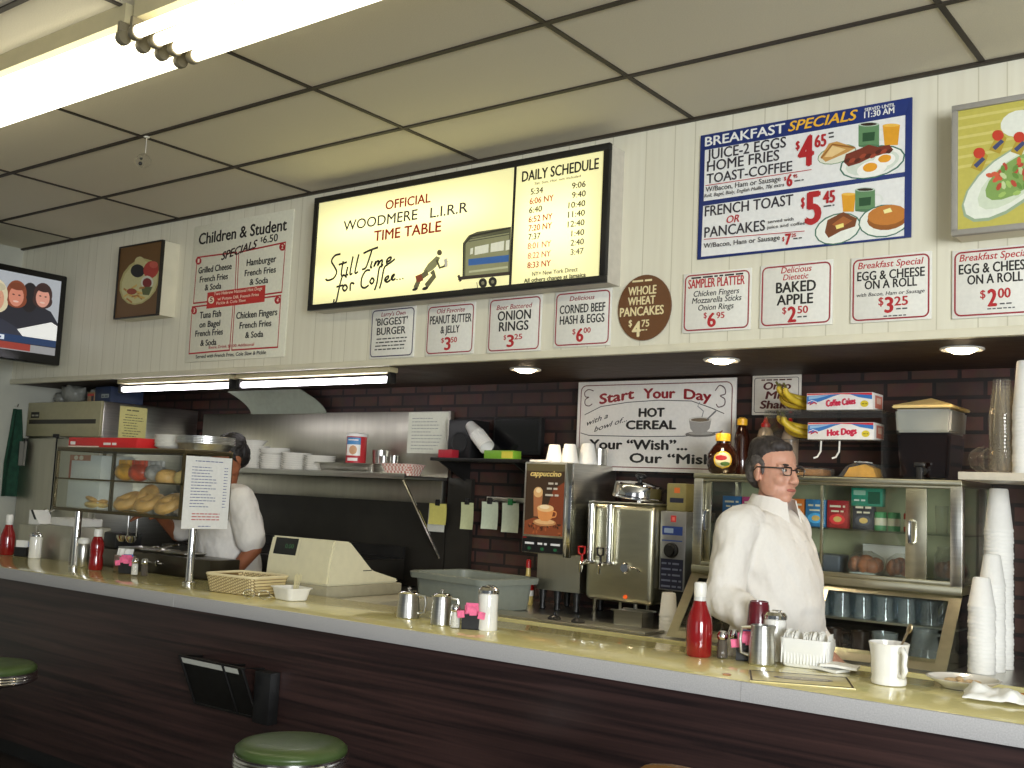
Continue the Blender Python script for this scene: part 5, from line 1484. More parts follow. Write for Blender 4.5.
# lower part: upside-down drinking glasses on the rack and two pitchers
gl = MB()
gl.lathe([(0.036, 0), (0.029, 0.095), (0.02, 0.1), (0, 0.1), ], 16)
gl.lathe([(0.0335, 0.0), (0.0275, 0.092), (0, 0.094)], 16)
M_GLS = thin_glass('smoky_glass', (0.80, 0.84, 0.86), haze=0.10)
g0 = gl.build('tumbler', M_GLS, loc=(-2.15, 4.42, 1.0135))
tag(g0, 'upside-down clear tumbler on the rack behind the sloping glass', 'glass', 'tumblers on the case rack')
for r in range(3):
    for k in range(11):
        if r == 0 and k == 0:
            continue
        c = g0.copy()
        scene.collection.objects.link(c)
        c.location = (-2.15 + k * 0.088 + (0.02 if r % 2 else 0), 4.42 + r * 0.09, 1.0135)
cup = MB()
cup.lathe([(0, 0), (0.03, 0), (0.034, 0.006), (0.042, 0.09), (0.039, 0.09), (0.031, 0.008), (0, 0.006)], 20)
M_FROST = mat('frosted_plastic', srgb(196, 206, 204), 0.35, trans=0.15)
o = cup.build('plastic_cup', M_FROST, loc=(-1.53, 4.40, 1.1155))
o.scale = (1.25, 1.25, 0.9)
tag(o, 'pale frosted cup on top of the tumblers in the case', 'cup')
pi = MB()
pi.lathe([(0, 0), (0.06, 0), (0.062, 0.01), (0.045, 0.11), (0.05, 0.13), (0.047, 0.13), (0.041, 0.11), (0.056, 0.012), (0, 0.008)], 22)
t = thing('glass_pitcher', 'clear glass pitcher low behind the sloping glass beside right post', 'pitcher', (-1.255, 4.31, BC + 0.001))
pi.build('body', M_GLS, t)
b = MB()
b.tube([(0.045, 0, 0.11), (0.08, 0, 0.105), (0.09, 0, 0.07), (0.075, 0, 0.035), (0.058, 0, 0.03)], 0.006, 8)
b.build('handle', M_GLS, t)
b = MB()
b.lathe([(0, 0), (0.04, 0), (0.042, 0.01), (0.05, 0.1), (0.046, 0.1), (0.038, 0.012), (0, 0.01)], 20)
o = b.build('glass_beaker', M_GLS, loc=(-1.40, 4.29, BC + 0.001))
tag(o, 'clear glass beaker low behind the sloping glass, behind the white mug', 'glass')
# dark mugs on the floor of the lower case
b = MB()
b.lathe([(0, 0), (0.036, 0), (0.04, 0.006), (0.04, 0.085), (0.036, 0.085), (0.034, 0.01), (0, 0.01)], 18)
mug0 = thing('dark_mug', 'dark brown coffee mug under the rack in the lower case', 'mug', (-2.1, 4.38, BC + 0.001), 0.3, 'dark mugs in the lower case')
b.build('body', mat('brown_glaze', srgb(48, 34, 28), 0.2), mug0)
b = MB()
b.tube([(0.038, 0, 0.07), (0.062, 0, 0.066), (0.068, 0, 0.045), (0.058, 0, 0.022), (0.038, 0, 0.018)], 0.006, 8)
b.build('handle', MATS['brown_glaze'], mug0)
for k in range(1, 6):
    dup(mug0, (-2.1 + k * 0.115, 4.38, BC + 0.001), mug0['label'])
b = MB()
b.prism([(0, 0), (0.012, 0), (0.10, 0.14), (0.085, 0.145)], 'y', 0, 0.05)
o = b.build('ladle_holder', mat('olive_plastic', srgb(150, 140, 80), 0.4), loc=(-1.29, 4.50, 1.0135))
b = None
tag(o, 'slanted olive tag leaning among tumblers near right post', 'tag')

# ================================================================ on top of the case
M_SYRUP = mat('dark_syrup', srgb(44, 18, 10), 0.15, var=0.1, coat=0.4)
M_YEL = mat('yellow_cap', srgb(232, 176, 40), 0.4)
M_RED = mat('red_plastic', srgb(170, 28, 26), 0.35, var=0.08)
TOPZ = KZ1 + 0.0005
t = thing('syrup_bottle', 'round brown syrup bottle with yellow cap and round label on the case', 'syrup bottle', (-2.175, 4.42, TOPZ))
b = MB()
b.lathe([(0, 0), (0.045, 0.0), (0.06, 0.012), (0.072, 0.05), (0.068, 0.09), (0.045, 0.125), (0.03, 0.14), (0.03, 0.15), (0, 0.15)], 28)
b.build('body', M_SYRUP, t)
b = MB()
b.lathe([(0.028, 0.148), (0.034, 0.15), (0.034, 0.178), (0.03, 0.184), (0, 0.184)], 24)
b.build('cap', M_YEL, t)
# label: round sticker wrapped on the front
b = MB()


def sticker(mb, rad, zc, w, h, ang, n=14, lift=0.0012):
    """an oval sticker hugging a bulged bottle; ang = facing azimuth"""
    rows = 8
    for j in range(rows):
        for i in range(n):
            q = []
            for di, dj in ((0, 0), (1, 0), (1, 1), (0, 1)):
                v = -1 + 2 * (j + dj) / rows
                hw = math.sqrt(max(0, 1 - v * v))
                uu = (-1 + 2 * (i + di) / n) * hw
                a = ang + uu * w / 2 / rad(zc + v * h / 2)
                rr = rad(zc + v * h / 2) + lift
                q.append((rr * math.cos(a), rr * math.sin(a), zc + v * h / 2))
            mb.add(q, [[0, 1, 2, 3]])


def prof_r(pts):
    def f(z):
        for (r0, z0), (r1, z1) in zip(pts, pts[1:]):
            if z0 <= z <= z1:
                return r0 + (r1 - r0) * (z - z0) / max(1e-9, z1 - z0)
        return pts[-1][0]
    return f


SYP = prof_r([(0.045, 0.0), (0.06, 0.012), (0.072, 0.05), (0.068, 0.09), (0.045, 0.125), (0.03, 0.14)])
CAMAZ = lambda x, y: math.atan2(-y, -x)
sticker(b, SYP, 0.064, 0.082, 0.08, CAMAZ(-2.175, 4.42))
b.cur = 1
sticker(b, SYP, 0.064, 0.068, 0.066, CAMAZ(-2.175, 4.42), lift=0.002)
b.cur = 2
sticker(b, SYP, 0.046, 0.04, 0.02, CAMAZ(-2.175, 4.42) + 0.15, lift=0.0028)
b.cur = 3
sticker(b, SYP, 0.072, 0.05, 0.024, CAMAZ(-2.175, 4.42) - 0.1, lift=0.0028)
b.build('label_sticker', [ink((226, 190, 60)), ink((228, 220, 180)), ink((90, 130, 60)), ink((190, 40, 40))], t)

t = thing('syrup_bottle', 'tall thin dark syrup bottle with yellow cap behind the round one', 'syrup bottle', (-2.16, 4.58, TOPZ))
b = MB()
b.lathe([(0, 0), (0.036, 0), (0.04, 0.008), (0.042, 0.08), (0.034, 0.12), (0.036, 0.17), (0.026, 0.215), (0.018, 0.235), (0, 0.235)], 24)
b.build('body', M_SYRUP, t)
b = MB()
b.lathe([(0.02, 0.233), (0.024, 0.235), (0.024, 0.262), (0.012, 0.27), (0, 0.27)], 20)
b.build('cap', M_YEL, t)
for x, y, lb in ((-2.035, 4.56, 'clear squeeze bottle with red cap left of man on the case'), (-1.935, 4.60, 'clear squeeze bottle with red cap directly behind the man')):
    t = thing('squeeze_bottle', lb, 'bottle', (x, y, TOPZ), 0, 'red capped bottles on the case')
    b = MB()
    b.lathe([(0, 0), (0.034, 0), (0.038, 0.01), (0.038, 0.13), (0.04, 0.17), (0.03, 0.21), (0.016, 0.225), (0, 0.225)], 22)
    b.build('body', mat('cloudy_bottle', srgb(170, 150, 128), 0.25, trans=0.3), t)
    b = MB()
    b.lathe([(0.018, 0.222), (0.021, 0.225), (0.021, 0.238), (0.012, 0.246), (0.006, 0.268), (0, 0.268)], 18)
    b.build('cap', M_RED, t)

# acrylic pastry stand
SX0, SX1, SY0_, SY1_ = -1.97, -1.455, 4.40, 4.68
stand = thing('pastry_stand', 'clear acrylic two-shelf pastry stand on top of the case', 'stand', (0, 0, 0))
for nm, z in (('bottom_tray', TOPZ), ('middle_shelf', 1.735), ('top_shelf', 1.860)):
    b = MB()
    b.box(SX0, SX1, SY0_, SY1_, z, z + 0.005)
    b.box(SX0, SX1, SY0_ - 0.004, SY0_, z - (0.03 if z > 1.8 else 0), z + 0.005)
    b.build(nm, M_PLEXI, stand)
for x in (SX0, SX1 - 0.005):
    b = MB()
    b.box(x, x + 0.005, SY0_ + 0.001, SY1_, TOPZ + 0.005, 1.86)
    b.build('side_panel', M_PLEXI, stand)
b = MB()
for x in (-1.72, -1.64):
    b.tube([(x, SY0_ + 0.02, 1.734), (x, SY0_ + 0.015, 1.69), (x - 0.006, SY0_ - 0.006, 1.665), (x - 0.02, SY0_ - 0.012, 1.66)], 0.004, 6)
b.build('hook', M_WHITE, stand)
# cake boxes on the stand


def cake_box(x, y, z, word, label, wy):
    t = thing('cake_box', label, 'box', (x, y, z), R(wy), 'cake boxes on the pastry stand')
    W, D, H = 0.285, 0.13, 0.074
    b = MB()
    b.box(0, W, 0, D, 0, H, 0.002)
    b.build('carton', ink((236, 232, 226)), t)
    A = Art((0, -0.0003, 0), (1, 0, 0), (0, 0, 1))
    A.poly((214, 52, 60), [(0.002, H - 0.002), (0.002, H - 0.008), (W * 0.5, H - 0.006), (W - 0.002, H - 0.012), (W - 0.002, H - 0.002)])
    A.poly((58, 120, 190), [(0.002, 0.026), (0.06, 0.038), (0.12, 0.060), (0.15, H - 0.006), (0.002, H - 0.012)])
    A.poly((58, 120, 190), [(W - 0.10, H - 0.006), (W - 0.06, H - 0.020), (W - 0.002, H - 0.030), (W - 0.002, H - 0.012)])
    A.poly((150, 190, 220), [(0.01, 0.046), (0.05, 0.052), (0.10, 0.064), (0.01, 0.060)])
    A.line((196, 30, 50), [(0.006, 0.03), (0.02, 0.036), (0.014, 0.024), (0.034, 0.034), (0.046, 0.028)], 0.006)
    A.line((240, 240, 240), [(0.006, 0.036), (0.024, 0.043), (0.046, 0.036)], 0.003)
    A.text((206, 30, 70), word, 0.085, 0.016, 0.215, 0.026, 0.06, 0.0, 0.026)
    A.oval((224, 200, 50), W - 0.034, 0.026, 0.017, 0.014)
    A.scribble((120, 110, 40), W - 0.045, 0.024, W - 0.023, 0.006, seed=3)
    A.build(t)
    A2 = Art((W + 0.0003, 0, 0), (0, 1, 0), (0, 0, 1))
    A2.rect((206, 120, 100), 0.03, 0.01, 0.12, 0.064)
    A2.rect((226, 190, 170), 0.05, 0.03, 0.1, 0.055)
    A2.build(t, {'artwork': 'end_print'})


cake_box(-1.79, 4.425, 1.8655, 'Coffee Cakes', 'long white and blue coffee cake box on top shelf of acrylic stand', 0)
cake_box(-1.785, 4.43, 1.7405, 'Hot Dogs', 'long white and blue roll box on middle shelf of acrylic stand', 0)
# bananas
M_BAN = mat('banana_skin', srgb(196, 168, 44), 0.45, var=0.22, scale=18)
M_BANT = mat('banana_stem', srgb(88, 84, 30), 0.6)


def banana_bunch(x, y, z, rz, label, n, tilt=0.0):
    t = thing('banana_bunch', label, 'bananas', (x, y, z), rz, 'bananas on the pastry stand')
    for k in range(n):
        off = (k - (n - 1) / 2)
        b = MB()
        pts, rs = [], []
        for i in range(11):
            u = i / 10
            a = R(-10 + 105 * u)
            px = 0.115 * math.sin(a) * 1.15
            pz = 0.115 * (1 - math.cos(a)) * 0.75
            pts.append((px - 0.06, off * 0.024 * (0.5 + u * 0.7), 0.018 + pz * 0.55 + 0.0 + 0.012 * (1 - abs(off) / n)))
            rs.append(0.016 * (0.35 + 0.65 * math.sin(PI * min(1, max(0.06, u * 0.92 + 0.04))) ** 0.5))
        fan = Matrix.Rotation(R(13) * off, 4, 'Z') @ Matrix.Rotation(R(-10) * (k % 2), 4, 'Y')
        pts = [fan @ Vector(p_) + Vector((0, 0, 0.011 * (k % 3) + 0.004 * k)) for p_ in pts]
        b.tube(pts, rs, 8)
        f = b.build('banana', M_BAN, t, smooth=60)
        s = MB()
        e = Vector(pts[-1])
        s.cyl(e, e + Vector((0.012, 0, 0.022)), 0.006, 0.005, 7)
        s.build('stem', M_BANT, f)


banana_bunch(-1.875, 4.50, 1.8655, R(205), 'green-yellow bananas on top shelf left of coffee cake box', 4)
banana_bunch(-1.875, 4.52, 1.7405, R(190), 'yellow bananas on middle shelf of acrylic stand', 4)
# wrapped cake and flat pastry on the bottom tray
t = thing('wrapped_cake', 'yellow sponge cake in clear wrap on bottom tray of stand', 'cake', (-1.565, 4.50, TOPZ + 0.0055))
b = MB()
b.prism([(-0.07, 0), (0.07, 0), (0.055, 0.04), (0.02, 0.055), (-0.045, 0.04)], 'y', -0.045, 0.045)
b.build('sponge', mat('sponge_cake', srgb(214, 158, 52), 0.6, var=0.15, scale=30), t)
b = MB()
b.prism([(-0.09, 0), (0.085, 0), (0.065, 0.055), (0.0, 0.068), (-0.055, 0.045)], 'y', -0.055, 0.055)
b.build('wrapper', M_WRAP, t)
b = MB()
b.prism([(-0.03, 0.0632), (0.028, 0.0622), (0.026, 0.066), (-0.03, 0.067)], 'y', -0.03, 0.03)
b.build('sticker', M_PAPER, t)
t = thing('pastry_bar', 'flat brown pastry bars on bottom tray left of yellow cake', 'pastry', (-1.78, 4.50, TOPZ + 0.0055))
b = MB()
b.box(-0.09, 0.06, -0.05, 0.05, 0, 0.03, 0.008)
b.build('pastry', mat('pastry_flat', srgb(140, 96, 44), 0.5, var=0.3, scale=40), t)
b = MB()
b.box(-0.1, 0.07, -0.06, 0.06, 0.0, 0.036, 0.006)
b.build('wrapper', M_WRAP, t)

# iced tea dispenser
t = thing('tea_dispenser', 'square clear dispenser half full of dark iced tea on the case', 'drink dispenser', (-1.285, 4.48, TOPZ))
M_PC = thin_glass('cloudy_polycarbonate', (0.86, 0.80, 0.66), haze=0.35)


def taper_box(mb, w0, d0, w1, d1, z0, z1, bev=0.012):
    b2 = bmesh.new()
    bmesh.ops.create_cube(b2, size=1)
    for v in b2.verts:
        top = v.co.z > 0
        v.co = Vector((v.co.x * (w1 if top else w0), v.co.y * (d1 if top else d0), z1 if top else z0))
    bmesh.ops.bevel(b2, geom=b2.edges[:], offset=bev, segments=2, affect='EDGES')
    mb.bm(b2)


b = MB()
taper_box(b, 0.19, 0.20, 0.225, 0.24, 0, 0.285)
b.build('container', M_GLASS, t)
b = MB()
taper_box(b, 0.2085, 0.2215, 0.219, 0.233, 0.188, 0.281, 0.008)
tag(b.build('foggy_inside', M_PC, t), 'fogged empty upper half')
b = MB()
taper_box(b, 0.184, 0.194, 0.2075, 0.2205, 0.006, 0.187)
b.build('iced_tea', mat('iced_tea', srgb(22, 12, 10), 0.12, coat=0.3), t)
b = MB()
taper_box(b, 0.24, 0.255, 0.235, 0.25, 0.285, 0.297, 0.004)
b.add([(-0.117, -0.124, 0.297), (0.117, -0.124, 0.297), (0.117, 0.124, 0.297), (-0.117, 0.124, 0.297), (0, 0, 0.335)], [[0, 1, 4], [1, 2, 4], [2, 3, 4], [3, 0, 4]])
b.build('lid', mat('cream_lid', srgb(232, 206, 140), 0.45, var=0.04), t, smooth=20)
b = MB()
b.cyl((0, -0.10, 0.035), (0, -0.145, 0.035), 0.016, seg=14)
b.box(-0.012, 0.012, -0.155, -0.135, 0.0, 0.05, 0.004)
b.box(-0.02, 0.02, -0.16, -0.13, 0.05, 0.066, 0.004)
b.build('spigot', M_BLACK, t)

# ================================================================ cup shelf at the right, level with the case top
shf = thing('cup_shelf', 'pale narrow shelf of cups level with the case top at right edge', 'shelf', (0, 0, 0))
b = MB()
b.box(-1.06, 0.3, 4.02, 4.50, 1.575, 1.603, 0.003)
b.build('board', mat('pale_laminate', srgb(216, 206, 186), 0.4), shf)
b = MB()
for x in (0.24,):
    b.box(x, x + 0.04, 4.42, 4.46, BC, 1.575, 0.002)
b.box(-0.88, -0.84, 4.62, 4.66, BC, 1.575, 0.002)
b.box(-0.86, 0.3, 4.50, 4.66, 1.56, 1.575)
b.build('support_post', M_STEELB, shf)
SHZ = 1.6035
b = MB()
b.lathe([(0.052, 0), (0.047, 0.022), (0.030, 0.046), (0.012, 0.056), (0, 0.057)], 20)
b.lathe([(0.057, -0.003), (0.058, 0.002), (0.052, 0.002)], 20)
d0 = b.build('dome_lid', M_PLEXI, smooth=60)
tag(d0, 'clear plastic dome lid lying sideways beside the tea dispenser', 'lid', 'dome lids by the tea dispenser')
for k in range(4):
    c = d0 if k == 0 else d0.copy()
    if k:
        scene.collection.objects.link(c)
    c.location = (-1.045 + k * 0.036, 4.32, SHZ + 0.0585)
    c.rotation_euler = (0, R(-90 - k * 3), 0.25)

# nested cups -------------------------------------------------------------
M_FOAM = mat('foam_cup', srgb(238, 236, 228), 0.6, var=0.02, scale=60)


def foam_cup_mb(r0, r1, h):
    """upside-down tapered cup (narrow base on top)"""
    b = MB()
    b.lathe([(r1 * 0.94, 0), (r1 * 1.0, 0.0), (r1 * 1.02, 0.005), (r1 * 1.0, 0.011), (r1 * 0.965, 0.014), (r0, h - 0.004), (r0 - 0.003, h), (r0 * 0.8, h), (r0 * 0.78, h - 0.006), (0, h - 0.006)], 24)
    return b


def cup_stack(x, y, z, n, pitch, r0, r1, h, label, top_label, group, m, name='foam_cup'):
    c0 = foam_cup_mb(r0, r1, h).build(name, m, loc=(x, y, z))
    tag(c0, label, 'cup', group)
    for k in range(1, n):
        c = c0.copy()
        scene.collection.objects.link(c)
        c.location = (x + 0.0012 * math.sin(k * 1.7 + x * 9), y + 0.0012 * math.cos(k * 1.3), z + pitch * k)
        if k == n - 1:
            c['label'] = top_label


cup_stack(-1.032, 4.24, BC + 0.001, 17, 0.0146, 0.030, 0.047, 0.11, 'white foam cup nested in the shortest stack at right', 'topmost upside-down foam cup of the shortest stack', 'foam cups in the shortest stack', M_FOAM)
cup_stack(-1.02, 4.335, BC + 0.001, 22, 0.0146, 0.030, 0.047, 0.12, 'white foam cup nested in the middle-height stack at right', 'topmost upside-down foam cup of the middle-height stack', 'foam cups in the middle stack', M_FOAM)
cup_stack(-1.02, 4.44, BC + 0.001, 36, 0.0146, 0.034, 0.052, 0.165, 'white foam cup nested in the tallest stack under the shelf', 'topmost upside-down foam cup of the tallest stack', 'foam cups in the tallest stack', M_FOAM)
# clear cups, rims up, on the shelf
M_CLR = thin_glass('clear_cup_plastic', (0.93, 0.91, 0.86), haze=0.04)
cb = MB()
cb.lathe([(0, 0.002), (0.030, 0), (0.0425, 0.125), (0.045, 0.127), (0.0445, 0.132), (0.042, 0.130)], 20)
for (x, y, n, lb, gp) in ((-0.935, 4.12, 17, 'clear plastic cup nested in the left shelf stack', 'clear cups in the left stack'), (-0.925, 4.225, 16, 'clear plastic cup nested in the rear shelf stack', 'clear cups in the rear stack')):
    up = MB()
    up.lathe([(0.045, 0), (0.0455, 0.006), (0.0425, 0.008), (0.030, 0.132), (0, 0.130)], 20)
    c0 = up.build('clear_cup', M_CLR, loc=(x, y, SHZ), smooth=50)
    tag(c0, lb, 'cup', gp)
    for k in range(1, n):
        c = c0.copy()
        scene.collection.objects.link(c)
        c.location = (x, y, SHZ + 0.0128 * k)
cup_stack(-0.852, 4.10, SHZ, 18, 0.0135, 0.030, 0.044, 0.17, 'white paper cup nested in the stack on the shelf', 'topmost white paper cup of the shelf stack', 'paper cups on the shelf', M_FOAM, 'paper_cup')

# ================================================================ cappuccino machine
cap = thing('cappuccino_machine', 'steel cappuccino machine with brown coffee picture on its front', 'coffee machine', (-3.22, 4.34, BC))
b = MB()
b.box(0, 0.28, 0.0, 0.42, 0.285, 0.735, 0.006)
b.build('head', M_STEEL, cap)
b = MB()
b.box(0.255, 0.292, -0.006, 0.012, 0.275, 0.735, 0.003)
b.build('side_trim', M_CHROME, cap)
b = MB()
b.box(0.01, 0.27, 0.13, 0.42, 0.10, 0.285)
b.build('pedestal', M_STEELB, cap)
for x in (0.03, 0.12, 0.235):
    for y in ((0.16,) if x == 0.12 else (0.16, 0.38)):
        b = MB()
        b.lathe([(0.012, 0), (0.017, 0.006), (0.014, 0.03), (0.02, 0.1)], 12, (x, y, 0))
        b.build('leg', M_BLACK, cap)
A = Art((0, 0, 0), (1, 0, 0), (0, 0, 1))
A.rect((62, 44, 28), 0.012, 0.375, 0.245, 0.725)
A.rect((92, 84, 56), 0.012, 0.69, 0.245, 0.725)
A.poly((128, 62, 34), [(0.245, 0.64), (0.18, 0.60), (0.15, 0.52), (0.17, 0.44), (0.245, 0.42)])
A.poly((140, 72, 40), [(0.012, 0.44), (0.07, 0.46), (0.16, 0.45), (0.245, 0.43), (0.245, 0.375), (0.012, 0.375)])
for i in range(26):
    rr = random.Random(i)
    A.oval(((90, 44, 22), (176, 96, 52), (60, 32, 18))[i % 3], 0.02 + rr.random() * 0.215, 0.382 + rr.random() * 0.05, 0.009, 0.005, rot=rr.random() * 3, seg=8)
A.poly((176, 112, 72), [(0.068, 0.465), (0.112, 0.465), (0.118, 0.575), (0.062, 0.575)])
A.oval((222, 178, 120), 0.09, 0.585, 0.028, 0.026)
A.oval((240, 216, 170), 0.092, 0.594, 0.016, 0.012)
A.oval((200, 140, 88), 0.135, 0.438, 0.07, 0.018)
A.oval((232, 186, 130), 0.135, 0.442, 0.06, 0.013)
A.poly((226, 150, 86), [(0.088, 0.505), (0.188, 0.505), (0.178, 0.46), (0.155, 0.445), (0.118, 0.445), (0.096, 0.46)])
A.oval((240, 196, 138), 0.138, 0.508, 0.05, 0.018)
A.oval((250, 226, 186), 0.132, 0.514, 0.03, 0.010)
A.line((226, 150, 86), [(0.186, 0.495), (0.202, 0.49), (0.20, 0.47), (0.18, 0.466)], 0.006, smooth=True)
A.text((232, 208, 130), 'cappuccino', 0.038, 0.665, 0.225, 0.026, 0.01, 0.3)
for i, v in enumerate((0.625, 0.60, 0.568)):
    A.scribble((196, 190, 176), 0.15 - i * 0.008, v, 0.205 + i * 0.004, 0.016, seed=i + 3)
A.rect((14, 14, 16), 0.006, 0.29, 0.25, 0.365)
A.rect((150, 30, 30), 0.008, 0.357, 0.03, 0.363)
for i, w in enumerate(('Fr. Vanilla', 'Hazelnut', 'Mocha')):
    A.scribble((226, 226, 226), 0.022 + i * 0.078, 0.328, 0.078 + i * 0.078, 0.017, seed=i + 20)
    A.oval((30, 96, 58), 0.05 + i * 0.078, 0.308, 0.011, 0.008)
A.build(cap, {'artwork': 'front_picture'})
# things on top of the machine
for k, (x, y, z, s) in enumerate(((-3.12, 4.45, 0, 1.0), (-3.04, 4.47, 0, 1.05), (-2.985, 4.55, 0, 1.15))):
    c = foam_cup_mb(0.028, 0.044, 0.092).build('foam_cup', M_FOAM, loc=(x, y, BC + 0.7355))
    c.scale = (s, s, s)
    tag(c, ('left', 'middle', 'right')[k] + ' of three upside-down foam cups on the cappuccino machine', 'cup', 'foam cups on the cappuccino machine')
b = MB()
b.lathe([(0, 0), (0.038, 0), (0.042, 0.004), (0.042, 0.085), (0.039, 0.085), (0.037, 0.008), (0, 0.006)], 24)
o0 = b.build('steel_cup', M_STEEL, loc=(-2.985, 4.655, BC + 0.7355))
tag(o0, 'steel cup behind the foam cups on the cappuccino machine', 'cup', 'steel cups on the cappuccino machine')
for k, x in enumerate((-3.08, -3.175)):
    c = o0.copy()
    scene.collection.objects.link(c)
    c.location = (x, 4.66 + k * 0.01, BC + 0.7355)
b = MB()
b.box(-0.06, 0.06, -0.05, 0.05, 0, 0.012, 0.004)
o = b.build('lid_stack', M_WHITE, loc=(-3.165, 4.43, BC + 0.7355))
tag(o, 'flat white plastic lid at front left corner of the cappuccino machine', 'lid')

# ================================================================ coffee urn
URN = mat('urn_steel', (0.56, 0.54, 0.40), 0.34, 1.0, var=0.06, scale=4, stretch=(2, 2, 9))
urn = thing('coffee_urn', 'square steel coffee urn with two gauge tubes and faucets', 'coffee urn', (-2.88, 4.40, BC))
b = MB()
b.box(0, 0.375, 0, 0.32, 0.085, 0.548, 0.03, 4)
b.build('tank', URN, urn)
b = MB()
b.box(0.006, 0.369, 0.006, 0.314, 0.547, 0.556, 0.004)
b.build('top_plate', M_STEEL, urn)
for x in (0.04, 0.335):
    for y in (0.04, 0.28):
        b = MB()
        b.cyl((x, y, 0), (x, y, 0.09), 0.009, seg=10)
        b.build('leg', M_CHROME, urn)
for x, hc, nm in ((0.045, M_RED, 'red'), (0.150, M_BLACK, 'black')):
    g = MB()
    g.cyl((x, -0.022, 0.27), (x, -0.022, 0.53), 0.017, seg=14)
    g.lathe([(0.02, 0.525), (0.02, 0.54), (0, 0.545)], 14, (x, -0.022, 0))
    g.box(x - 0.02, x + 0.02, -0.02, 0.004, 0.255, 0.275, 0.003)
    g.build('gauge_tube', M_CHROME, urn)
    fx = x - 0.025
    g = MB()
    g.tube([(fx, 0.004, 0.262), (fx, -0.05, 0.262), (fx, -0.065, 0.25), (fx, -0.066, 0.215)], [0.013, 0.013, 0.012, 0.008], 10)
    f = g.build('faucet', M_CHROME, urn)
    h = MB()
    h.cyl((fx, -0.055, 0.265), (fx, -0.055, 0.30), 0.006, seg=8)
    h.tube([(fx - 0.018, -0.06, 0.335), (fx - 0.016, -0.06, 0.305), (fx, -0.058, 0.296), (fx + 0.016, -0.06, 0.305), (fx + 0.018, -0.06, 0.335), ], 0.0055, 8, True)
    tag(h.build('faucet_handle', hc, f), nm + ' faucet handle')
b = MB()
b.lathe([(0, 0), (0.026, 0), (0.026, 0.02), (0.02, 0.026), (0, 0.026)], 20, mtx=Matrix.Translation((0.235, 0.004, 0.25)) @ Matrix.Rotation(R(90), 4, 'X'))
b.tube([(0.255, -0.01, 0.255), (0.30, -0.014, 0.25), (0.315, -0.01, 0.235)], 0.005, 6)
b.build('dial_gauge', M_CHROME, urn)
b = MB()
b.lathe([(0, 0), (0.010, 0), (0.009, 0.008), (0, 0.01)], 12, mtx=Matrix.Translation((0.235, 0.001, 0.115)) @ Matrix.Rotation(R(90), 4, 'X'))
b.build('indicator_lamp', mat('orange_lamp', srgb(226, 100, 40), 0.3, emit=srgb(240, 90, 30), estr=0.5), urn)
lid = thing('urn_lid', 'round chrome lid with black knob lying tilted on the coffee urn', 'lid', (-2.69, 4.56, BC + 0.5695), 0, rot=(R(0), R(7), 0))
b = MB()
b.lathe([(0, 0), (0.125, 0), (0.130, 0.004), (0.130, 0.012), (0.124, 0.016), (0.122, 0.062), (0.116, 0.074), (0.05, 0.084), (0, 0.086)], 36)
b.build('dome', M_CHROME, lid)
b = MB()
b.lathe([(0.012, 0.084), (0.010, 0.096), (0.026, 0.104), (0.028, 0.116), (0.018, 0.124), (0, 0.125)], 16)
b.build('knob', M_BLACK, lid)
lid.location.z += 0.004
t = thing('hot_water_tap', 'chrome water tap unit with black lever behind the urn', 'tap', (-2.80, 4.765, BC))
b = MB()
b.cyl((0, 0, 0), (0, 0, 0.62), 0.015, seg=12)
b.ell((0, -0.0, 0.64), 0.03, 16, 10)
b.tube([(0, 0, 0.62), (0.0, -0.05, 0.645), (0.01, -0.11, 0.63), (0.01, -0.12, 0.60)], 0.011, 8)
b.build('pipe', M_CHROME, t)
b = MB()
b.box(-0.02, 0.03, -0.07, -0.04, 0.585, 0.615, 0.006)
b.build('lever', M_BLACK, t)

# ================================================================ brewer control column right of the urn
br = thing('coffee_brewer', 'narrow grey coffee brewer with black dial and blue buttons beside urn', 'coffee brewer', (-2.50, 4.45, BC))
b = MB()
b.box(0, 0.135, 0, 0.30, 0.16, 0.525, 0.005)
b.build('body', mat('brewer_grey', srgb(150, 150, 150), 0.35, 0.6), br)
b = MB()
b.box(0.012, 0.115, 0.03, 0.27, 0.525, 0.655, 0.006)
tag(b.build('top_housing', mat('olive_enamel', srgb(140, 132, 84), 0.4), br), 'olive upper housing')
b = MB()
b.box(0.02, 0.115, 0.10, 0.28, 0.0, 0.16, 0.004)
b.build('foot', M_BLACK, br)
A = Art((0, 0, 0), (1, 0, 0), (0, 0, 1))
A.rect((206, 60, 60), 0.055, 0.475, 0.083, 0.505)
A.rect((236, 120, 110), 0.062, 0.482, 0.076, 0.498)
A.rect((40, 66, 140), 0.012, 0.415, 0.118, 0.455)
A.rect((150, 170, 200), 0.022, 0.424, 0.07, 0.446)
A.rect((60, 84, 150), 0.012, 0.386, 0.118, 0.392)
A.rect((34, 36, 62), 0.008, 0.166, 0.126, 0.305)
for i in range(5):
    for j in range(2):
        A.scribble((120, 126, 150), 0.014 + j * 0.056, 0.176 + i * 0.026, 0.062 + j * 0.056, 0.014, seed=i * 2 + j)
A.build(br, {'artwork': 'control_panel', 'lettering': 'panel_print'})
A = Art((0.012, 0.03, 0.525), (1, 0, 0), (0, 0, 1))
A.rect((214, 110, 50), 0.04, 0.085, 0.07, 0.11)
A.rect((38, 42, 60), 0.018, 0.04, 0.09, 0.062)
A.build(br, {'artwork': 'upper_display'})
b = MB()
b.lathe([(0, 0), (0.036, 0), (0.034, 0.014), (0.026, 0.016), (0.024, 0.03), (0, 0.03)], 24, mtx=Matrix.Translation((0.064, -0.001, 0.345)) @ Matrix.Rotation(R(90), 4, 'X'))
b.build('dial', M_BLACK, br)
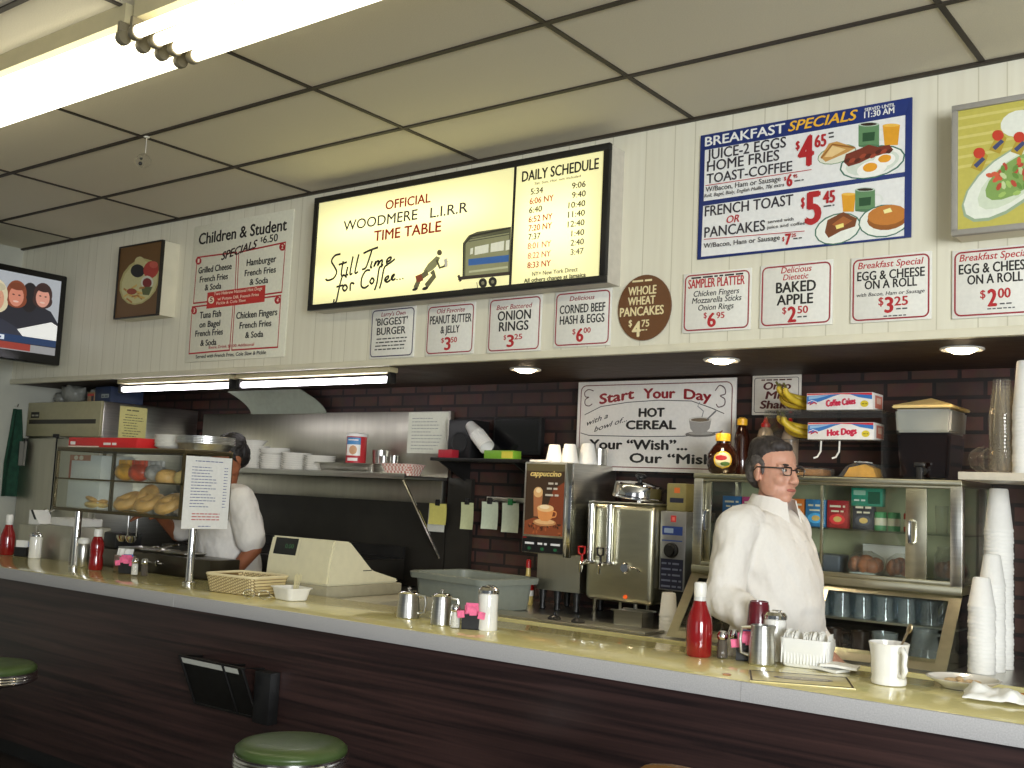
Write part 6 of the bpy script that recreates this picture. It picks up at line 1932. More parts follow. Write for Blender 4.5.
cup_stack(-2.335, 4.255, BC + 0.001, 5, 0.016, 0.030, 0.040, 0.105, 'white foam cup nested in the short stack before the brewer', 'topmost upside-down foam cup of the short stack before brewer', 'foam cups before the brewer', M_FOAM)
b = MB()
b.box(-0.075, 0.075, -0.05, 0.05, 0, 0.004)
for q in ((-0.075, 0.075, -0.05, -0.047), (-0.075, 0.075, 0.047, 0.05), (-0.075, -0.072, -0.05, 0.05), (0.072, 0.075, -0.05, 0.05)):
    b.box(q[0], q[1], q[2], q[3], 0, 0.075)
b.box(-0.085, 0.085, -0.06, -0.047, 0.073, 0.078)
b.box(-0.085, 0.085, 0.047, 0.06, 0.073, 0.078)
o = b.build('steam_pan', M_STEEL, loc=(-2.50, 4.235, BC + 0.001))
tag(o, 'small rectangular steel pan on the back counter under the urn', 'pan')
b = MB()
b.box(-0.55, 0.36, -0.03, 0.14, 0, 0.012, 0.003)
o = b.build('drip_tray', M_STEELB, loc=(-2.68, 4.06, BC + 0.0005))
tag(o, 'long low steel drip tray along the back counter edge', 'tray')
for k, x in enumerate((-2.83, -2.70)):
    b = MB()
    b.lathe([(0.03, 0), (0.032, 0.004), (0.02, 0.016), (0.008, 0.02), (0.008, 0.03), (0, 0.03)], 16)
    o = b.build('drain_plug', M_BLACK, loc=(x, 4.09, BC + 0.013))
    tag(o, ('left', 'right')[k] + ' of two black plugs on the long drip tray', 'plug')

# ================================================================ sauce bottle left of the machine
t = thing('sauce_bottle', 'small sauce bottle with pale yellow contents and red neck by brick wall', 'sauce bottle', (-3.36, 4.60, BC + 0.001))
b = MB()
b.lathe([(0, 0), (0.03, 0), (0.032, 0.006), (0.032, 0.09), (0.02, 0.125), (0.013, 0.15), (0.011, 0.20), (0, 0.20)], 20)
b.build('body', mat('mustard_sauce', srgb(206, 184, 110), 0.25), t)
b = MB()
b.lathe([(0.0335, 0.075), (0.0335, 0.098), (0.03, 0.104)], 20)
b.lathe([(0.0125, 0.188), (0.014, 0.19), (0.014, 0.225), (0.008, 0.232), (0, 0.232)], 14)
b.build('red_band_and_cap', M_RED, t)
b = MB()
b.lathe([(0.033, 0.045), (0.033, 0.074)], 20)
b.build('label_band', M_PAPER, t)

# ================================================================ grey bus tub
t = thing('bus_tub', 'grey plastic bus tub with flared rim on the back counter', 'tub', (-3.45, 4.26, BC + 0.001), R(-8))
b = MB()


def ring(hx, hy, z, r, n=6):
    out = []
    for cx, cy, a0 in ((hx - r, hy - r, 0), (-hx + r, hy - r, 90), (-hx + r, -hy + r, 180), (hx - r, -hy + r, 270)):
        for k in range(n):
            a = R(a0 + 90 * k / (n - 1))
            out.append((cx + r * math.cos(a), cy + r * math.sin(a), z))
    return out


def ring_loft(mb, rings, cap0=True, cap1=False):
    n = len(rings[0])
    vs = [p for r_ in rings for p in r_]
    fs = []
    for i in range(len(rings) - 1):
        for k in range(n):
            k2 = (k + 1) % n
            fs.append([i * n + k, i * n + k2, (i + 1) * n + k2, (i + 1) * n + k])
    if cap0:
        fs.append(list(range(n))[::-1])
    if cap1:
        fs.append([(len(rings) - 1) * n + k for k in range(n)])
    mb.add(vs, fs)


ring_loft(b, [ring(0.245, 0.165, 0, 0.05), ring(0.25, 0.17, 0.004, 0.05), ring(0.262, 0.18, 0.125, 0.055), ring(0.285, 0.205, 0.128, 0.06), ring(0.29, 0.21, 0.155, 0.06), ring(0.282, 0.202, 0.160, 0.06),
              ring(0.258, 0.178, 0.158, 0.055), ring(0.245, 0.165, 0.01, 0.05)], True, True)
b.build('tub', mat('grey_tub', srgb(132, 138, 128), 0.45, var=0.05), t)

# ================================================================ order tickets on the rail
t = thing('ticket_rail', 'grey metal order ticket rail on the brick wall', 'rail', (-3.80, WY - 0.03, 1.40))
b = MB()
b.box(0, 0.36, 0, 0.03, 0, 0.03, 0.004)
b.build('rail', M_STEELB, t)
b = MB()
b.lathe([(0, 0), (0.008, 0), (0.008, 0.004), (0, 0.006)], 10, mtx=Matrix.Translation((0.02, 0, 0.015)) @ Matrix.Rotation(R(90), 4, 'X'))
b.lathe([(0, 0), (0.008, 0), (0.008, 0.004), (0, 0.006)], 10, mtx=Matrix.Translation((0.34, 0, 0.015)) @ Matrix.Rotation(R(90), 4, 'X'))
b.build('screws', M_CHROME, t)


def ticket(x, z, h, w, col, label, y=WY - 0.05, tw=0.1, clip=M_BLACK, back=None):
    t = thing('order_ticket', label, 'paper', (x, y, z), 0, 'order tickets on clips')
    b = MB()
    b.sheet(lambda u, v: ((w * (u - 0.5) + 0.012 * v, -0.016 * v * v + 0.01 * math.sin(u * 3) * v, -h * v), (0, -1, 0)), 4, 6, 0.0012)
    b.build('slip', ink(col), t)
    if back:
        b = MB()
        b.sheet(lambda u, v: ((w * (u - 0.56) - 0.01 * v, 0.008 + 0.002 * v, -h * 1.32 * v - 0.004), (0, -1, 0)), 3, 4, 0.0012)
        b.build('slip', ink(back), t)
    b = MB()
    b.box(-0.016, 0.016, -0.008, 0.010, -0.012, 0.014, 0.003)
    b.box(-0.012, 0.012, 0.009, 0.034, -0.008, 0.010, 0.003)
    b.cyl((-0.014, -0.002, 0.018), (0.014, -0.002, 0.018), 0.006, seg=8)
    b.build('clip', clip, t)


ticket(-4.12, 1.375, 0.12, 0.13, (214, 204, 112), 'yellow order ticket over a white slip, leftmost on dark panel', y=WY - 0.075, back=(206, 206, 196))
ticket(-3.90, 1.39, 0.15, 0.09, (190, 194, 150), 'narrow pale green order ticket second from the left', y=WY - 0.075)
ticket(-3.745, 1.40, 0.15, 0.115, (196, 206, 180), 'pale green order ticket on left part of the rail', y=WY - 0.065)
ticket(-3.60, 1.40, 0.16, 0.115, (198, 206, 182), 'pale green order ticket held by a green clip', y=WY - 0.065, clip=mat('green_clip', srgb(30, 120, 60), 0.4))

# ================================================================ black wall shelf right of the hood
t = thing('wall_shelf', 'black wall shelf between steel hood and cappuccino machine', 'shelf', (-4.0, 4.5, 1.615))
b = MB()
b.box(0, 0.62, 0, 0.295, 0, 0.018, 0.003)
b.build('board', M_BLACKM, t)
for x in (0.04, 0.56):
    b = MB()
    b.prism([(0.02, 0.0), (0.295, 0.0), (0.295, -0.12)], 'x', x, x + 0.012)
    b.build('bracket', M_BLACKM, t)
SZ = 1.6335
t = thing('small_monitor', 'small black monitor on the wall shelf against the brick', 'monitor', (-3.72, 4.70, SZ))
b = MB()
b.box(0, 0.33, 0, 0.04, 0.03, 0.235, 0.006)
b.box(0.12, 0.21, -0.03, 0.06, 0, 0.012, 0.003)
b.box(0.15, 0.18, 0.01, 0.03, 0.01, 0.05)
b.build('housing', M_BLACK, t)
b = MB()
b.box(0.015, 0.315, -0.002, 0.0, 0.045, 0.222)
b.build('screen', mat('dark_screen', srgb(12, 12, 14), 0.15), t)
t = thing('black_speaker', 'black speaker box on the wall shelf beside the steel hood', 'speaker', (-3.98, 4.62, SZ))
b = MB()
b.box(0, 0.17, 0, 0.16, 0, 0.22, 0.006)
b.build('cabinet', M_BLACK, t)
b = MB()
b.lathe([(0, 0), (0.05, 0.0), (0.055, 0.004), (0.06, 0.004), (0.06, 0)], 20, mtx=Matrix.Translation((0.085, -0.0005, 0.09)) @ Matrix.Rotation(R(90), 4, 'X'))
b.build('cone', mat('speaker_cone', srgb(34, 34, 34), 0.7), t)
t = thing('wrap_box', 'small red carton lying on the wall shelf beside the hood', 'box', (-3.96, 4.52, SZ))
b = MB()
b.box(0, 0.10, 0, 0.06, 0, 0.045, 0.002)
b.build('carton', ink((170, 36, 50)), t)
t = thing('wrap_box', 'green and yellow carton lying on the right of the wall shelf', 'box', (-3.64, 4.53, SZ))
b = MB()
b.box(0, 0.20, 0, 0.07, 0, 0.045, 0.002)
b.build('carton', ink((120, 170, 50)), t)
A = Art((0, -0.0002, 0), (1, 0, 0), (0, 0, 1))
A.rect((206, 196, 70), 0.12, 0.004, 0.196, 0.041)
A.build(t, {'artwork': 'print'})
cs = Matrix.Translation((-3.66, 4.58, SZ + 0.063)) @ Euler((0, R(-52), R(-12))).to_matrix().to_4x4()
c0 = None
for k in range(9):
    c = foam_cup_mb(0.028, 0.043, 0.10).build('foam_cup', M_FOAM) if k == 0 else c0.copy()
    if k == 0:
        c0 = c
        tag(c, 'white foam cup nested in the stack leaning on the wall shelf', 'cup', 'foam cups on the wall shelf')
    else:
        scene.collection.objects.link(c)
    c.matrix_world = cs @ Matrix.Translation((0, 0, 0.0135 * k))

# ================================================================ television on the left wall
tv = thing('television', 'black flat television in the left corner showing smiling people', 'television', (-6.80, 3.31, 2.475), 0)
b = MB()
b.box(-0.06, 0.0, -0.62, 0.55, -0.31, 0.305, 0.012)
b.build('housing', mat('tv_black', srgb(14, 14, 15), 0.25), tv)
b = MB()
b.box(-0.64, -0.06, -0.06, 0.06, -0.06, 0.06, 0.004)
b.box(-0.699, -0.64, -0.12, 0.12, -0.14, 0.14, 0.004)
b.build('wall_bracket', M_BLACKM, tv)
b = MB()
b.box(0, 0.002, -0.57, 0.505, -0.245, 0.262)
b.build('screen', ink((150, 150, 152), 0.4), tv)
A = Art((0.0022, -0.57, -0.245), (0, 1, 0), (0, 0, 1))
TW, TH = 1.075, 0.507


def face(u, v, s, hair, skin, coat):
    A.oval(hair, u, v + 0.01 * s, 0.062 * s, 0.075 * s)
    A.oval(hair, u, v - 0.03 * s, 0.066 * s, 0.05 * s)
    A.oval(skin, u, v - 0.012 * s, 0.046 * s, 0.06 * s)
    A.oval(tuple(int(c * 0.9) for c in hair), u, v + 0.048 * s, 0.048 * s, 0.022 * s)
    for d in (-0.018, 0.018):
        A.oval((60, 36, 32), u + d * s, v - 0.002 * s, 0.008 * s, 0.004 * s, seg=8)
    A.oval((226, 186, 172), u, v - 0.042 * s, 0.018 * s, 0.006 * s, seg=10)


A.poly((172, 176, 182), [(0, 0.18), (TW, 0.18), (TW, TH), (0, TH)])
A.poly((44, 44, 52), [(0.42, 0.05), (0.44, 0.24), (0.6, 0.30), (0.74, 0.315), (0.85, 0.30), (0.93, 0.32), (1.02, 0.29), (TW, 0.22), (TW, 0.05)])
A.oval((40, 36, 38), 0.865, 0.36, 0.06, 0.10)
face(0.775, 0.365, 1.1, (132, 70, 48), (206, 134, 112), None)
face(0.955, 0.385, 1.05, (66, 46, 44), (212, 150, 132), None)
A.poly((52, 54, 66), [(0.40, 0.05), (0.44, 0.19), (0.56, 0.22), (0.70, 0.19), (0.82, 0.14), (0.88, 0.10), (0.88, 0.05)])
face(0.635, 0.33, 1.35, (212, 200, 168), (206, 150, 124), None)
A.poly((236, 236, 232), [(0.80, 0.14), (1.03, 0.22), (TW, 0.20), (TW, 0.06), (0.88, 0.06)])
A.rect((40, 60, 96), 0, 0.055, TW, 0.10)
A.rect((214, 222, 232), 0, 0.062, 0.72, 0.092)
A.rect((150, 60, 50), 0.60, 0.006, 0.9, 0.05)
A.rect((110, 116, 126), 0, 0.006, 0.60, 0.05)
A.scribble((40, 60, 96), 0.36, 0.07, 0.70, 0.02, seed=5)
A.build(tv, {'artwork': 'screen_picture', 'lettering': 'screen_caption'}, 0.42)
b = MB()
b.tube([(-0.1, 0.10, -0.30), (-0.1, 0.12, -0.36), (-0.09, 0.16, -0.38), (-0.1, 0.18, -0.33), (-0.16, 0.2, -0.36)], 0.008, 6)
b.build('cable', M_BLACK, tv)

# ================================================================ fridge
fr = thing('refrigerator', 'tall steel refrigerator with cream top panel in the back left corner', 'refrigerator', (-7.42, 4.0, 0.0))
b = MB()
b.box(0, 0.93, 0.02, 0.77, 0.08, 1.94, 0.006)
b.build('body', M_STEEL, fr)
b = MB()
b.box(0.0, 0.93, 0.0, 0.02, 1.70, 1.94, 0.004)
tag(b.build('top_panel', mat('cream_enamel', srgb(156, 150, 118), 0.35, var=0.05), fr), 'cream upper panel')
A = Art((0, -0.0006, 1.70), (1, 0, 0), (0, 0, 1))
A.rect((46, 42, 36), 0.03, 0.088, 0.88, 0.118)
A.rect((34, 32, 30), 0.05, 0.13, 0.16, 0.172)
A.scribble((150, 146, 130), 0.06, 0.142, 0.15, 0.02, seed=8)
A.build(fr, {'artwork': 'vent_strip', 'lettering': 'badge_print'})
for x0, x1, hx in ((0.004, 0.456, 0.42), (0.474, 0.926, 0.51)):
    b = MB()
    b.box(x0, x1, -0.03, 0.018, 0.14, 1.685, 0.008)
    d = b.build('door', M_STEELB, fr)
    b = MB()
    b.tube([(hx, -0.03, 0.95), (hx, -0.07, 0.97), (hx, -0.07, 1.18), (hx, -0.03, 1.20)], 0.011, 8)
    b.build('handle', M_CHROME, d)
b = MB()
b.box(0.46, 0.47, -0.03, 0.02, 0.14, 1.69)
for x in (0.445, 0.475):
    b.box(x - 0.008, x + 0.008, -0.045, -0.02, 1.69, 1.715, 0.003)
b.build('hinges', M_BLACKM, fr)
b = MB()
b.box(0.02, 0.91, 0.05, 0.75, 0.0, 0.08)
b.build('plinth', M_BLACK, fr)
t = thing('dish_towel', 'grey towel hanging on the refrigerator door', 'towel', (-7.34, 3.965, 1.66))
b = MB()
b.sheet(lambda u, v: ((0.10 * (u - 0.5) * (1 - 0.15 * v), -0.015 - 0.012 * math.sin(u * 9), -0.17 * v), (0, -1, 0)), 10, 5, 0.004)
b.build('cloth', mat('grey_cloth', srgb(116, 114, 106), 0.9, bump=0.3, bscale=300), t)
b = MB()
b.box(-0.012, 0.012, -0.012, 0.003, -0.015, 0.02, 0.003)
b.build('hook', M_BLACKM, t)
t = thing('green_apron', 'dark green apron hanging on left wall beside the refrigerator', 'apron', (-7.496, 3.94, 1.89))
b = MB()
b.sheet(lambda u, v: ((0.035 + 0.02 * math.sin(u * 8 + v * 2) + 0.02 * v, 0.15 * (u - 0.5) * (0.35 + 0.65 * min(1, v * 1.6)), -0.62 * v), (1, 0, 0)), 12, 8, 0.005)
b.build('cloth', mat('green_cloth', srgb(22, 62, 44), 0.9, var=0.3), t)
b = MB()
b.tube([(0.0, 0, 0.02), (0.04, 0, 0.02), (0.05, 0, 0.035)], 0.005, 6)
b.build('hook', M_CHROME, t)
# things on top of the fridge
M_BAG = mat('plastic_bag', srgb(150, 150, 140), 0.35, var=0.12, trans=0.25, bump=0.9, bscale=22)
for k, (x, y, s, lb) in enumerate(((-7.10, 4.16, 0.085, 'largest crumpled clear bag on top of the refrigerator'), (-7.29, 4.18, 0.06, 'small crumpled clear bag at left end of refrigerator top'), (-6.90, 4.22, 0.07, 'flattened clear bag beside the cartons on refrigerator top'))):
    b = MB()
    b.ell((0, 0, 0.8), (1.1, 0.9, 0.8), 24, 14)
    b.v = [tuple(Vector(p) * (1 + 0.22 * noise.noise(Vector(p) * 2.2 + Vector((k * 5, 0, 0))) + 0.1 * noise.noise(Vector(p) * 6)) for _ in (0,))[0] for p in b.v]
    b.v = [tuple(Vector((p[0], p[1], max(0, p[2]))) * s) for p in b.v]
    o = b.build('plastic_bag', M_BAG, loc=(x, y, 1.9405), smooth=60)
    tag(o, lb, 'bag', 'bags on the refrigerator')
for nm, x0, x1, z, c, lb in (('carton', -6.93 + 0.13, -6.72, 0.07, (150, 118, 84), 'small tan carton between bags and blue box on refrigerator top'), ('carton', -6.71, -6.52, 0.105, (36, 48, 74), 'dark blue carton with pale label on refrigerator top')):
    t = thing(nm, lb, 'box', (x0, 4.08, 1.9405))
    b = MB()
    b.box(0, x1 - x0, 0, 0.25, 0, z, 0.002)
    b.build('board', ink(c), t)
    A = Art((0, -0.0003, 0), (1, 0, 0), (0, 0, 1))
    if c[0] == 36:
        A.rect((150, 156, 150), 0.08, 0.03, 0.17, 0.055)
        A.scribble((60, 70, 80), 0.085, 0.036, 0.165, 0.014, seed=3)
    else:
        A.rect((180, 60, 50), 0.0, 0.045, x1 - x0, 0.06)
        A.rect((50, 40, 50), (x1 - x0) * 0.6, 0.0, x1 - x0, 0.045)
    A.build(t, {'artwork': 'print'})


def note(name, label, p, U, V, w, h, col, ink_c, rows, seed, cat='paper'):
    t = thing(name, label, cat, p)
    A = Art((0, 0, 0), U, V)
    N = A.N
    b = MB()
    uu, vv = A.U, A.V
    c = [Vector((0, 0, 0)), uu * w, uu * w + vv * h, vv * h]
    b.add([q - N * 0.0 for q in c] + [q - N * 0.001 for q in c], [[0, 1, 2, 3], [7, 6, 5, 4], [0, 4, 5, 1], [1, 5, 6, 2], [2, 6, 7, 3], [3, 7, 4, 0]])
    b.build('sheet', ink(col), t)
    for (u0, v0, u1, hh) in rows:
        A.scribble(ink_c if hh > 0 else (190, 90, 90), u0 * w, v0 * h, u1 * w, abs(hh), 'print', seed + int(v0 * 97))
    A.build(t)
    return t


rr = random.Random(4)
note('yellow_notice', 'yellow printed notice taped to the side of the refrigerator', (-6.4885, 4.14, 1.68), (0, 1, 0), (0, 0, 1), 0.21, 0.24, (216, 206, 136), (96, 92, 60),
     [(0.25, 0.88, 0.75, 0.014)] + [(0.12 + 0.1 * rr.random(), 0.08 + 0.075 * i, 0.6 + 0.3 * rr.random(), 0.008) for i in range(10)], 11)

# ================================================================ steel hood panel, plate shelf and grill
hood = thing('range_hood', 'wide stainless hood panel with plate shelf along the back wall', 'range hood', (-6.40, 4.75, 1.525))
b = MB()
b.box(0, 2.32, 0, 0.035, 0, 0.39, 0.003)
b.build('panel', M_STEELB, hood)
b = MB()
b.box(0.30, 2.32, -0.36, 0.0, -0.018, 0.0, 0.003)
b.box(0.30, 2.32, -0.365, -0.35, -0.022, 0.012, 0.003)
b.build('shelf', M_STEEL, hood)
b = MB()
b.box(0, 2.30, -0.02, 0.02, -0.15, -0.02, 0.002)
b.build('lower_strip', M_STEELB, hood)
b = MB()
b.box(0.0, 2.32, 0.0, 0.03, -0.64, -0.15)
tag(b.build('backsplash', mat('sooty_steel', srgb(40, 37, 32), 0.45, 0.15, var=0.25, scale=5), hood), 'dark sooty backsplash')
b = MB()
b.box(2.325, 2.50, 0.005, 0.035, -0.64, 0.0)
b.build('dark_panel', MATS['sooty_steel'], hood)
b = MB()
b.cyl((2.29, -0.34, -0.02), (2.30, -0.01, -0.46), 0.009, seg=8)
b.build('brace', M_CHROME, hood)
# curved vent canopy above the panel
b = MB()
b.sheet(lambda u, v: ((0.33 + 0.74 * u + 0.21 * math.sin(v * PI / 2), -0.06 + 0.05 * v, 0.54 - 0.155 * v), (0, -1, 0.2)), 6, 10, 0.006)
tag(b.build('curved_canopy', mat('pale_green_enamel', srgb(150, 156, 140), 0.4, 0.2), hood), 'pale curved sheet under the tube lights')
note('order_sheets', 'white order sheets taped to right end of the steel hood', (-4.41, 4.7485, 1.665), (1, 0, 0), (0, 0, 1), 0.315, 0.245, (226, 226, 206), (150, 150, 140),
     [(0.1, 0.1 + 0.082 * i, 0.55 + 0.35 * rr.random(), 0.007) for i in range(10)], 23)

# stacks of plates on the shelf
pm = MB()
pm.lathe([(0, 0), (0.075, 0), (0.085, 0.004), (0.126, 0.020), (0.130, 0.0235), (0.124, 0.024), (0.084, 0.009), (0, 0.008)], 32)
p0 = pm.build('dinner_plate', M_CERAMIC)
first = True
PSZ = 1.5255
for si, (x, n, tilt, lb) in enumerate(((-5.60, 11, 0, 'white plate in the tall stack nearest the cook on the steel shelf'), (-5.39, 9, 4, 'white plate in the second stack from the cook on steel shelf'),
                                       (-5.18, 8, 0, 'white plate in the third stack from the cook on steel shelf'), (-4.97, 7, 0, 'white plate in the stack beside the oat canister'))):
    for k in range(n):
        c = p0 if first else p0.copy()
        if not first:
            scene.collection.objects.link(c)
        first = False
        z = PSZ + 0.0135 * k
        c.scale = (0.78, 0.78, 1)
        c.location = (x + 0.004 * math.sin(k * 2.1 + si), 4.572 + 0.002 * math.cos(k * 1.7), z)
        c.rotation_euler = (0, 0, 0) if k < n - 2 or not tilt else (R(0), R(-tilt), 0)
        if tilt and k >= n - 2:
            c.location.z += 0.009
        tag(c, lb, 'plate', 'plates in stack %s' % ('one', 'two', 'three', 'four')[si])
bw = MB()
bw.lathe([(0, 0), (0.05, 0), (0.055, 0.004), (0.082, 0.034), (0.086, 0.036), (0.08, 0.037), (0.05, 0.008), (0, 0.008)], 28)
o = bw.build('bowl', M_CERAMIC, loc=(-5.60, 4.572, PSZ + 0.0135 * 10 + 0.0242))
tag(o, 'white bowl on top of the tallest plate stack', 'bowl')

# oat canister
t = thing('oat_canister', 'round oatmeal canister with red and blue label on steel shelf', 'canister', (-4.615, 4.53, PSZ + 0.062))
b = MB()
b.lathe([(0, 0.0), (0.06, 0.0), (0.06, 0.165), (0, 0.165)], 36)
b.build('carton', ink((186, 40, 46)), t)
b = MB()
b.lathe([(0.062, 0.158), (0.063, 0.160), (0.063, 0.174), (0.058, 0.177), (0, 0.177)], 36)
b.build('lid', M_WHITE, t)


def wrap(mb, r, a0, a1, z0, z1, n=12):
    for i in range(n):
        a, c = a0 + (a1 - a0) * i / n, a0 + (a1 - a0) * (i + 1) / n
        mb.quad((r * math.cos(a), r * math.sin(a), z0), (r * math.cos(c), r * math.sin(c), z0), (r * math.cos(c), r * math.sin(c), z1), (r * math.cos(a), r * math.sin(a), z1))


b = MB()
az = CAMAZ(-4.615, 4.53) - 0.35
wrap(b, 0.0603, az - 0.85, az + 0.75, 0.110, 0.152)
b.cur = 1
wrap(b, 0.0603, az - 0.85, az + 0.75, 0.045, 0.110)
b.cur = 2
wrap(b, 0.0603, az - 0.85, az + 0.75, 0.0, 0.045)
b.cur = 3
sticker(b, lambda z: 0.0607, 0.078, 0.05, 0.056, az, lift=0)
b.cur = 1
wrap(b, 0.0607, az - 0.6, az + 0.5, 0.014, 0.031)
wrap(b, 0.0607, az - 0.6, az + 0.5, 0.134, 0.140)
b.build('label_wrap', [ink((70, 130, 180)), ink((226, 222, 214)), ink((176, 36, 44)), ink((196, 150, 110))], t)
# hotel pan and small steel cans, basket
b = MB()
ring_loft(b, [ring(0.225, 0.13, 0, 0.03), ring(0.24, 0.145, 0.055, 0.03), ring(0.26, 0.165, 0.056, 0.03), ring(0.262, 0.166, 0.061, 0.03)], True, True)
M_PAN = M_STEEL
o = b.build('hotel_pan', M_PAN, loc=(-4.60, 4.565, PSZ))
o.scale = (0.95, 1, 1)
tag(o, 'shallow lidded steel pan on the shelf under the oat canister', 'pan')
for k, (x, y, w, h) in enumerate(((-4.50, 4.62, 0.05, 0.085), (-4.425, 4.57, 0.028, 0.05), (-4.37, 4.60, 0.026, 0.055))):
    b = MB()
    b.lathe([(0, 0), (w * 0.9, 0), (w, h), (w * 0.95, h), (w * 0.86, 0.004), (0, 0.004)], 20)
    o = b.build('steel_canister', M_STEEL, loc=(x, y, PSZ + 0.0615))
    tag(o, ('wide steel canister behind the oat canister on the shallow pan', 'middle narrow steel canister on the shallow pan', 'right narrow steel canister on the shallow pan')[k], 'canister', 'canisters on the shallow pan')
t = thing('paper_basket', 'red checked paper lined basket at right end of steel shelf', 'basket', (-4.20, 4.50, PSZ), R(4))
M_CHK, nt, bs = node_mat('red_check_paper')
tc = nt.nodes.new('ShaderNodeTexCoord')
ck = nt.nodes.new('ShaderNodeTexChecker')
ck.inputs['Scale'].default_value = 80
ck.inputs['Color1'].default_value = (*srgb(226, 216, 204), 1)
ck.inputs['Color2'].default_value = (*srgb(196, 130, 116), 1)
nt.links.new(tc.outputs['Object'], ck.inputs['Vector'])
nt.links.new(ck.outputs['Color'], bs.inputs['Base Color'])
b = MB()
ring_loft(b, [ring(0.09, 0.06, 0, 0.03), ring(0.115, 0.085, 0.065, 0.04), ring(0.11, 0.08, 0.066, 0.04), ring(0.085, 0.055, 0.006, 0.03)], True, True)
b.build('basket', M_CHK, t)
# flat-top grill under the hood
gr = thing('griddle', 'dark flat-top griddle below the hood behind the cash register', 'griddle', (-5.85, 4.10, BC + 0.0005))
b = MB()
b.box(0, 1.5, 0, 0.62, 0.04, 0.16, 0.006)
b.build('body', MATS['sooty_steel'], gr)
b = MB()
b.box(0.03, 1.47, 0.07, 0.6, 0.16, 0.168)
b.box(0, 1.5, 0.6, 0.62, 0.16, 0.23)
b.build('plate', M_BLACKM, gr)
for x in (0.2, 0.55, 0.95, 1.3):
    b = MB()
    b.lathe([(0, 0), (0.024, 0), (0.02, 0.022), (0, 0.022)], 14, mtx=Matrix.Translation((x, 0.0, 0.1)) @ Matrix.Rotation(R(90), 4, 'X'))
    b.build('knob', M_BLACK, gr)
for x, y in ((0.05, 0.06), (1.45, 0.06), (0.05, 0.56), (1.45, 0.56)):
    b = MB()
    b.cyl((x, y, 0), (x, y, 0.042), 0.02, seg=10)
    b.build('leg', M_BLACKM, gr)

# ================================================================ cash register on its stand
st = thing('register_stand', 'pale grey cash drawer stand behind the counter', 'stand', (-4.12, 3.45, 0))
b = MB()
b.box(0.02, 0.62, 0.03, 0.52, 0.0, 0.84, 0.004)
b.build('cabinet', mat('stand_grey', srgb(142, 138, 122), 0.5), st)
b = MB()
b.box(0.0, 0.66, 0.0, 0.54, 0.84, 0.935, 0.006)
b.build('drawer_box', mat('drawer_grey', srgb(176, 172, 152), 0.45), st)
rg = thing('cash_register', 'beige cash register with black display and blue sticker', 'cash register', (-4.10, 3.46, 0.9355))
M_BEIGE = mat('register_beige', srgb(214, 208, 176), 0.42, var=0.03)
b = MB()
b.box(-0.005, 0.44, 0.0, 0.50, 0.0, 0.055, 0.006)
tag(b.build('base', mat('register_base', srgb(158, 152, 128), 0.45), rg), 'darker base')
prof = [(0.004, 0.055), (0.475, 0.055), (0.48, 0.072), (0.30, 0.118), (0.14, 0.256), (0.035, 0.262), (0.012, 0.16)]
b2 = bmesh.new()
n = len(prof)
v0 = [b2.verts.new((0.0, p[0], p[1])) for p in prof]
v1 = [b2.verts.new((0.435, p[0], p[1])) for p in prof]
b2.faces.new(v0)
b2.faces.new(v1[::-1])
for i in range(n):
    b2.faces.new((v0[i], v1[i], v1[(i + 1) % n], v0[(i + 1) % n])[::-1])
bmesh.ops.recalc_face_normals(b2, faces=b2.faces[:])
bmesh.ops.bevel(b2, geom=b2.edges[:], offset=0.008, segments=2, affect='EDGES')
b = MB()
b.bm(b2)
b.build('housing', M_BEIGE, rg)
A = Art((0, 0.012, 0.16), (1, 0, 0), (0, 0.22, 1))
A.rect((16, 20, 16), 0.035, 0.018, 0.195, 0.098)
A.text((50, 96, 60), '0.00', 0.11, 0.05, 0.17, 0.02)
A.line((190, 184, 154), [(0.215, 0.0), (0.215, 0.10)], 0.002)
A.build(rg, {'artwork': 'display', 'lettering': 'display_digits'})
A = Art((0, 0.0055, 0.062), (1, 0, 0), (0, 0.08, 1))
A.rect((44, 60, 130), 0.075, 0.03, 0.165, 0.085)
for i in range(4):
    A.scribble((150, 160, 210), 0.08, 0.036 + i * 0.012, 0.16, 0.007, seed=i)
A.build(rg, {'artwork': 'sticker', 'lettering': 'sticker_print'})
kb = MB()
for i in range(7):
    for j in range(4):
        y = 0.325 + j * 0.034
        kb.box(0.05 + i * 0.046, 0.085 + i * 0.046, y, y + 0.025, 0.1205 - (y - 0.30) * 0.255 - 0.007, 0.1205 - (y - 0.30) * 0.255 + 0.004, 0.002)
kb.build('keys', ink((96, 92, 86)), rg)
A = Art((0.4356, 0, 0), (0, 1, 0), (0, 0, 1))
A.rect((40, 38, 34), 0.23, 0.118, 0.29, 0.122)
A.build(rg, {'artwork': 'paper_slot'})

# ================================================================ low station behind the counter: steam table, holders
sv = thing('steam_table', 'dark steel steam table behind the counter before the cook', 'steam table', (-5.50, 3.46, 0))
b = MB()
b.box(0.06, 0.94, 0.01, 0.16, 0.0, 0.86)
b.build('cabinet', M_STEELB, sv)
b = MB()
b.box(0.0, 0.98, 0.0, 0.19, 0.86, 1.045, 0.005)
b.build('front_housing', mat('dark_steel', srgb(92, 86, 72), 0.3, 0.9, var=0.15, scale=6), sv)
for x in (0.45, 0.56, 0.83):
    b = MB()
    b.lathe([(0, 0), (0.016, 0), (0.014, 0.02), (0, 0.022)], 12, mtx=Matrix.Translation((x, 0.0, 1.0)) @ Matrix.Rotation(R(90), 4, 'X'))
    b.build('knob', M_CHROME, sv)
b = MB()
b.box(0.0, 0.12, 0.01, 0.18, 1.0455, 1.135, 0.01)
tag(b.build('black_hood', M_BLACK, sv), 'black rounded end cover')
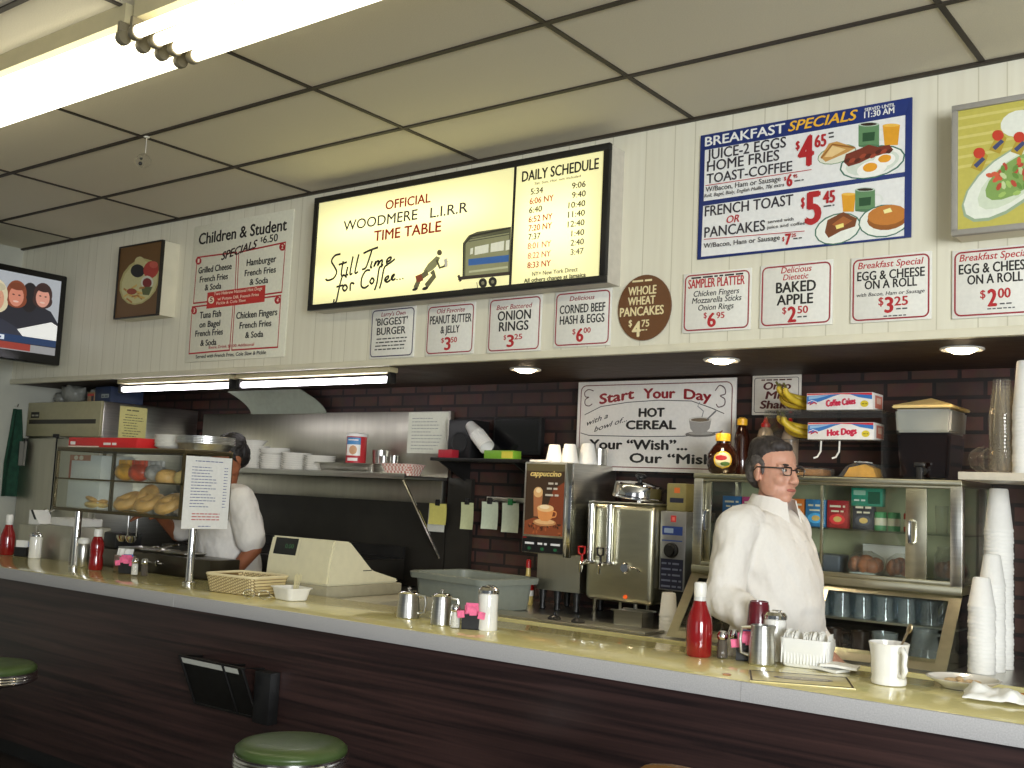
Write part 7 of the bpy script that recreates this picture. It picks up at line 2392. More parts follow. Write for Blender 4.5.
for k, (x, s) in enumerate(((0.22, 0.075), (0.42, 0.075), (0.64, 0.08))):
    b = MB()
    ring_loft(b, [ring(s, 0.07, 0, 0.02), ring(s + 0.012, 0.082, 0.012, 0.02), ring(s + 0.01, 0.08, 0.016, 0.02), ring(s - 0.006, 0.065, 0.004, 0.02)], True, True)
    o = b.build('pan_lid', M_STEEL, loc=(-5.50 + x, 3.555, 1.0455))
    tag(o, ('left', 'middle', 'right')[k] + ' steel lid on top of the steam table', 'lid', 'lids on the steam table')
sp = MB()
sp.tube([(0.0, 0, 0), (0.05, -0.0, 0.01), (0.16, 0.01, 0.03)], 0.005, 6)
sp.ell((-0.02, 0, 0.004), (0.03, 0.02, 0.008), 12, 8)
o = sp.build('serving_spoon', M_CHROME, loc=(-5.06, 3.53, 1.069))
tag(o, 'steel serving spoon lying across the steam table lids', 'spoon')
# two ladles hanging on a rail behind the food shelf
t = thing('utensil_rail', 'steel rail with hooks under the clear food shelf', 'rail', (-5.20, 3.44, 1.245))
b = MB()
b.cyl((-0.25, 0, 0), (0.25, 0, 0), 0.006, seg=8)
b.build('bar', M_CHROME, t)
for k, x in enumerate((-5.20, -5.12)):
    b = MB()
    b.tube([(0, 0, 0.12), (0, 0, 0.0), (0.0, -0.006, -0.01)], 0.004, 6)
    b.lathe([(0, -0.03), (0.018, -0.026), (0.03, -0.008), (0.032, 0.006), (0.03, 0.006), (0.016, -0.022), (0, -0.026)], 14, (0, -0.03, 0))
    o = b.build('ladle', M_CHROME, loc=(x, 3.425, 1.125))
    tag(o, ('left', 'right')[k] + ' ladle hanging below the food shelf', 'ladle', 'ladles below the food shelf')

# steel napkin bins at far left behind the counter
for k, (x, w, h, lb) in enumerate(((-6.42, 0.20, 0.18, 'left steel bin with dark slips behind the far ketchup'), (-6.19, 0.36, 0.19, 'wide steel bin of white packs behind the white sugar jar'))):
    t = thing('steel_bin', lb, 'bin', (x, 3.47, 0))
    b = MB()
    b.box(0.0, w, 0.0, 0.26, 0.0, 0.95 + h, 0.006)
    b.build('bin_body', M_STEELB, t)
t = thing('paper_pack', 'white folded paper packs on the wide steel bin', 'paper pack', (-6.15, 3.50, 1.1405))
b = MB()
b.box(0.03, 0.30, 0, 0.18, 0, 0.045, 0.006)
b.build('pack', M_PAPER, t)
t = thing('menu_cards', 'leaning black and white cards on the left steel bin', 'cards', (-6.40, 3.52, 1.1305))
b = MB()
b.prism([(0.0, 0.0), (0.13, 0.0), (0.04, 0.085), (0.0, 0.085)], 'y', 0, 0.10)
b.build('white_cards', M_PAPER, t)
b = MB()
b.prism([(0.02, 0.085), (0.04, 0.087), (0.09, 0.03), (0.07, 0.03)], 'y', -0.004, -0.001)
b.build('black_card', M_BLACK, t)

# ================================================================ clear food shelf standing on the counter
fs = thing('sneeze_guard', 'clear two-level food shelf on chrome posts standing on the counter', 'food shelf', (0, 0, 0))
FX0, FX1, FY0, FY1, FZ0, FZ1, FZM = -5.44, -4.32, 3.115, 3.40, 1.255, 1.585, 1.425
M_FRAME = mat('brown_steel_frame', srgb(96, 86, 62), 0.35, 0.8)
for x in (-5.47 + 0.06, -4.40):
    b = MB()
    b.lathe([(0, 0), (0.034, 0), (0.034, 0.006), (0.02, 0.009), (0.0185, 0.012), (0.0185, FZ0 - CT - 0.0005), (0, FZ0 - CT - 0.0005)], 20, (x, 3.255, CT + 0.0003))
    b.build('post', M_CHROME, fs)
b = MB()
for z in (FZ0, FZ1 - 0.016):
    for y in (FY0, FY1 - 0.014):
        b.box(FX0, FX1, y, y + 0.014, z, z + 0.016, 0.002)
    for x in (FX0, FX1 - 0.014):
        b.box(x, x + 0.014, FY0 + 0.014, FY1 - 0.014, z, z + 0.016, 0.002)
for x in (FX0, FX1 - 0.014):
    for y in (FY0, FY1 - 0.014):
        b.box(x, x + 0.014, y, y + 0.014, FZ0 + 0.016, FZ1 - 0.016)
b.box(FX0, FX1, FY0, FY0 + 0.006, FZM - 0.006, FZM + 0.002)
b.box(-5.075, -5.06, FY0 + 0.10, FY0 + 0.115, FZ0 + 0.016, FZ1 - 0.016)
b.build('frame', M_FRAME, fs)
b = MB()
b.box(FX0, FX1, FY0, FY1, FZ1, FZ1 + 0.006, 0.001)
tag(b.build('top_board', mat('brown_board', srgb(110, 98, 74), 0.4), fs), 'brown top board')
for nm, z in (('bottom_pane', FZ0 + 0.016), ('middle_pane', FZM)):
    b = MB()
    b.box(FX0 + 0.002, FX1 - 0.002, FY0 + 0.002, FY1 - 0.002, z - 0.003, z)
    b.build(nm, M_GLASS, fs)
b = MB()
b.box(FX0 + 0.01, FX1 - 0.01, FY0 + 0.004, FY0 + 0.008, FZ0 + 0.018, FZ1 - 0.018)
b.build('front_pane', M_GLASS, fs)
note('menu_sheet', 'white printed menu sheet hung on the end of the food shelf', (FX1 + 0.0025, 3.125, 1.215), (0, 1, 0), (0, 0, 1), 0.268, 0.345, (230, 230, 226), (92, 104, 150),
     [(0.2, 0.93, 0.8, 0.007)] + [(0.14, 0.30 + 0.042 * i, 0.42 + 0.3 * rr.random(), 0.006) for i in range(14)] + [(0.84, 0.30 + 0.042 * i, 0.92, 0.006) for i in range(14)] + [(0.2, 0.12 + 0.04 * i, 0.8, -0.008) for i in range(3)] + [(0.35, 0.03, 0.62, 0.006)], 31, 'menu')
# food on the shelves
M_BAGEL = mat('bagel_crust', srgb(206, 160, 94), 0.45, var=0.25, scale=22)
M_BREAD = mat('pale_bread', srgb(206, 176, 112), 0.6, var=0.2, scale=26)
M_BAGP = mat('printed_bag', srgb(206, 150, 60), 0.3, var=0.5, scale=14)
bg = MB()
n_, m_ = 24, 12
bg.grid(lambda u, v: ((0.048 + 0.031 * math.cos(2 * PI * v)) * math.cos(2 * PI * u), (0.048 + 0.031 * math.cos(2 * PI * v)) * math.sin(2 * PI * u), 0.026 + 0.026 * math.sin(2 * PI * v)), n_, m_)
bg0 = bg.build('bagel', M_BAGEL, smooth=80)
ZB = FZ0 + 0.0165
for k, (x, y, z, rx, lb) in enumerate(((-4.80, 3.28, ZB + 0.058, 66, 'bagel standing on edge at the middle of the lower food shelf'), (-4.70, 3.215, ZB + 0.028, 26, 'bagel leaning low in front on the lower food shelf'),
                                       (-4.93, 3.25, ZB + 0.03, 30, 'bagel at left beside the middle frame bar of the lower shelf'), (-4.54, 3.222, ZB + 0.032, 34, 'bagel at the right end of the lower food shelf'))):
    c = bg0 if k == 0 else bg0.copy()
    if k:
        scene.collection.objects.link(c)
    c.location, c.rotation_euler = (x, y, z), (R(rx), 0, 0)
    tag(c, lb, 'bagel', 'bagels on the lower food shelf')
for k, (x, y, lb) in enumerate(((-5.16, 3.20, 'split roll at left of the lower food shelf, nearer one'), (-5.05 + 0.0, 3.32, 'split roll at left of the lower food shelf, farther one'))):
    t = thing('bread_roll', lb, 'roll', (x, y, ZB), 0.3 * k, 'rolls on the lower food shelf')
    b = MB()
    b.ell((0, 0, 0.022), (0.085, 0.05, 0.022), 20, 10)
    b.build('lower_half', M_BREAD, t)
    b = MB()
    b.ell((0.0, 0.0, 0.05), (0.08, 0.047, 0.018), 20, 10, Matrix.Rotation(R(9), 4, 'Y'))
    b.build('upper_half', M_BAGEL, t)
for k, (x, w, c, lb) in enumerate(((-4.98, 0.12, (206, 150, 50), 'orange and yellow snack bag at left of the upper food shelf'), (-4.86, 0.11, (196, 70, 40), 'red and yellow snack bag on the upper food shelf'),
                                   (-4.72, 0.10, (170, 164, 160), 'clear silvery bag in the middle of the upper food shelf'))):
    t = thing('snack_bag', lb, 'snack bag', (x, 3.24, FZM + 0.0005), 0.1 * k, 'snack bags on the upper food shelf')
    b = MB()
    b.ell((0, 0, 0.045), (w * 0.62, 0.05, 0.045), 20, 12)
    b.v = [tuple(Vector(p) + Vector((0, 0, 0)) + Vector((1, 1, 0)) * 0.006 * noise.noise(Vector(p) * 40)) for p in b.v]
    b.build('bag', mat('snack_%d' % k, srgb(*c), 0.3, var=0.45, scale=26), t)
    b = MB()
    b.sheet(lambda u, v: ((w * 1.1 * (u - 0.5), 0.004 * math.sin(u * 20), 0.078 + 0.03 * v), (0, -1, 0)), 10, 1, 0.002)
    b.build('crimped_seam', mat('snack_%d' % k, (0, 0, 0)), t)
for k, (x, y, lb) in enumerate(((-4.56, 3.20, 'round bun at front right of the upper food shelf'), (-4.44, 3.22, 'round bun at far right of the upper food shelf'), (-4.50, 3.32, 'round bun behind the front two on the upper food shelf'))):
    b = MB()
    b.lathe([(0, 0), (0.05, 0.0), (0.06, 0.02), (0.052, 0.048), (0.03, 0.064), (0, 0.068)], 22)
    o = b.build('bun', M_BREAD if k else M_BAGEL, loc=(x, y, FZM + 0.0005), smooth=60)
    tag(o, lb, 'bun', 'buns on the upper food shelf')
for k, (z, h, lb) in enumerate(((FZ0 + 0.0165, 0.145, 'white deli paper box on the lower food shelf at left'), (FZM + 0.0005, 0.125, 'white deli paper box with red print on the upper food shelf'))):
    t = thing('deli_paper_box', lb, 'box', (-5.40, 3.17, z))
    b = MB()
    b.box(0, 0.30, 0, 0.20, 0, h, 0.003)
    b.build('carton', ink((206, 208, 206)), t)
    if k:
        A = Art((0, -0.0004, 0), (1, 0, 0), (0, 0, 1))
        A.rect((150, 70, 50), 0.0, 0.0, 0.02, h)
        A.rect((170, 110, 80), 0.0, h - 0.03, 0.2, h)
        A.oval((220, 210, 190), 0.06, h - 0.015, 0.02, 0.012)
        A.oval((220, 210, 190), 0.11, h - 0.015, 0.02, 0.012)
        A.build(t, {'artwork': 'print'})
# on top of the food shelf
TZ = FZ1 + 0.0065
t = thing('red_pastry_box', 'long flat red pastry box lying on top of the food shelf', 'box', (-5.36, 3.13, TZ), R(-1))
b = MB()
b.box(0, 0.64, 0, 0.24, 0, 0.05, 0.002)
b.build('carton', ink((200, 34, 36)), t)
A = Art((0, -0.0004, 0), (1, 0, 0), (0, 0, 1))
A.scribble((236, 226, 220), 0.02, 0.012, 0.07, 0.028, seed=2)
A.scribble((236, 226, 220), 0.34, 0.012, 0.46, 0.02, seed=6)
A.rect((220, 206, 190), 0.0, 0.0, 0.3, 0.006)
A.build(t, {'lettering': 'white_print', 'artwork': 'edge_print'})
fp = MB()
fp.lathe([(0, 0), (0.055, 0), (0.085, 0.014), (0.088, 0.016), (0.082, 0.017), (0.053, 0.004), (0, 0.004)], 26)
f0 = None
for k in range(9):
    c = fp.build('foam_plate', M_FOAM) if k == 0 else f0.copy()
    f0 = f0 or c
    if k:
        scene.collection.objects.link(c)
    c.location = (-4.60 + 0.002 * math.sin(k), 3.24, TZ + 0.0068 * k)
    tag(c, 'small white foam plate stacked on top of the food shelf', 'plate', 'foam plates on the food shelf')
al = MB()
al.lathe([(0, 0), (0.115, 0), (0.118, 0.003), (0.135, 0.03), (0.142, 0.031), (0.142, 0.034), (0.132, 0.034), (0.115, 0.005), (0, 0.004)], 48)
al.v = [(p[0] * (1 + 0.008 * math.sin(24 * math.atan2(p[1], p[0]))), p[1] * (1 + 0.008 * math.sin(24 * math.atan2(p[1], p[0]))), p[2]) for p in al.v]
a0 = None
for k in range(5):
    c = al.build('foil_pan', mat('aluminium_foil', (0.8, 0.8, 0.78), 0.3, 1.0, bump=0.4, bscale=60)) if k == 0 else a0.copy()
    a0 = a0 or c
    if k:
        scene.collection.objects.link(c)
    c.location = (-4.365, 3.262, TZ + 0.0078 * k)
    tag(c, 'round foil pan nested in the stack on the food shelf', 'pan', 'foil pans on the food shelf')

# ================================================================ things on the front counter
TZ0 = CT + 0.0005
M_KET = mat('ketchup', srgb(134, 20, 22), 0.14, var=0.06, coat=0.5)
M_PINK = mat('pink_packet', srgb(236, 110, 150), 0.6, var=0.15, scale=60)
M_SUGAR = mat('white_sugar', srgb(240, 238, 232), 0.7, var=0.03)


def ketchup(x, y, label, squeeze=False):
    t = thing('ketchup_bottle', label, 'ketchup bottle', (x, y, TZ0), 0, 'ketchup bottles')
    b = MB()
    if squeeze:
        b.lathe([(0, 0), (0.033, 0), (0.037, 0.008), (0.036, 0.05), (0.031, 0.075), (0.035, 0.10), (0.036, 0.135), (0.026, 0.165), (0.018, 0.18), (0, 0.18)], 26)
    else:
        b.lathe([(0, 0), (0.038, 0), (0.042, 0.006), (0.043, 0.05), (0.043, 0.10), (0.039, 0.125), (0.026, 0.16), (0.019, 0.184), (0.017, 0.20), (0, 0.20)], 26)
    b.build('bottle', M_KET, t)
    b = MB()
    z0 = 0.18 if squeeze else 0.205
    b.lathe([(0.017, z0 - 0.02), (0.02, z0 - 0.012), (0.021, z0), (0.021, z0 + 0.028), (0.018, z0 + 0.034), (0, z0 + 0.034)], 22)
    b.build('cap', M_WHITE, t)
    if not squeeze:
        b = MB()
        b.lathe([(0.0255, 0.158), (0.0205, 0.178), (0.0195, 0.20)], 22)
        b.build('neck_label', mat('silver_label', srgb(206, 206, 200), 0.35), t)


ketchup(-1.665, 3.245, 'tall glass ketchup bottle with white cap left of the man')
ketchup(-6.29, 3.34, 'ketchup bottle at the far left end of the counter')
ketchup(-5.20, 3.25, 'ribbed ketchup bottle under the clear food shelf', True)


def sugar_jar(x, y, label, h=0.145, r=0.037, ribbed=True):
    t = thing('sugar_pourer', label, 'sugar jar', (x, y, TZ0), 0, 'sugar jars')
    b = MB()
    seg = 40
    b.lathe([(0, 0), (r * 0.96, 0), (r, 0.005), (r * 0.96, h * 0.5), (r * 0.98, h * 0.85), (r * 0.9, h * 0.93), (0, h * 0.93)], seg)
    if ribbed:
        b.v = [(p[0] * (1 + 0.025 * math.cos(20 * math.atan2(p[1], p[0]))), p[1] * (1 + 0.025 * math.cos(20 * math.atan2(p[1], p[0]))), p[2]) for p in b.v]
    b.build('glass_jar_of_sugar', mat('sugar_in_glass', srgb(232, 230, 222), 0.12, var=0.02, coat=0.6), t, smooth=60)
    b = MB()
    b.lathe([(r * 0.94, h * 0.90), (r * 1.04, h * 0.92), (r * 1.04, h * 1.0), (r * 0.8, h * 1.07), (r * 0.3, h * 1.1), (0, h * 1.1)], 28)
    b.box(-0.008, 0.02, -0.008, 0.008, h * 1.08, h * 1.12, 0.002)
    b.build('lid', M_CHROME, t)


sugar_jar(-2.478, 3.152, 'tall ribbed sugar jar between pink packets and cappuccino machine')
sugar_jar(-1.463, 3.385, 'sugar jar with chrome lid behind the steel creamer')
sugar_jar(-6.035, 3.375, 'white sugar jar beside the far left ketchup', 0.135, 0.036, False)


def shaker(x, y, label, content, grp='salt and pepper shakers'):
    t = thing('salt_shaker' if content[0] > 0.3 else 'pepper_shaker', label, 'shaker', (x, y, TZ0), 0, grp)
    b = MB()
    b.lathe([(0, 0), (0.019, 0), (0.021, 0.004), (0.019, 0.045), (0.015, 0.062), (0, 0.062)], 10)
    b.build('glass_body', M_PLEXI, t, smooth=None)
    b = MB()
    b.lathe([(0, 0.003), (0.0165, 0.003), (0.0158, 0.045), (0.0135, 0.059), (0, 0.059)], 10)
    b.build('contents', mat('shaker_%d' % int(content[0] * 100), content, 0.8, var=0.3, scale=300), t)
    b = MB()
    b.lathe([(0.0155, 0.060), (0.018, 0.064), (0.018, 0.074), (0.013, 0.086), (0, 0.088)], 18)
    b.build('cap', M_CHROME, t)


SALT, PEP = srgb(226, 224, 216), srgb(84, 74, 62)
shaker(-2.578, 3.088, 'small shaker between the right steel pitcher and pink packets', SALT)
shaker(-1.594, 3.272, 'front shaker right of the tall ketchup bottle', PEP)
shaker(-1.590, 3.345, 'rear shaker right of the tall ketchup bottle', SALT)
shaker(-4.865, 3.262, 'white salt shaker right of pink packets under the food shelf', SALT)
shaker(-4.805, 3.278, 'pepper shaker right of the salt under the food shelf', PEP)


def caddy(x, y, rz, label, pink=True, n=9, blue=2):
    t = thing('packet_caddy', label, 'sweetener caddy', (x, y, TZ0), rz, 'sweetener packet caddies')
    b = MB()
    w, d, h = 0.036, 0.029, 0.055
    for q in ((-w, w, -d, -d + 0.003), (-w, w, d - 0.003, d), (-w, -w + 0.003, -d + 0.003, d - 0.003), (w - 0.003, w, -d + 0.003, d - 0.003)):
        b.box(q[0], q[1], q[2], q[3], 0, h)
    b.box(-w, w, -d, d, 0, 0.003)
    b.build('holder', M_BLACK, t)
    rr = random.Random(int(x * 77))
    for k in range(n):
        b = MB()
        yy = -d + 0.008 + k * (2 * d - 0.016) / max(1, n - 1)
        x0 = rr.uniform(-0.006, 0.006) - 0.028
        z0 = 0.02 + rr.uniform(0, 0.014)
        lean = rr.uniform(-0.012, 0.004)
        ww = 0.05
        b.add([(x0, yy, z0), (x0 + ww, yy, z0), (x0 + ww, yy + lean, z0 + 0.062), (x0, yy + lean, z0 + 0.062),
               (x0, yy + 0.0022, z0), (x0 + ww, yy + 0.0022, z0), (x0 + ww, yy + 0.0022 + lean, z0 + 0.062), (x0, yy + 0.0022 + lean, z0 + 0.062)],
              [[0, 1, 2, 3], [7, 6, 5, 4], [0, 4, 5, 1], [1, 5, 6, 2], [2, 6, 7, 3], [3, 7, 4, 0]])
        m = ink((96, 130, 190)) if k >= n - blue else (M_PINK if pink else M_PAPER)
        b.build('packet', m, t)
    if pink:
        for k in range(4):
            b = MB()
            x0, z0 = -0.045 + 0.021 * k, 0.046 + 0.006 * ((k * 2) % 3)
            b.box(x0, x0 + 0.026, -d - 0.008 - 0.002 * k, -d - 0.005 - 0.002 * k, z0, z0 + 0.026, mtx=Matrix.Rotation(R((-7, 5, -3, 8)[k]), 4, 'Y'))
            b.build('packet', M_PINK, t)


caddy(-2.528, 3.128, 0.5, 'black caddy stuffed with pink packets beside the ribbed sugar jar')
caddy(-1.520, 3.305, 0.4, 'black caddy of pink packets partly hidden behind the steel creamer')
caddy(-4.965, 3.285, 0.6, 'black caddy of pink packets under the food shelf')
caddy(-6.165, 3.37, 0.6, 'black caddy of white packets beside the far left ketchup', False)

# steel pitchers


def pitcher(x, y, rz, s, label, lid=True, h=0.115):
    t = thing('steel_pitcher', label, 'pitcher', (x, y, TZ0), rz, 'steel pitchers')
    b = MB()
    r = 0.043 * s
    prof = [(0, 0), (r * 0.92, 0), (r, 0.004), (r * 0.98, h * 0.4), (r * 0.86, h * 0.8), (r * 0.86, h * 0.95), (r * 0.83, h * 0.95), (r * 0.83, h * 0.8), (r * 0.9, 0.008), (0, 0.006)]
    b.lathe(prof, 32)
    b.v = [(p[0] * (1 + (0.22 * max(0, math.cos(math.atan2(p[1], p[0]))) ** 12 if p[2] > h * 0.85 else 0)), p[1], p[2]) for p in b.v]
    b.build('body', M_STEEL, t)
    b = MB()
    b.tube([(-r * 0.86, 0, h * 0.88), (-r * 1.5, 0, h * 0.86), (-r * 1.62, 0, h * 0.6), (-r * 1.5, 0, h * 0.25), (-r * 0.97, 0, h * 0.2)], 0.0055, 8)
    b.build('handle', M_STEEL, t)
    if lid:
        b = MB()
        b.lathe([(r * 0.9, h * 0.945), (r * 0.92, h * 0.97), (r * 0.7, h * 1.03), (0, h * 1.05)], 28)
        b.lathe([(0.004, h * 1.04), (0.004, h * 1.08), (0.008, h * 1.12), (0.006, h * 1.18), (0, h * 1.2)], 12)
        b.build('lid', M_CHROME, t)


pitcher(-2.884, 3.165, R(200), 1.05, 'lidded steel pitcher on the counter, left of the two', True, 0.10)
pitcher(-2.668, 3.113, R(215), 0.92, 'lidded steel pitcher on the counter, right of the two', True, 0.112)
pitcher(-1.452, 3.262, R(20), 0.98, 'open steel creamer before the maroon tumbler', False, 0.128)
t = thing('steel_shaker', 'chrome lidded jar between post and ribbed ketchup bottle', 'shaker', (-5.385, 3.285, TZ0))
b = MB()
b.lathe([(0, 0), (0.032, 0), (0.034, 0.004), (0.033, 0.11), (0.028, 0.125), (0, 0.125)], 24)
b.build('body', M_STEEL, t)
b = MB()
b.lathe([(0.026, 0.124), (0.03, 0.128), (0.03, 0.145), (0.022, 0.156), (0, 0.158)], 22)
b.build('lid', M_WHITE, t)
t = thing('napkin_fold', 'white paper napkins bunched in a holder under the food shelf', 'napkins', (-5.06, 3.33, TZ0))
b = MB()
b.box(-0.055, 0.055, -0.03, 0.03, 0, 0.085, 0.003)
b.build('holder', M_STEELB, t)
b = MB()
b.sheet(lambda u, v: ((0.10 * (u - 0.5), -0.012 + 0.01 * math.sin(u * 14) + 0.01 * v, 0.07 + 0.05 * v), (0, -1, 0)), 16, 2, 0.018)
b.build('napkins', M_PAPER, t)

# maroon tumbler, upside down
t = thing('maroon_tumbler', 'maroon plastic tumbler standing upside down behind the sugar jar', 'tumbler', (-1.527, 3.40, TZ0))
b = MB()
b.lathe([(0.043, 0), (0.044, 0.004), (0.043, 0.03), (0.040, 0.06), (0.0405, 0.065), (0.034, 0.17), (0.030, 0.178), (0.012, 0.176), (0, 0.174)], 30)
b.build('cup', mat('maroon_plastic', srgb(98, 24, 34), 0.25, coat=0.3), t)
b = MB()
b.lathe([(0.0315, 0.174), (0.031, 0.182), (0.027, 0.183), (0.026, 0.176)], 30)
b.build('foot_ring', MATS['maroon_plastic'], t)

# white fluted bowl of napkins
t = thing('napkin_bowl', 'white fluted tub packed with paper napkins before the man', 'napkin holder', (-1.335, 3.345, TZ0), R(8))
b = MB()
ring_loft(b, [ring(0.068, 0.04, 0, 0.02), ring(0.071, 0.043, 0.004, 0.02), ring(0.080, 0.050, 0.088, 0.022), ring(0.076, 0.046, 0.088, 0.022), ring(0.066, 0.038, 0.006, 0.02)], True, True)
b.build('tub', mat('fluted_white', srgb(236, 236, 232), 0.35, var=0.02), t)
b = MB()
for i in range(15):
    x = -0.072 + i * 0.0100
    b.box(x, x + 0.004, -0.0505, -0.044, 0.006, 0.084, 0.0015, mtx=Matrix.Translation((0, 0, 0)) @ Matrix.Rotation(R(-5.5), 4, 'X'))
b.build('flutes', MATS['fluted_white'], t)
rr = random.Random(9)
for i in range(24):
    b = MB()
    x = -0.064 + i * 0.0056
    top = 0.106 + rr.uniform(-0.006, 0.008)
    ln = rr.uniform(-0.012, 0.012)
    b.sheet(lambda u, v: ((x + ln * v + 0.003 * math.sin(u * 7 + i), -0.036 + 0.072 * u, 0.03 + (top - 0.03 - 0.02 * (2 * u - 1) ** 4) * v), (1, 0, 0)), 8, 3, 0.003)
    b.build('napkin', M_PAPER, t)
for k, (x, y, rz, lb) in enumerate(((-1.225, 3.335, 0.2, 'white folded napkin lying on counter right of the napkin tub'), (-1.262, 3.33, -0.25, 'white folded napkin under another beside the napkin tub'))):
    b = MB()
    b.sheet(lambda u, v: ((0.11 * (u - 0.5), 0.075 * (v - 0.5), 0.006 + 0.002 * math.sin(u * 5)), (0, 0, 1)), 8, 4, 0.008)
    o = b.build('paper_napkin', M_PAPER, loc=(x, y, TZ0 + (0.012 if k == 0 else 0.0)), rz=rz)
    tag(o, lb, 'napkin', 'napkins by the tub')

# place mat with a clear cover and an oval print
t = thing('menu_card', 'cream menu card in a dark rimmed clear cover lying on the counter', 'menu', (-1.245, 3.065, TZ0), R(26))
b = MB()
b.box(-0.145, 0.145, -0.10, 0.10, 0, 0.004, 0.001)
b.build('card', mat('menu_cream', srgb(222, 208, 146), 0.3, coat=0.15), t)
A = Art((-0.145, -0.10, 0.0045), (1, 0, 0), (0, 1, 0))
A.frame((70, 58, 36), 0.006, 0.006, 0.284, 0.194, 0.010, 0, 'rim')
A.oval((126, 118, 128), 0.155, 0.10, 0.085, 0.028)
A.oval((206, 198, 176), 0.155, 0.10, 0.072, 0.020)
A.scribble((126, 118, 128), 0.10, 0.094, 0.21, 0.012, 'oval_print', 4)
A.build(t, {'artwork': 'oval_badge'})
b = MB()
b.lathe([(0, 0), (0.012, 0.0), (0.013, 0.002), (0.011, 0.004), (0, 0.005)], 16)
o = b.build('penny', mat('copper_coin', (0.72, 0.40, 0.26), 0.35, 0.9), loc=(-1.428, 2.965, TZ0))
tag(o, 'copper coin lying on the counter near the front edge', 'coin')

# white mug with spoon
t = thing('coffee_mug', 'white coffee mug with a spoon standing in it', 'mug', (-1.04, 3.225, TZ0), R(-38))
b = MB()
b.lathe([(0, 0.004), (0.042, 0.0), (0.048, 0.002), (0.050, 0.012), (0.0475, 0.024), (0.049, 0.03), (0.051, 0.08), (0.056, 0.112), (0.058, 0.118), (0.055, 0.120), (0.048, 0.08), (0.045, 0.03), (0, 0.02)], 36)
b.build('body', M_CERAMIC, t)
b = MB()
b.tube([(0.049, 0, 0.098), (0.066, 0, 0.108), (0.078, 0, 0.092), (0.073, 0, 0.066), (0.08, 0, 0.052), (0.068, 0, 0.03), (0.046, 0, 0.034)], [0.008, 0.0085, 0.008, 0.0075, 0.0075, 0.007, 0.007], 10)
b.build('handle', M_CERAMIC, t, smooth=70)
b = MB()
b.lathe([(0, 0.09), (0.0495, 0.09)], 24)
b.build('coffee', mat('milky_coffee', srgb(150, 104, 64), 0.2), t)
sp = MB()
sp.tube([(-0.01, 0.01, 0.03), (0.02, 0.02, 0.10), (0.034, 0.026, 0.135), (0.042, 0.03, 0.156)], [0.003, 0.003, 0.0035, 0.004], 8)
sp.ell((0.046, 0.031, 0.163), (0.009, 0.004, 0.016), 12, 8, Matrix.Rotation(R(25), 4, 'Y'))
o = sp.build('teaspoon', mat('worn_spoon', (0.5, 0.4, 0.26), 0.3, 1.0), loc=(-1.04, 3.225, TZ0), rz=R(-20))
tag(o, 'teaspoon standing in the white coffee mug', 'spoon')

# plate with food, crumpled napkin
t = thing('plate_of_food', 'white plate with leftover food at right end of the counter', 'plate', (-0.868, 3.36, TZ0))
b = MB()
b.lathe([(0, 0), (0.06, 0), (0.066, 0.006), (0.100, 0.024), (0.104, 0.027), (0.098, 0.028), (0.064, 0.011), (0, 0.010)], 36)
b.build('plate', M_CERAMIC, t)
b = MB()
for k in range(9):
    b.ell((rr.uniform(-0.045, 0.045), rr.uniform(-0.04, 0.04), 0.016), (rr.uniform(0.012, 0.024), rr.uniform(0.01, 0.018), 0.008), 12, 8, Matrix.Rotation(rr.uniform(0, 3), 4, 'Z'))
b.build('food_scraps', mat('hash_brown', srgb(214, 184, 140), 0.6, var=0.25, scale=60), t)
b = MB()


def crump(u, v):
    p = Vector((0.17 * (u - 0.5), 0.11 * (v - 0.5), 0.0))
    h = 0.014 + 0.028 * max(0, noise.noise(Vector((u * 3.1, v * 2.7, 0.4)))) + 0.018 * math.exp(-((u - 0.25) ** 2 + (v - 0.6) ** 2) * 14) + 0.006 * noise.noise(Vector((u * 9, v * 9, 2)))
    edge = min(u, 1 - u, v, 1 - v)
    return ((p.x + 0.008 * noise.noise(Vector((v * 6, 1, 3))), p.y + 0.008 * noise.noise(Vector((u * 6, 5, 3))), 0.004 + h * min(1, 0.35 + edge * 5)), (0, 0, 1))


b.sheet(crump, 22, 16, 0.0035)
o = b.build('paper_napkin', M_PAPER, loc=(-0.735, 3.195, TZ0), rz=0.15, smooth=70)
tag(o, 'crumpled white paper napkin at right end beside the plate', 'napkin')
b = MB()
b.cyl((-0.10, 0, 0.005), (0.10, 0.0, 0.005), 0.004, seg=8)
o = b.build('wooden_stirrer', mat('stirrer_wood', srgb(196, 130, 60), 0.6), loc=(-0.70, 3.34, TZ0), rz=-0.1)
tag(o, 'thin wooden stick lying behind the crumpled napkin', 'stick')

# woven basket, white bowl with toothpicks and glasses left of the register
M_WICK, nt, bs = node_mat('woven_plastic')
tc = nt.nodes.new('ShaderNodeTexCoord')
br_ = nt.nodes.new('ShaderNodeTexBrick')
br_.inputs['Color1'].default_value = (*srgb(222, 206, 160), 1)
br_.inputs['Color2'].default_value = (*srgb(206, 188, 140), 1)
br_.inputs['Mortar'].default_value = (*srgb(120, 96, 56), 1)
br_.inputs['Scale'].default_value = 1
br_.inputs['Brick Width'].default_value, br_.inputs['Row Height'].default_value, br_.inputs['Mortar Size'].default_value = 0.012, 0.012, 0.0016
mpp = nt.nodes.new('ShaderNodeMapping')
mpp.inputs['Rotation'].default_value = (R(90), 0, R(20))
nt.links.new(tc.outputs['Object'], mpp.inputs[0])
nt.links.new(mpp.outputs[0], br_.inputs['Vector'])
nt.links.new(br_.outputs['Color'], bs.inputs['Base Color'])
bs.inputs['Roughness'].default_value = 0.6
t = thing('woven_basket', 'cream woven basket on the counter before the cook', 'basket', (-3.93, 3.22, TZ0), R(6))
b = MB()
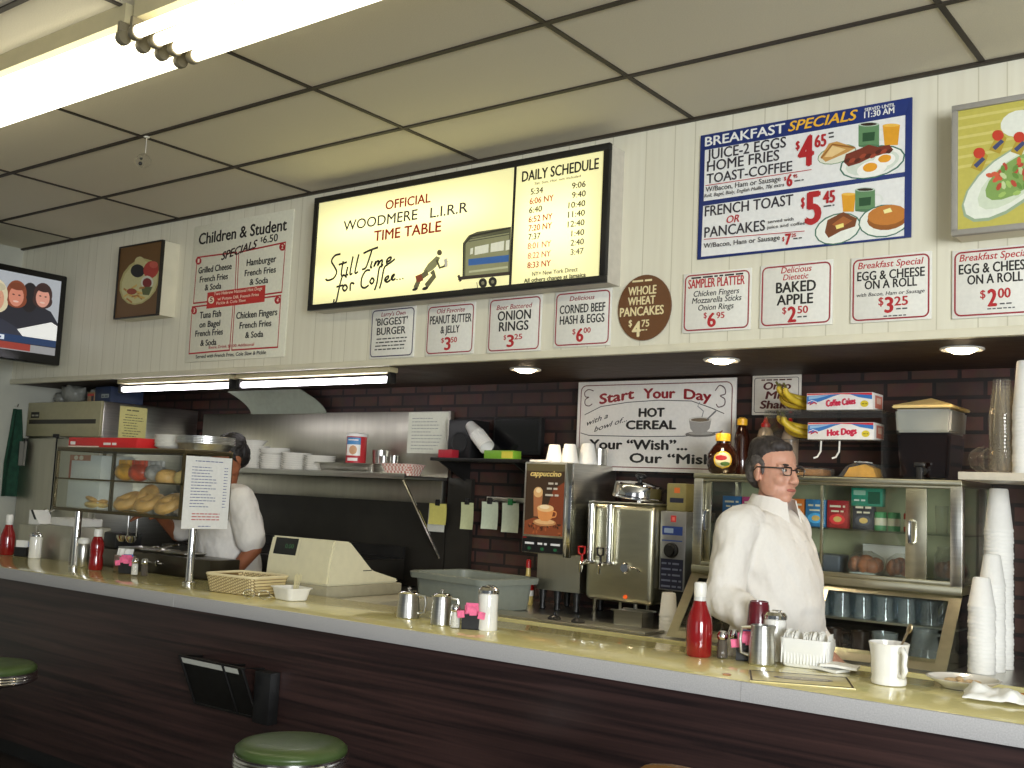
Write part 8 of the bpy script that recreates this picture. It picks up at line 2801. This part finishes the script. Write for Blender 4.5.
ring_loft(b, [ring(0.135, 0.10, 0, 0.03), ring(0.14, 0.105, 0.003, 0.03), ring(0.155, 0.12, 0.078, 0.035), ring(0.149, 0.114, 0.079, 0.035), ring(0.133, 0.098, 0.006, 0.03)], True, True)
b.build('basket_body', M_WICK, t)
b = MB()
b.tube(ring(0.153, 0.118, 0.08, 0.035, 6), 0.006, 8, True)
b.build('rim', mat('basket_rim', srgb(226, 212, 170), 0.6), t)
t = thing('white_bowl', 'small white plastic bowl on the counter before the cash register', 'bowl', (-3.60, 3.195, TZ0), R(-10))
b = MB()
ring_loft(b, [ring(0.062, 0.042, 0, 0.02), ring(0.066, 0.046, 0.003, 0.02), ring(0.08, 0.058, 0.05, 0.025), ring(0.086, 0.063, 0.051, 0.025), ring(0.086, 0.063, 0.055, 0.025), ring(0.077, 0.055, 0.054, 0.025), ring(0.062, 0.042, 0.006, 0.02)], True, True)
b.build('bowl_body', M_WHITE, t)
b = MB()
for k in range(5):
    b.cyl((-0.02 + 0.006 * k, 0.02, 0.01), (-0.022 + 0.012 * k, 0.03, 0.105 + 0.006 * (k % 2)), 0.002, seg=6)
b.build('toothpicks', mat('toothpick', srgb(206, 196, 150), 0.6), t)
t = thing('eyeglasses', 'folded wire eyeglasses lying before the white bowl', 'eyeglasses', (-3.66, 3.055, TZ0), R(24))
b = MB()
for s in (-1, 1):
    b.tube([(s * 0.036 + 0.026 * math.cos(a), 0.0 + 0.004 * math.sin(a * 2), 0.022 + 0.019 * math.sin(a)) for a in [2 * PI * k / 20 for k in range(20)]], 0.0018, 6, True)
b.tube([(-0.011, 0, 0.03), (0, 0, 0.036), (0.011, 0, 0.03)], 0.0018, 6)
b.build('wire_rims', M_CHROME, t)
for s in (-1, 1):
    b = MB()
    b.tube([(s * 0.062, 0, 0.026), (s * 0.055, 0.05, 0.012), (s * 0.0 + s * 0.01, 0.07, 0.004), (-s * 0.03, 0.075, 0.003)], 0.002, 6)
    b.build('temple', M_CHROME, t)
    b = MB()
    b.lathe([(0, 0), (0.018, 0)], 18, mtx=Matrix.Translation((s * 0.036, 0.0, 0.022)) @ Matrix.Rotation(R(90), 4, 'X') @ Matrix.Diagonal((1.35, 1, 1, 1)))
    b.build('lens', M_GLASS, t)

# ================================================================ rack on the counter front
t = thing('menu_rack', 'black wire rack on the dark counter front holding one menu', 'rack', (-3.83, CY0 + 0.0285, 0.505))
b = MB()
for x in (0.0, 0.28, 0.40):
    b.tube([(x, -0.002, 0.20), (x, -0.115, 0.215), (x, -0.02, 0.01), (x, -0.002, 0.01)], 0.006, 6)
b.tube([(0, -0.02, 0.01), (0.42, -0.02, 0.01)], 0.006, 6)
b.tube([(0, -0.115, 0.215), (0.42, -0.115, 0.215)], 0.004, 6)
b.build('wire_frame', M_BLACKM, t)
b = MB()
b.add([(0.005, -0.108, 0.205), (0.40, -0.108, 0.205), (0.40, -0.022, 0.015), (0.005, -0.022, 0.015), (0.005, -0.102, 0.207), (0.40, -0.102, 0.207), (0.40, -0.016, 0.017), (0.005, -0.016, 0.017)],
      [[3, 2, 1, 0], [4, 5, 6, 7], [0, 1, 5, 4], [1, 2, 6, 5], [2, 3, 7, 6], [3, 0, 4, 7]])
b.build('menu_cover', mat('dark_cover', srgb(24, 24, 22), 0.3, var=0.3), t)
b = MB()
b.add([(0.005, -0.1105, 0.207), (0.37, -0.1105, 0.207), (0.37, -0.1005, 0.185), (0.005, -0.1005, 0.185)], [[3, 2, 1, 0]])
tag(b.build('white_strip', mat('strip_white', srgb(200, 200, 186), 0.6), t), 'white strip along the top')
b = MB()
b.box(0.405, 0.50, -0.05, 0.0, 0.0, 0.2, 0.003)
b.build('side_box', M_BLACK, t)

# ================================================================ counter stools
M_VINYL = mat('green_vinyl', srgb(66, 84, 44), 0.32, var=0.1, scale=14, bump=0.15, bscale=90)


def stool(x, y, label, col=None, first=[None]):
    t = thing('counter_stool', label, 'stool', (x, y, 0), 0, 'counter stools')
    b = MB()
    b.lathe([(0, 0.585), (0.150, 0.585), (0.168, 0.592), (0.172, 0.60), (0.172, 0.632), (0.165, 0.636), (0, 0.636)], 40)
    n = 40
    b.build('chrome_band', M_CHROME, t)
    b = MB()
    for z in (0.600, 0.611, 0.622):
        b.tube([(0.172 * math.cos(2 * PI * k / 40), 0.172 * math.sin(2 * PI * k / 40), z) for k in range(40)], 0.004, 6, True)
    b.build('ribs', M_CHROME, t)
    b = MB()
    b.lathe([(0.0, 0.630), (0.160, 0.630), (0.171, 0.637), (0.170, 0.648), (0.155, 0.660), (0.12, 0.667), (0.06, 0.670), (0, 0.671)], 40)
    tag(b.build('seat_cushion', col or M_VINYL, t, smooth=70))
    b = MB()
    b.lathe([(0.04, 0.02), (0.036, 0.05), (0.034, 0.55), (0.05, 0.575), (0.09, 0.586), (0, 0.586)], 24)
    b.build('pedestal', M_BLACKM, t)
    b = MB()
    b.lathe([(0, 0), (0.16, 0), (0.165, 0.006), (0.14, 0.016), (0.05, 0.03), (0.04, 0.06), (0, 0.06)], 32)
    b.build('floor_flange', M_CHROME, t)
    return t


stool(-2.56, 2.315, 'round counter stool with green cushion at the bottom of the picture')
stool(-4.395, 2.32, 'round counter stool with green cushion at the left edge')

# a wooden chair pushed up to the counter: only the top of its back reaches into the picture
M_CHAIR = mat('chair_wood', srgb(120, 84, 44), 0.4, var=0.2, scale=20)
t = thing('wooden_chair', 'wooden chair back with rounded top rail peeping in at the bottom edge', 'chair', (-1.20, 2.31, 0), R(-8))
b = MB()
b.prism([(-0.17, 0.72), (0.17, 0.72), (0.165, 0.79), (0.12, 0.822), (0.06, 0.833), (0, 0.836), (-0.06, 0.833), (-0.12, 0.822), (-0.165, 0.79)], 'y', -0.012, 0.012)
b.build('top_rail', M_CHAIR, t)
b = MB()
b.box(-0.19, 0.19, 0.0, 0.40, 0.435, 0.46, 0.01)
b.build('seat', M_CHAIR, t)
for x in (-0.16, 0.16):
    for y in (0.0, 0.37):
        b = MB()
        b.tube([(x, y, 0.0), (x, y, 0.436)] if y else [(x, y - 0.02, 0.0), (x, y, 0.44), (x, y, 0.74)], 0.016, 8)
        b.build('leg', M_CHAIR, t)
for x in (-0.07, 0.0, 0.07):
    b = MB()
    b.cyl((x, 0, 0.455), (x, 0, 0.725), 0.009, seg=8)
    b.build('spindle', M_CHAIR, t)

# ================================================================ people
M_SKIN = mat('skin_light', srgb(202, 150, 126), 0.5, var=0.06, scale=40, sub=0.15)
M_SKIN2 = mat('skin_tan', srgb(150, 92, 62), 0.5, var=0.06, scale=40, sub=0.12)
M_SHIRT = mat('white_cotton', srgb(224, 219, 210), 0.85, var=0.02, scale=90, bump=0.5, bscale=10, stretch=(1.2, 1.2, 0.9))
M_TROU = mat('dark_trousers', srgb(34, 36, 44), 0.85, var=0.1)
M_SHOE = mat('black_leather', srgb(20, 18, 17), 0.35)
M_HAIR = mat('dark_grey_hair', srgb(52, 46, 44), 0.6, var=0.5, scale=70, stretch=(1, 1, 0.3), bump=0.6, bscale=160)
M_HAIRG = mat('greying_hair', srgb(84, 78, 75), 0.65, var=0.4, scale=90, bump=0.5, bscale=200)
M_HAIR2 = mat('black_hair', srgb(22, 18, 17), 0.55, var=0.4, scale=70, bump=0.6, bscale=160)


class Flesh(MB):
    """overlapping closed volumes that are fused into one continuous surface"""

    def cap(self, p0, r0, p1, r1):
        p0, p1 = Vector(p0), Vector(p1)
        self.tube([p0, p0.lerp(p1, 0.5), p1], [r0, (r0 + r1) / 2, r1], 14)
        self.ell(p0, r0, 14, 10)
        self.ell(p1, r1, 14, 10)
        return self

    def limb(self, pts, rs):
        for i in range(len(pts) - 1):
            self.cap(pts[i], rs[i], pts[i + 1], rs[i + 1])

    def loft(self, secs, n=28):
        """secs: (z, cx, cy, rx, ry)"""
        vs, fs = [], []
        for z, cx, cy, rx, ry in secs:
            for k in range(n):
                a = 2 * PI * k / n
                vs.append((cx + rx * math.cos(a), cy + ry * math.sin(a), z))
        for i in range(len(secs) - 1):
            for k in range(n):
                k2 = (k + 1) % n
                fs.append([i * n + k, i * n + k2, (i + 1) * n + k2, (i + 1) * n + k])
        fs.append(list(range(n))[::-1])
        fs.append([(len(secs) - 1) * n + k for k in range(n)])
        return self.add(vs, fs)

    def fuse(self, name, m, parent, voxel=0.006, smooth=6, wrinkle=None):
        o = self.build(name, m, None, smooth=None)
        md = o.modifiers.new('fuse', 'REMESH')
        md.mode, md.voxel_size = 'VOXEL', voxel
        sm = o.modifiers.new('soften', 'SMOOTH')
        sm.factor, sm.iterations = 0.5, smooth
        dg = bpy.context.evaluated_depsgraph_get()
        me = bpy.data.meshes.new_from_object(o.evaluated_get(dg))
        old = o.data
        o.modifiers.clear()
        o.data = me
        bpy.data.meshes.remove(old)
        me.name = name
        if wrinkle:
            for v in me.vertices:
                v.co += v.normal * wrinkle(v.co)
        me.polygons.foreach_set('use_smooth', [True] * len(me.polygons))
        me.update()
        o.parent = parent
        return o


def hand(fl, w, fwd, down, side, curl=0.5, s=1.0):
    """palm and five fingers from wrist w; fwd along the palm, down = palm side, side = towards the thumb"""
    w, f, d, t = Vector(w), Vector(fwd).normalized(), Vector(down).normalized(), Vector(side).normalized()
    k = w + f * 0.085 * s
    for a in (-0.03, -0.01, 0.012, 0.03):
        fl.cap(w + t * a * 0.6 * s, 0.016 * s, k + t * a * s, 0.0125 * s)
    for i, (a, ln) in enumerate(((0.033, 0.072), (0.011, 0.08), (-0.011, 0.074), (-0.032, 0.058))):
        p = k + t * a * s
        sp = t * (a * 0.35)
        ang = 0.15
        r = 0.0092 * s
        for seg, q in enumerate((0.45, 0.32, 0.23)):
            ang += curl * (0.55 + 0.12 * i)
            nd = (f * math.cos(ang) + d * math.sin(ang) + sp).normalized()
            p2 = p + nd * ln * q * s
            fl.cap(p, r, p2, r * 0.92)
            p, r = p2, r * 0.92
    b0 = w + f * 0.02 * s + t * 0.026 * s
    b1 = b0 + (f * 0.6 + t * 0.75 + d * 0.15).normalized() * 0.042 * s
    b2 = b1 + (f * 0.9 + t * 0.25 + d * 0.3).normalized() * 0.03 * s
    fl.cap(b0, 0.014 * s, b1, 0.0105 * s)
    fl.cap(b1, 0.0105 * s, b2, 0.009 * s)


def head(fl, M, ears=True):
    """head volumes in head space (x forward), placed by M"""
    def E(c, r, rot=None):
        fl.ell(M @ Vector(c), r, 20, 14, M.to_3x3().to_4x4() @ (rot or Matrix()))

    def C(a, ra, b_, rb):
        fl.cap(M @ Vector(a), ra, M @ Vector(b_), rb)
    E((-0.012, 0, 0.035), (0.098, 0.077, 0.088))
    E((0.018, 0, -0.02), (0.076, 0.066, 0.085))
    E((0.036, 0, -0.062), (0.056, 0.054, 0.048))
    E((0.066, 0, -0.092), (0.024, 0.026, 0.019))
    C((0.088, 0, 0.018), 0.010, (0.112, 0, -0.026), 0.0125)
    for s in (-1, 1):
        E((0.102, s * 0.012, -0.031), (0.012, 0.009, 0.008))
        E((0.062, s * 0.036, -0.026), (0.027, 0.022, 0.024))
        C((0.084, s * 0.012, 0.027), 0.010, (0.070, s * 0.046, 0.024), 0.009)
        E((0.03, s * 0.050, -0.062), (0.040, 0.012, 0.026))
        if ears:
            E((-0.008, s * 0.079, -0.004), (0.020, 0.008, 0.032), Matrix.Rotation(s * R(18), 4, 'Z'))
            E((-0.006, s * 0.076, -0.03), (0.010, 0.007, 0.011))
    E((0.088, 0, -0.056), (0.012, 0.024, 0.007))
    E((0.086, 0, -0.067), (0.012, 0.020, 0.007))


def face_parts(M, root, skin_dark, brow):
    def piece(name, m, c, r, rot=None):
        b = MB()
        b.ell(M @ Vector(c), r, 14, 10, M.to_3x3().to_4x4() @ (rot or Matrix()))
        return b.build(name, m, root, smooth=80)
    for s in (-1, 1):
        piece('eye', mat('eye_white', srgb(214, 204, 196), 0.25), (0.081, s * 0.031, 0.010), (0.008, 0.013, 0.0058))
        piece('iris', mat('iris_dark', srgb(44, 30, 24), 0.2), (0.0875, s * 0.030 + 0.0, 0.010), (0.003, 0.005, 0.005))
        piece('eyebrow', brow, (0.089, s * 0.033, 0.030), (0.006, 0.021, 0.0042), Matrix.Rotation(-s * R(12), 4, 'Z'))
    piece('lips', skin_dark, (0.094, 0, -0.0605), (0.008, 0.023, 0.0065))


def place_legs(body, trou, root, xs):
    for y, x in xs:
        body.limb([(0, y, 0.92), (x + 0.02, y * 1.1, 0.50), (x - 0.01, y * 1.1, 0.09)], [0.085, 0.058, 0.04])
        trou.limb([(0, y, 0.90), (x + 0.02, y * 1.1, 0.50), (x - 0.01, y * 1.1, 0.07)], [0.105, 0.082, 0.066])
        b = Flesh()
        b.cap((x - 0.05, y * 1.1, 0.045), 0.042, (x + 0.13, y * 1.15, 0.036), 0.034)
        b.v = [(p[0], p[1], max(0.002, p[2])) for p in b.v]
        b.fuse('shoe', M_SHOE, root, 0.008, 3)


TORSO = [(0.86, 0.0, 0, 0.10, 0.15), (0.92, 0.0, 0, 0.135, 0.178), (1.0, 0.012, 0, 0.145, 0.18), (1.10, 0.016, 0, 0.142, 0.172), (1.20, 0.006, 0, 0.135, 0.176), (1.30, -0.008, 0, 0.125, 0.188),
         (1.37, -0.02, 0, 0.105, 0.185), (1.415, -0.026, 0, 0.080, 0.135), (1.45, -0.024, 0, 0.062, 0.075)]


def cloth_wave(amp, fx=1.0, ph=0.0):
    def w(p):
        return 0.35 * amp + amp * (noise.noise(Vector((p.x * 11 + ph + p.z * 6, p.y * 11, p.z * 7 * fx - p.x * 5))) + 0.6 * noise.noise(Vector((p.x * 20 + p.z * 11, p.y * 20 + ph, p.z * 13 - p.x * 9))))
    return w


# ---------------------------------------------------------------- the man in glasses
man = thing('person', 'man in glasses and white shirt standing before the glass case, hand on counter', 'person', (-1.655, 3.80, 0.0), R(-6))
HM = Matrix.Translation((0.0, -0.01, 1.575)) @ Euler((R(-2), R(3), R(-14))).to_matrix().to_4x4()
body, trou, shirt = Flesh(), Flesh(), Flesh()
body.loft([(z, cx, cy, rx * 0.9, ry * 0.92) for z, cx, cy, rx, ry in TORSO])
body.cap((-0.016, 0, 1.42), 0.060, (0.004, 0, 1.53), 0.056)
head(body, HM)
RA = [(-0.035, -0.195, 1.365), (-0.035, -0.285, 1.12), (0.245, -0.368, 1.002)]
LA = [(-0.035, 0.195, 1.365), (-0.085, 0.265, 1.10), (0.10, 0.215, 0.93)]
body.limb(RA, [0.050, 0.040, 0.026])
body.limb(LA, [0.050, 0.040, 0.026])
hand(body, (0.272, -0.374, 0.996), (0.95, -0.10, -0.10), (0.0, 0, -1), (-0.1, 1, 0), 0.16)
hand(body, (0.12, 0.205, 0.918), (0.8, -0.25, -0.5), (-0.3, -0.2, -1), (0.1, -1, 0.2), 0.45)
place_legs(body, trou, man, ((-0.09, 0.02), (0.09, -0.03)))
trou.loft([(0.84, 0.0, 0, 0.12, 0.165), (0.92, 0.0, 0, 0.142, 0.184), (0.985, 0.01, 0, 0.146, 0.180)])
body.fuse('body', M_SKIN, man, 0.0046, 4)
trou.fuse('trousers', M_TROU, man, 0.01, 5, cloth_wave(0.004))
shirt.loft([(0.93, 0.004, 0, 0.152, 0.192)] + [(z, cx + (0.012 if z < 1.25 else 0), cy, rx + 0.016, ry + 0.012) for z, cx, cy, rx, ry in TORSO[2:-1]] + [(1.437, -0.024, 0, 0.072, 0.09)])
shirt.limb([Vector(p) for p in RA[:2]] + [Vector((0.232, -0.364, 1.006))], [0.076, 0.066, 0.048])
shirt.limb([Vector(p) for p in LA[:2]] + [Vector((0.09, 0.218, 0.938))], [0.076, 0.066, 0.048])
shirt.cap((-0.025, -0.15, 1.385), 0.066, (-0.035, -0.19, 1.37), 0.074)
shirt.cap((-0.025, 0.15, 1.385), 0.066, (-0.035, 0.19, 1.37), 0.074)
sh = shirt.fuse('shirt', M_SHIRT, man, 0.0075, 8, cloth_wave(0.0105))
b = MB()


def collar_side(s):
    def fn(u, v):
        a = R(180 - u * 150) * s
        r0 = 0.068 + 0.020 * v
        z = 1.492 - 0.045 * v - 0.020 * u ** 2 - 0.035 * v * u ** 3
        return ((-0.012 + r0 * 1.05 * math.cos(a) + 0.02 * u ** 2, r0 * 1.0 * math.sin(a), z), (math.cos(a) * 0.7, math.sin(a) * 0.7, 0.7))
    return fn


for s in (-1, 1):
    b.sheet(collar_side(s), 14, 4, 0.005)
b.build('collar', M_SHIRT, sh, smooth=60)
b = MB()
for z, x in ((1.36, 0.104), (1.27, 0.135), (1.18, 0.158), (1.09, 0.172)):
    b.lathe([(0, 0), (0.006, 0), (0.006, 0.003), (0, 0.003)], 10, mtx=Matrix.Translation((x, -0.01, z)) @ Matrix.Rotation(R(90), 4, 'Y'))
b.build('buttons', M_WHITE, sh)
b = MB()
b.cyl((0.118, -0.085, 1.25), (0.112, -0.085, 1.315), 0.004, seg=8)
tag(b.build('pen', mat('pen_blue', srgb(70, 90, 150), 0.3), sh), 'pen in the chest pocket')
hr = Flesh()
for c, r in (((-0.022, 0, 0.064), (0.090, 0.079, 0.066)), ((-0.058, 0, 0.012), (0.060, 0.073, 0.080)), ((0.030, -0.01, 0.094), (0.044, 0.052, 0.026)), ((-0.035, 0, 0.09), (0.078, 0.068, 0.048))):
    hr.ell(HM @ Vector(c), r, 20, 14, HM.to_3x3().to_4x4())
hr.fuse('hair', M_HAIR, man, 0.005, 3, lambda p: 0.003 * noise.noise(p * 45) + 0.002 * noise.noise(p * 120))
for s in (-1, 1):
    g = Flesh()
    for c, r in (((-0.020, s * 0.073, 0.034), (0.034, 0.009, 0.028)), ((0.014, s * 0.0725, 0.012), (0.008, 0.006, 0.030)), ((-0.05, s * 0.062, 0.0), (0.032, 0.013, 0.046))):
        g.ell(HM @ Vector(c), r, 16, 12, HM.to_3x3().to_4x4())
    tag(g.fuse('side_hair', M_HAIRG, man, 0.004, 2, lambda p: 0.003 * noise.noise(p * 90)), 'greying side hair')
face_parts(HM, man, mat('lip_skin', srgb(168, 96, 84), 0.5), M_HAIR)
gl = MB()
gl.xf = HM
for s in (-1, 1):
    c = [(0.104 - 0.006 * abs(q[0]), s * (0.033 + 0.0215 * q[0]), 0.007 + 0.0145 * q[1]) for q in ((-1, 0.8), (-0.8, 1), (0.8, 1), (1, 0.8), (1, -0.6), (0.75, -1), (-0.6, -1), (-1, -0.5))]
    gl.tube(c, 0.0021, 6, True)
    gl.tube([c[2], c[1]], 0.0034, 6)
    gl.tube([(0.099, s * 0.055, 0.017), (0.085, s * 0.074, 0.016), (0.0, s * 0.086, 0.014), (-0.02, s * 0.085, 0.0)], 0.003, 6)
gl.tube([(0.104, -0.012, 0.012), (0.109, 0, 0.015), (0.104, 0.012, 0.012)], 0.0025, 6)
gf = gl.build('glasses', mat('glasses_frame', srgb(26, 20, 22), 0.3), man)
for s in (-1, 1):
    b = MB()
    b.xf = HM
    b.add([(0.1035 - 0.006 * abs(q[0]), s * (0.033 + 0.0205 * q[0]), 0.007 + 0.0135 * q[1]) for q in ((-1, 1), (1, 1), (1, -0.7), (0.7, -1), (-0.7, -1), (-1, -0.6))], [[0, 1, 2, 3, 4, 5]])
    b.build('lens', M_GLASS, gf)

# ---------------------------------------------------------------- the cook at the left
cook = thing('person', 'cook in white short-sleeved shirt bending behind the clear food shelf, reaching into it', 'person', (-4.82, 3.84, 0.0), R(-96))
HC = Matrix.Translation((0.12, 0.085, 1.580)) @ Euler((R(-4), R(26), R(-4))).to_matrix().to_4x4()
body, trou, shirt = Flesh(), Flesh(), Flesh()
lean = lambda z: 0.16 * max(0, (z - 0.95) / 0.5) ** 1.3
T2 = [(z, cx + lean(z), cy, rx, ry) for z, cx, cy, rx, ry in TORSO]
body.loft([(z, cx, cy, rx * 0.9, ry * 0.92) for z, cx, cy, rx, ry in T2])
body.cap((0.10, 0.02, 1.40), 0.062, (0.11, 0.072, 1.51), 0.056)
head(body, HC)
RA = [(0.10, -0.195, 1.35), (0.15, -0.34, 1.14), (0.30, -0.27, 1.235)]
LA = [(0.10, 0.195, 1.35), (0.06, 0.285, 1.10), (0.16, 0.17, 0.90)]
body.limb(RA, [0.052, 0.042, 0.028])
body.limb(LA, [0.052, 0.044, 0.029])
hand(body, (0.315, -0.266, 1.24), (0.95, -0.15, 0.06), (0.1, 0.1, -1), (0.1, 0.9, 0), 0.3)
hand(body, (0.17, 0.16, 0.882), (0.5, -0.35, -0.75), (-0.6, -0.3, -0.6), (0.1, -1, 0.2), 0.45)
place_legs(body, trou, cook, ((-0.09, 0.0), (0.09, -0.03)))
trou.loft([(0.84, 0.0, 0, 0.12, 0.165), (0.92, 0.0, 0, 0.142, 0.184), (0.985, 0.01, 0, 0.146, 0.180)])
body.fuse('body', M_SKIN2, cook, 0.0046, 4)
trou.fuse('trousers', M_TROU, cook, 0.01, 5, cloth_wave(0.004))
shirt.loft([(0.90, 0.004, 0, 0.155, 0.196)] + [(z, cx, cy, rx + 0.018, ry + 0.014) for z, cx, cy, rx, ry in T2[2:-1]] + [(1.43, T2[-1][1], 0, 0.074, 0.09)])
for A_ in (RA, LA):
    a, e = Vector(A_[0]), Vector(A_[1])
    shirt.cap(a, 0.080, a.lerp(e, 0.80), 0.078)
    shirt.cap(a, 0.078, (a.x, a.y * 0.7, a.z + 0.02), 0.068)
sh = shirt.fuse('shirt', M_SHIRT, cook, 0.0075, 8, cloth_wave(0.0105, 1.0, 4.0))
hr = Flesh()
for c, r in (((-0.022, 0, 0.056), (0.094, 0.083, 0.070)), ((-0.052, 0, 0.0), (0.064, 0.079, 0.085)), ((0.02, 0, 0.082), (0.062, 0.066, 0.040)), ((-0.01, 0.072, 0.015), (0.034, 0.014, 0.040)), ((-0.01, -0.072, 0.015), (0.034, 0.014, 0.040))):
    hr.ell(HC @ Vector(c), r, 20, 14, HC.to_3x3().to_4x4())
hr.fuse('hair', M_HAIR2, cook, 0.005, 3, lambda p: 0.004 * noise.noise(p * 60))
face_parts(HC, cook, mat('lip_skin_tan', srgb(120, 66, 54), 0.5), M_HAIR2)
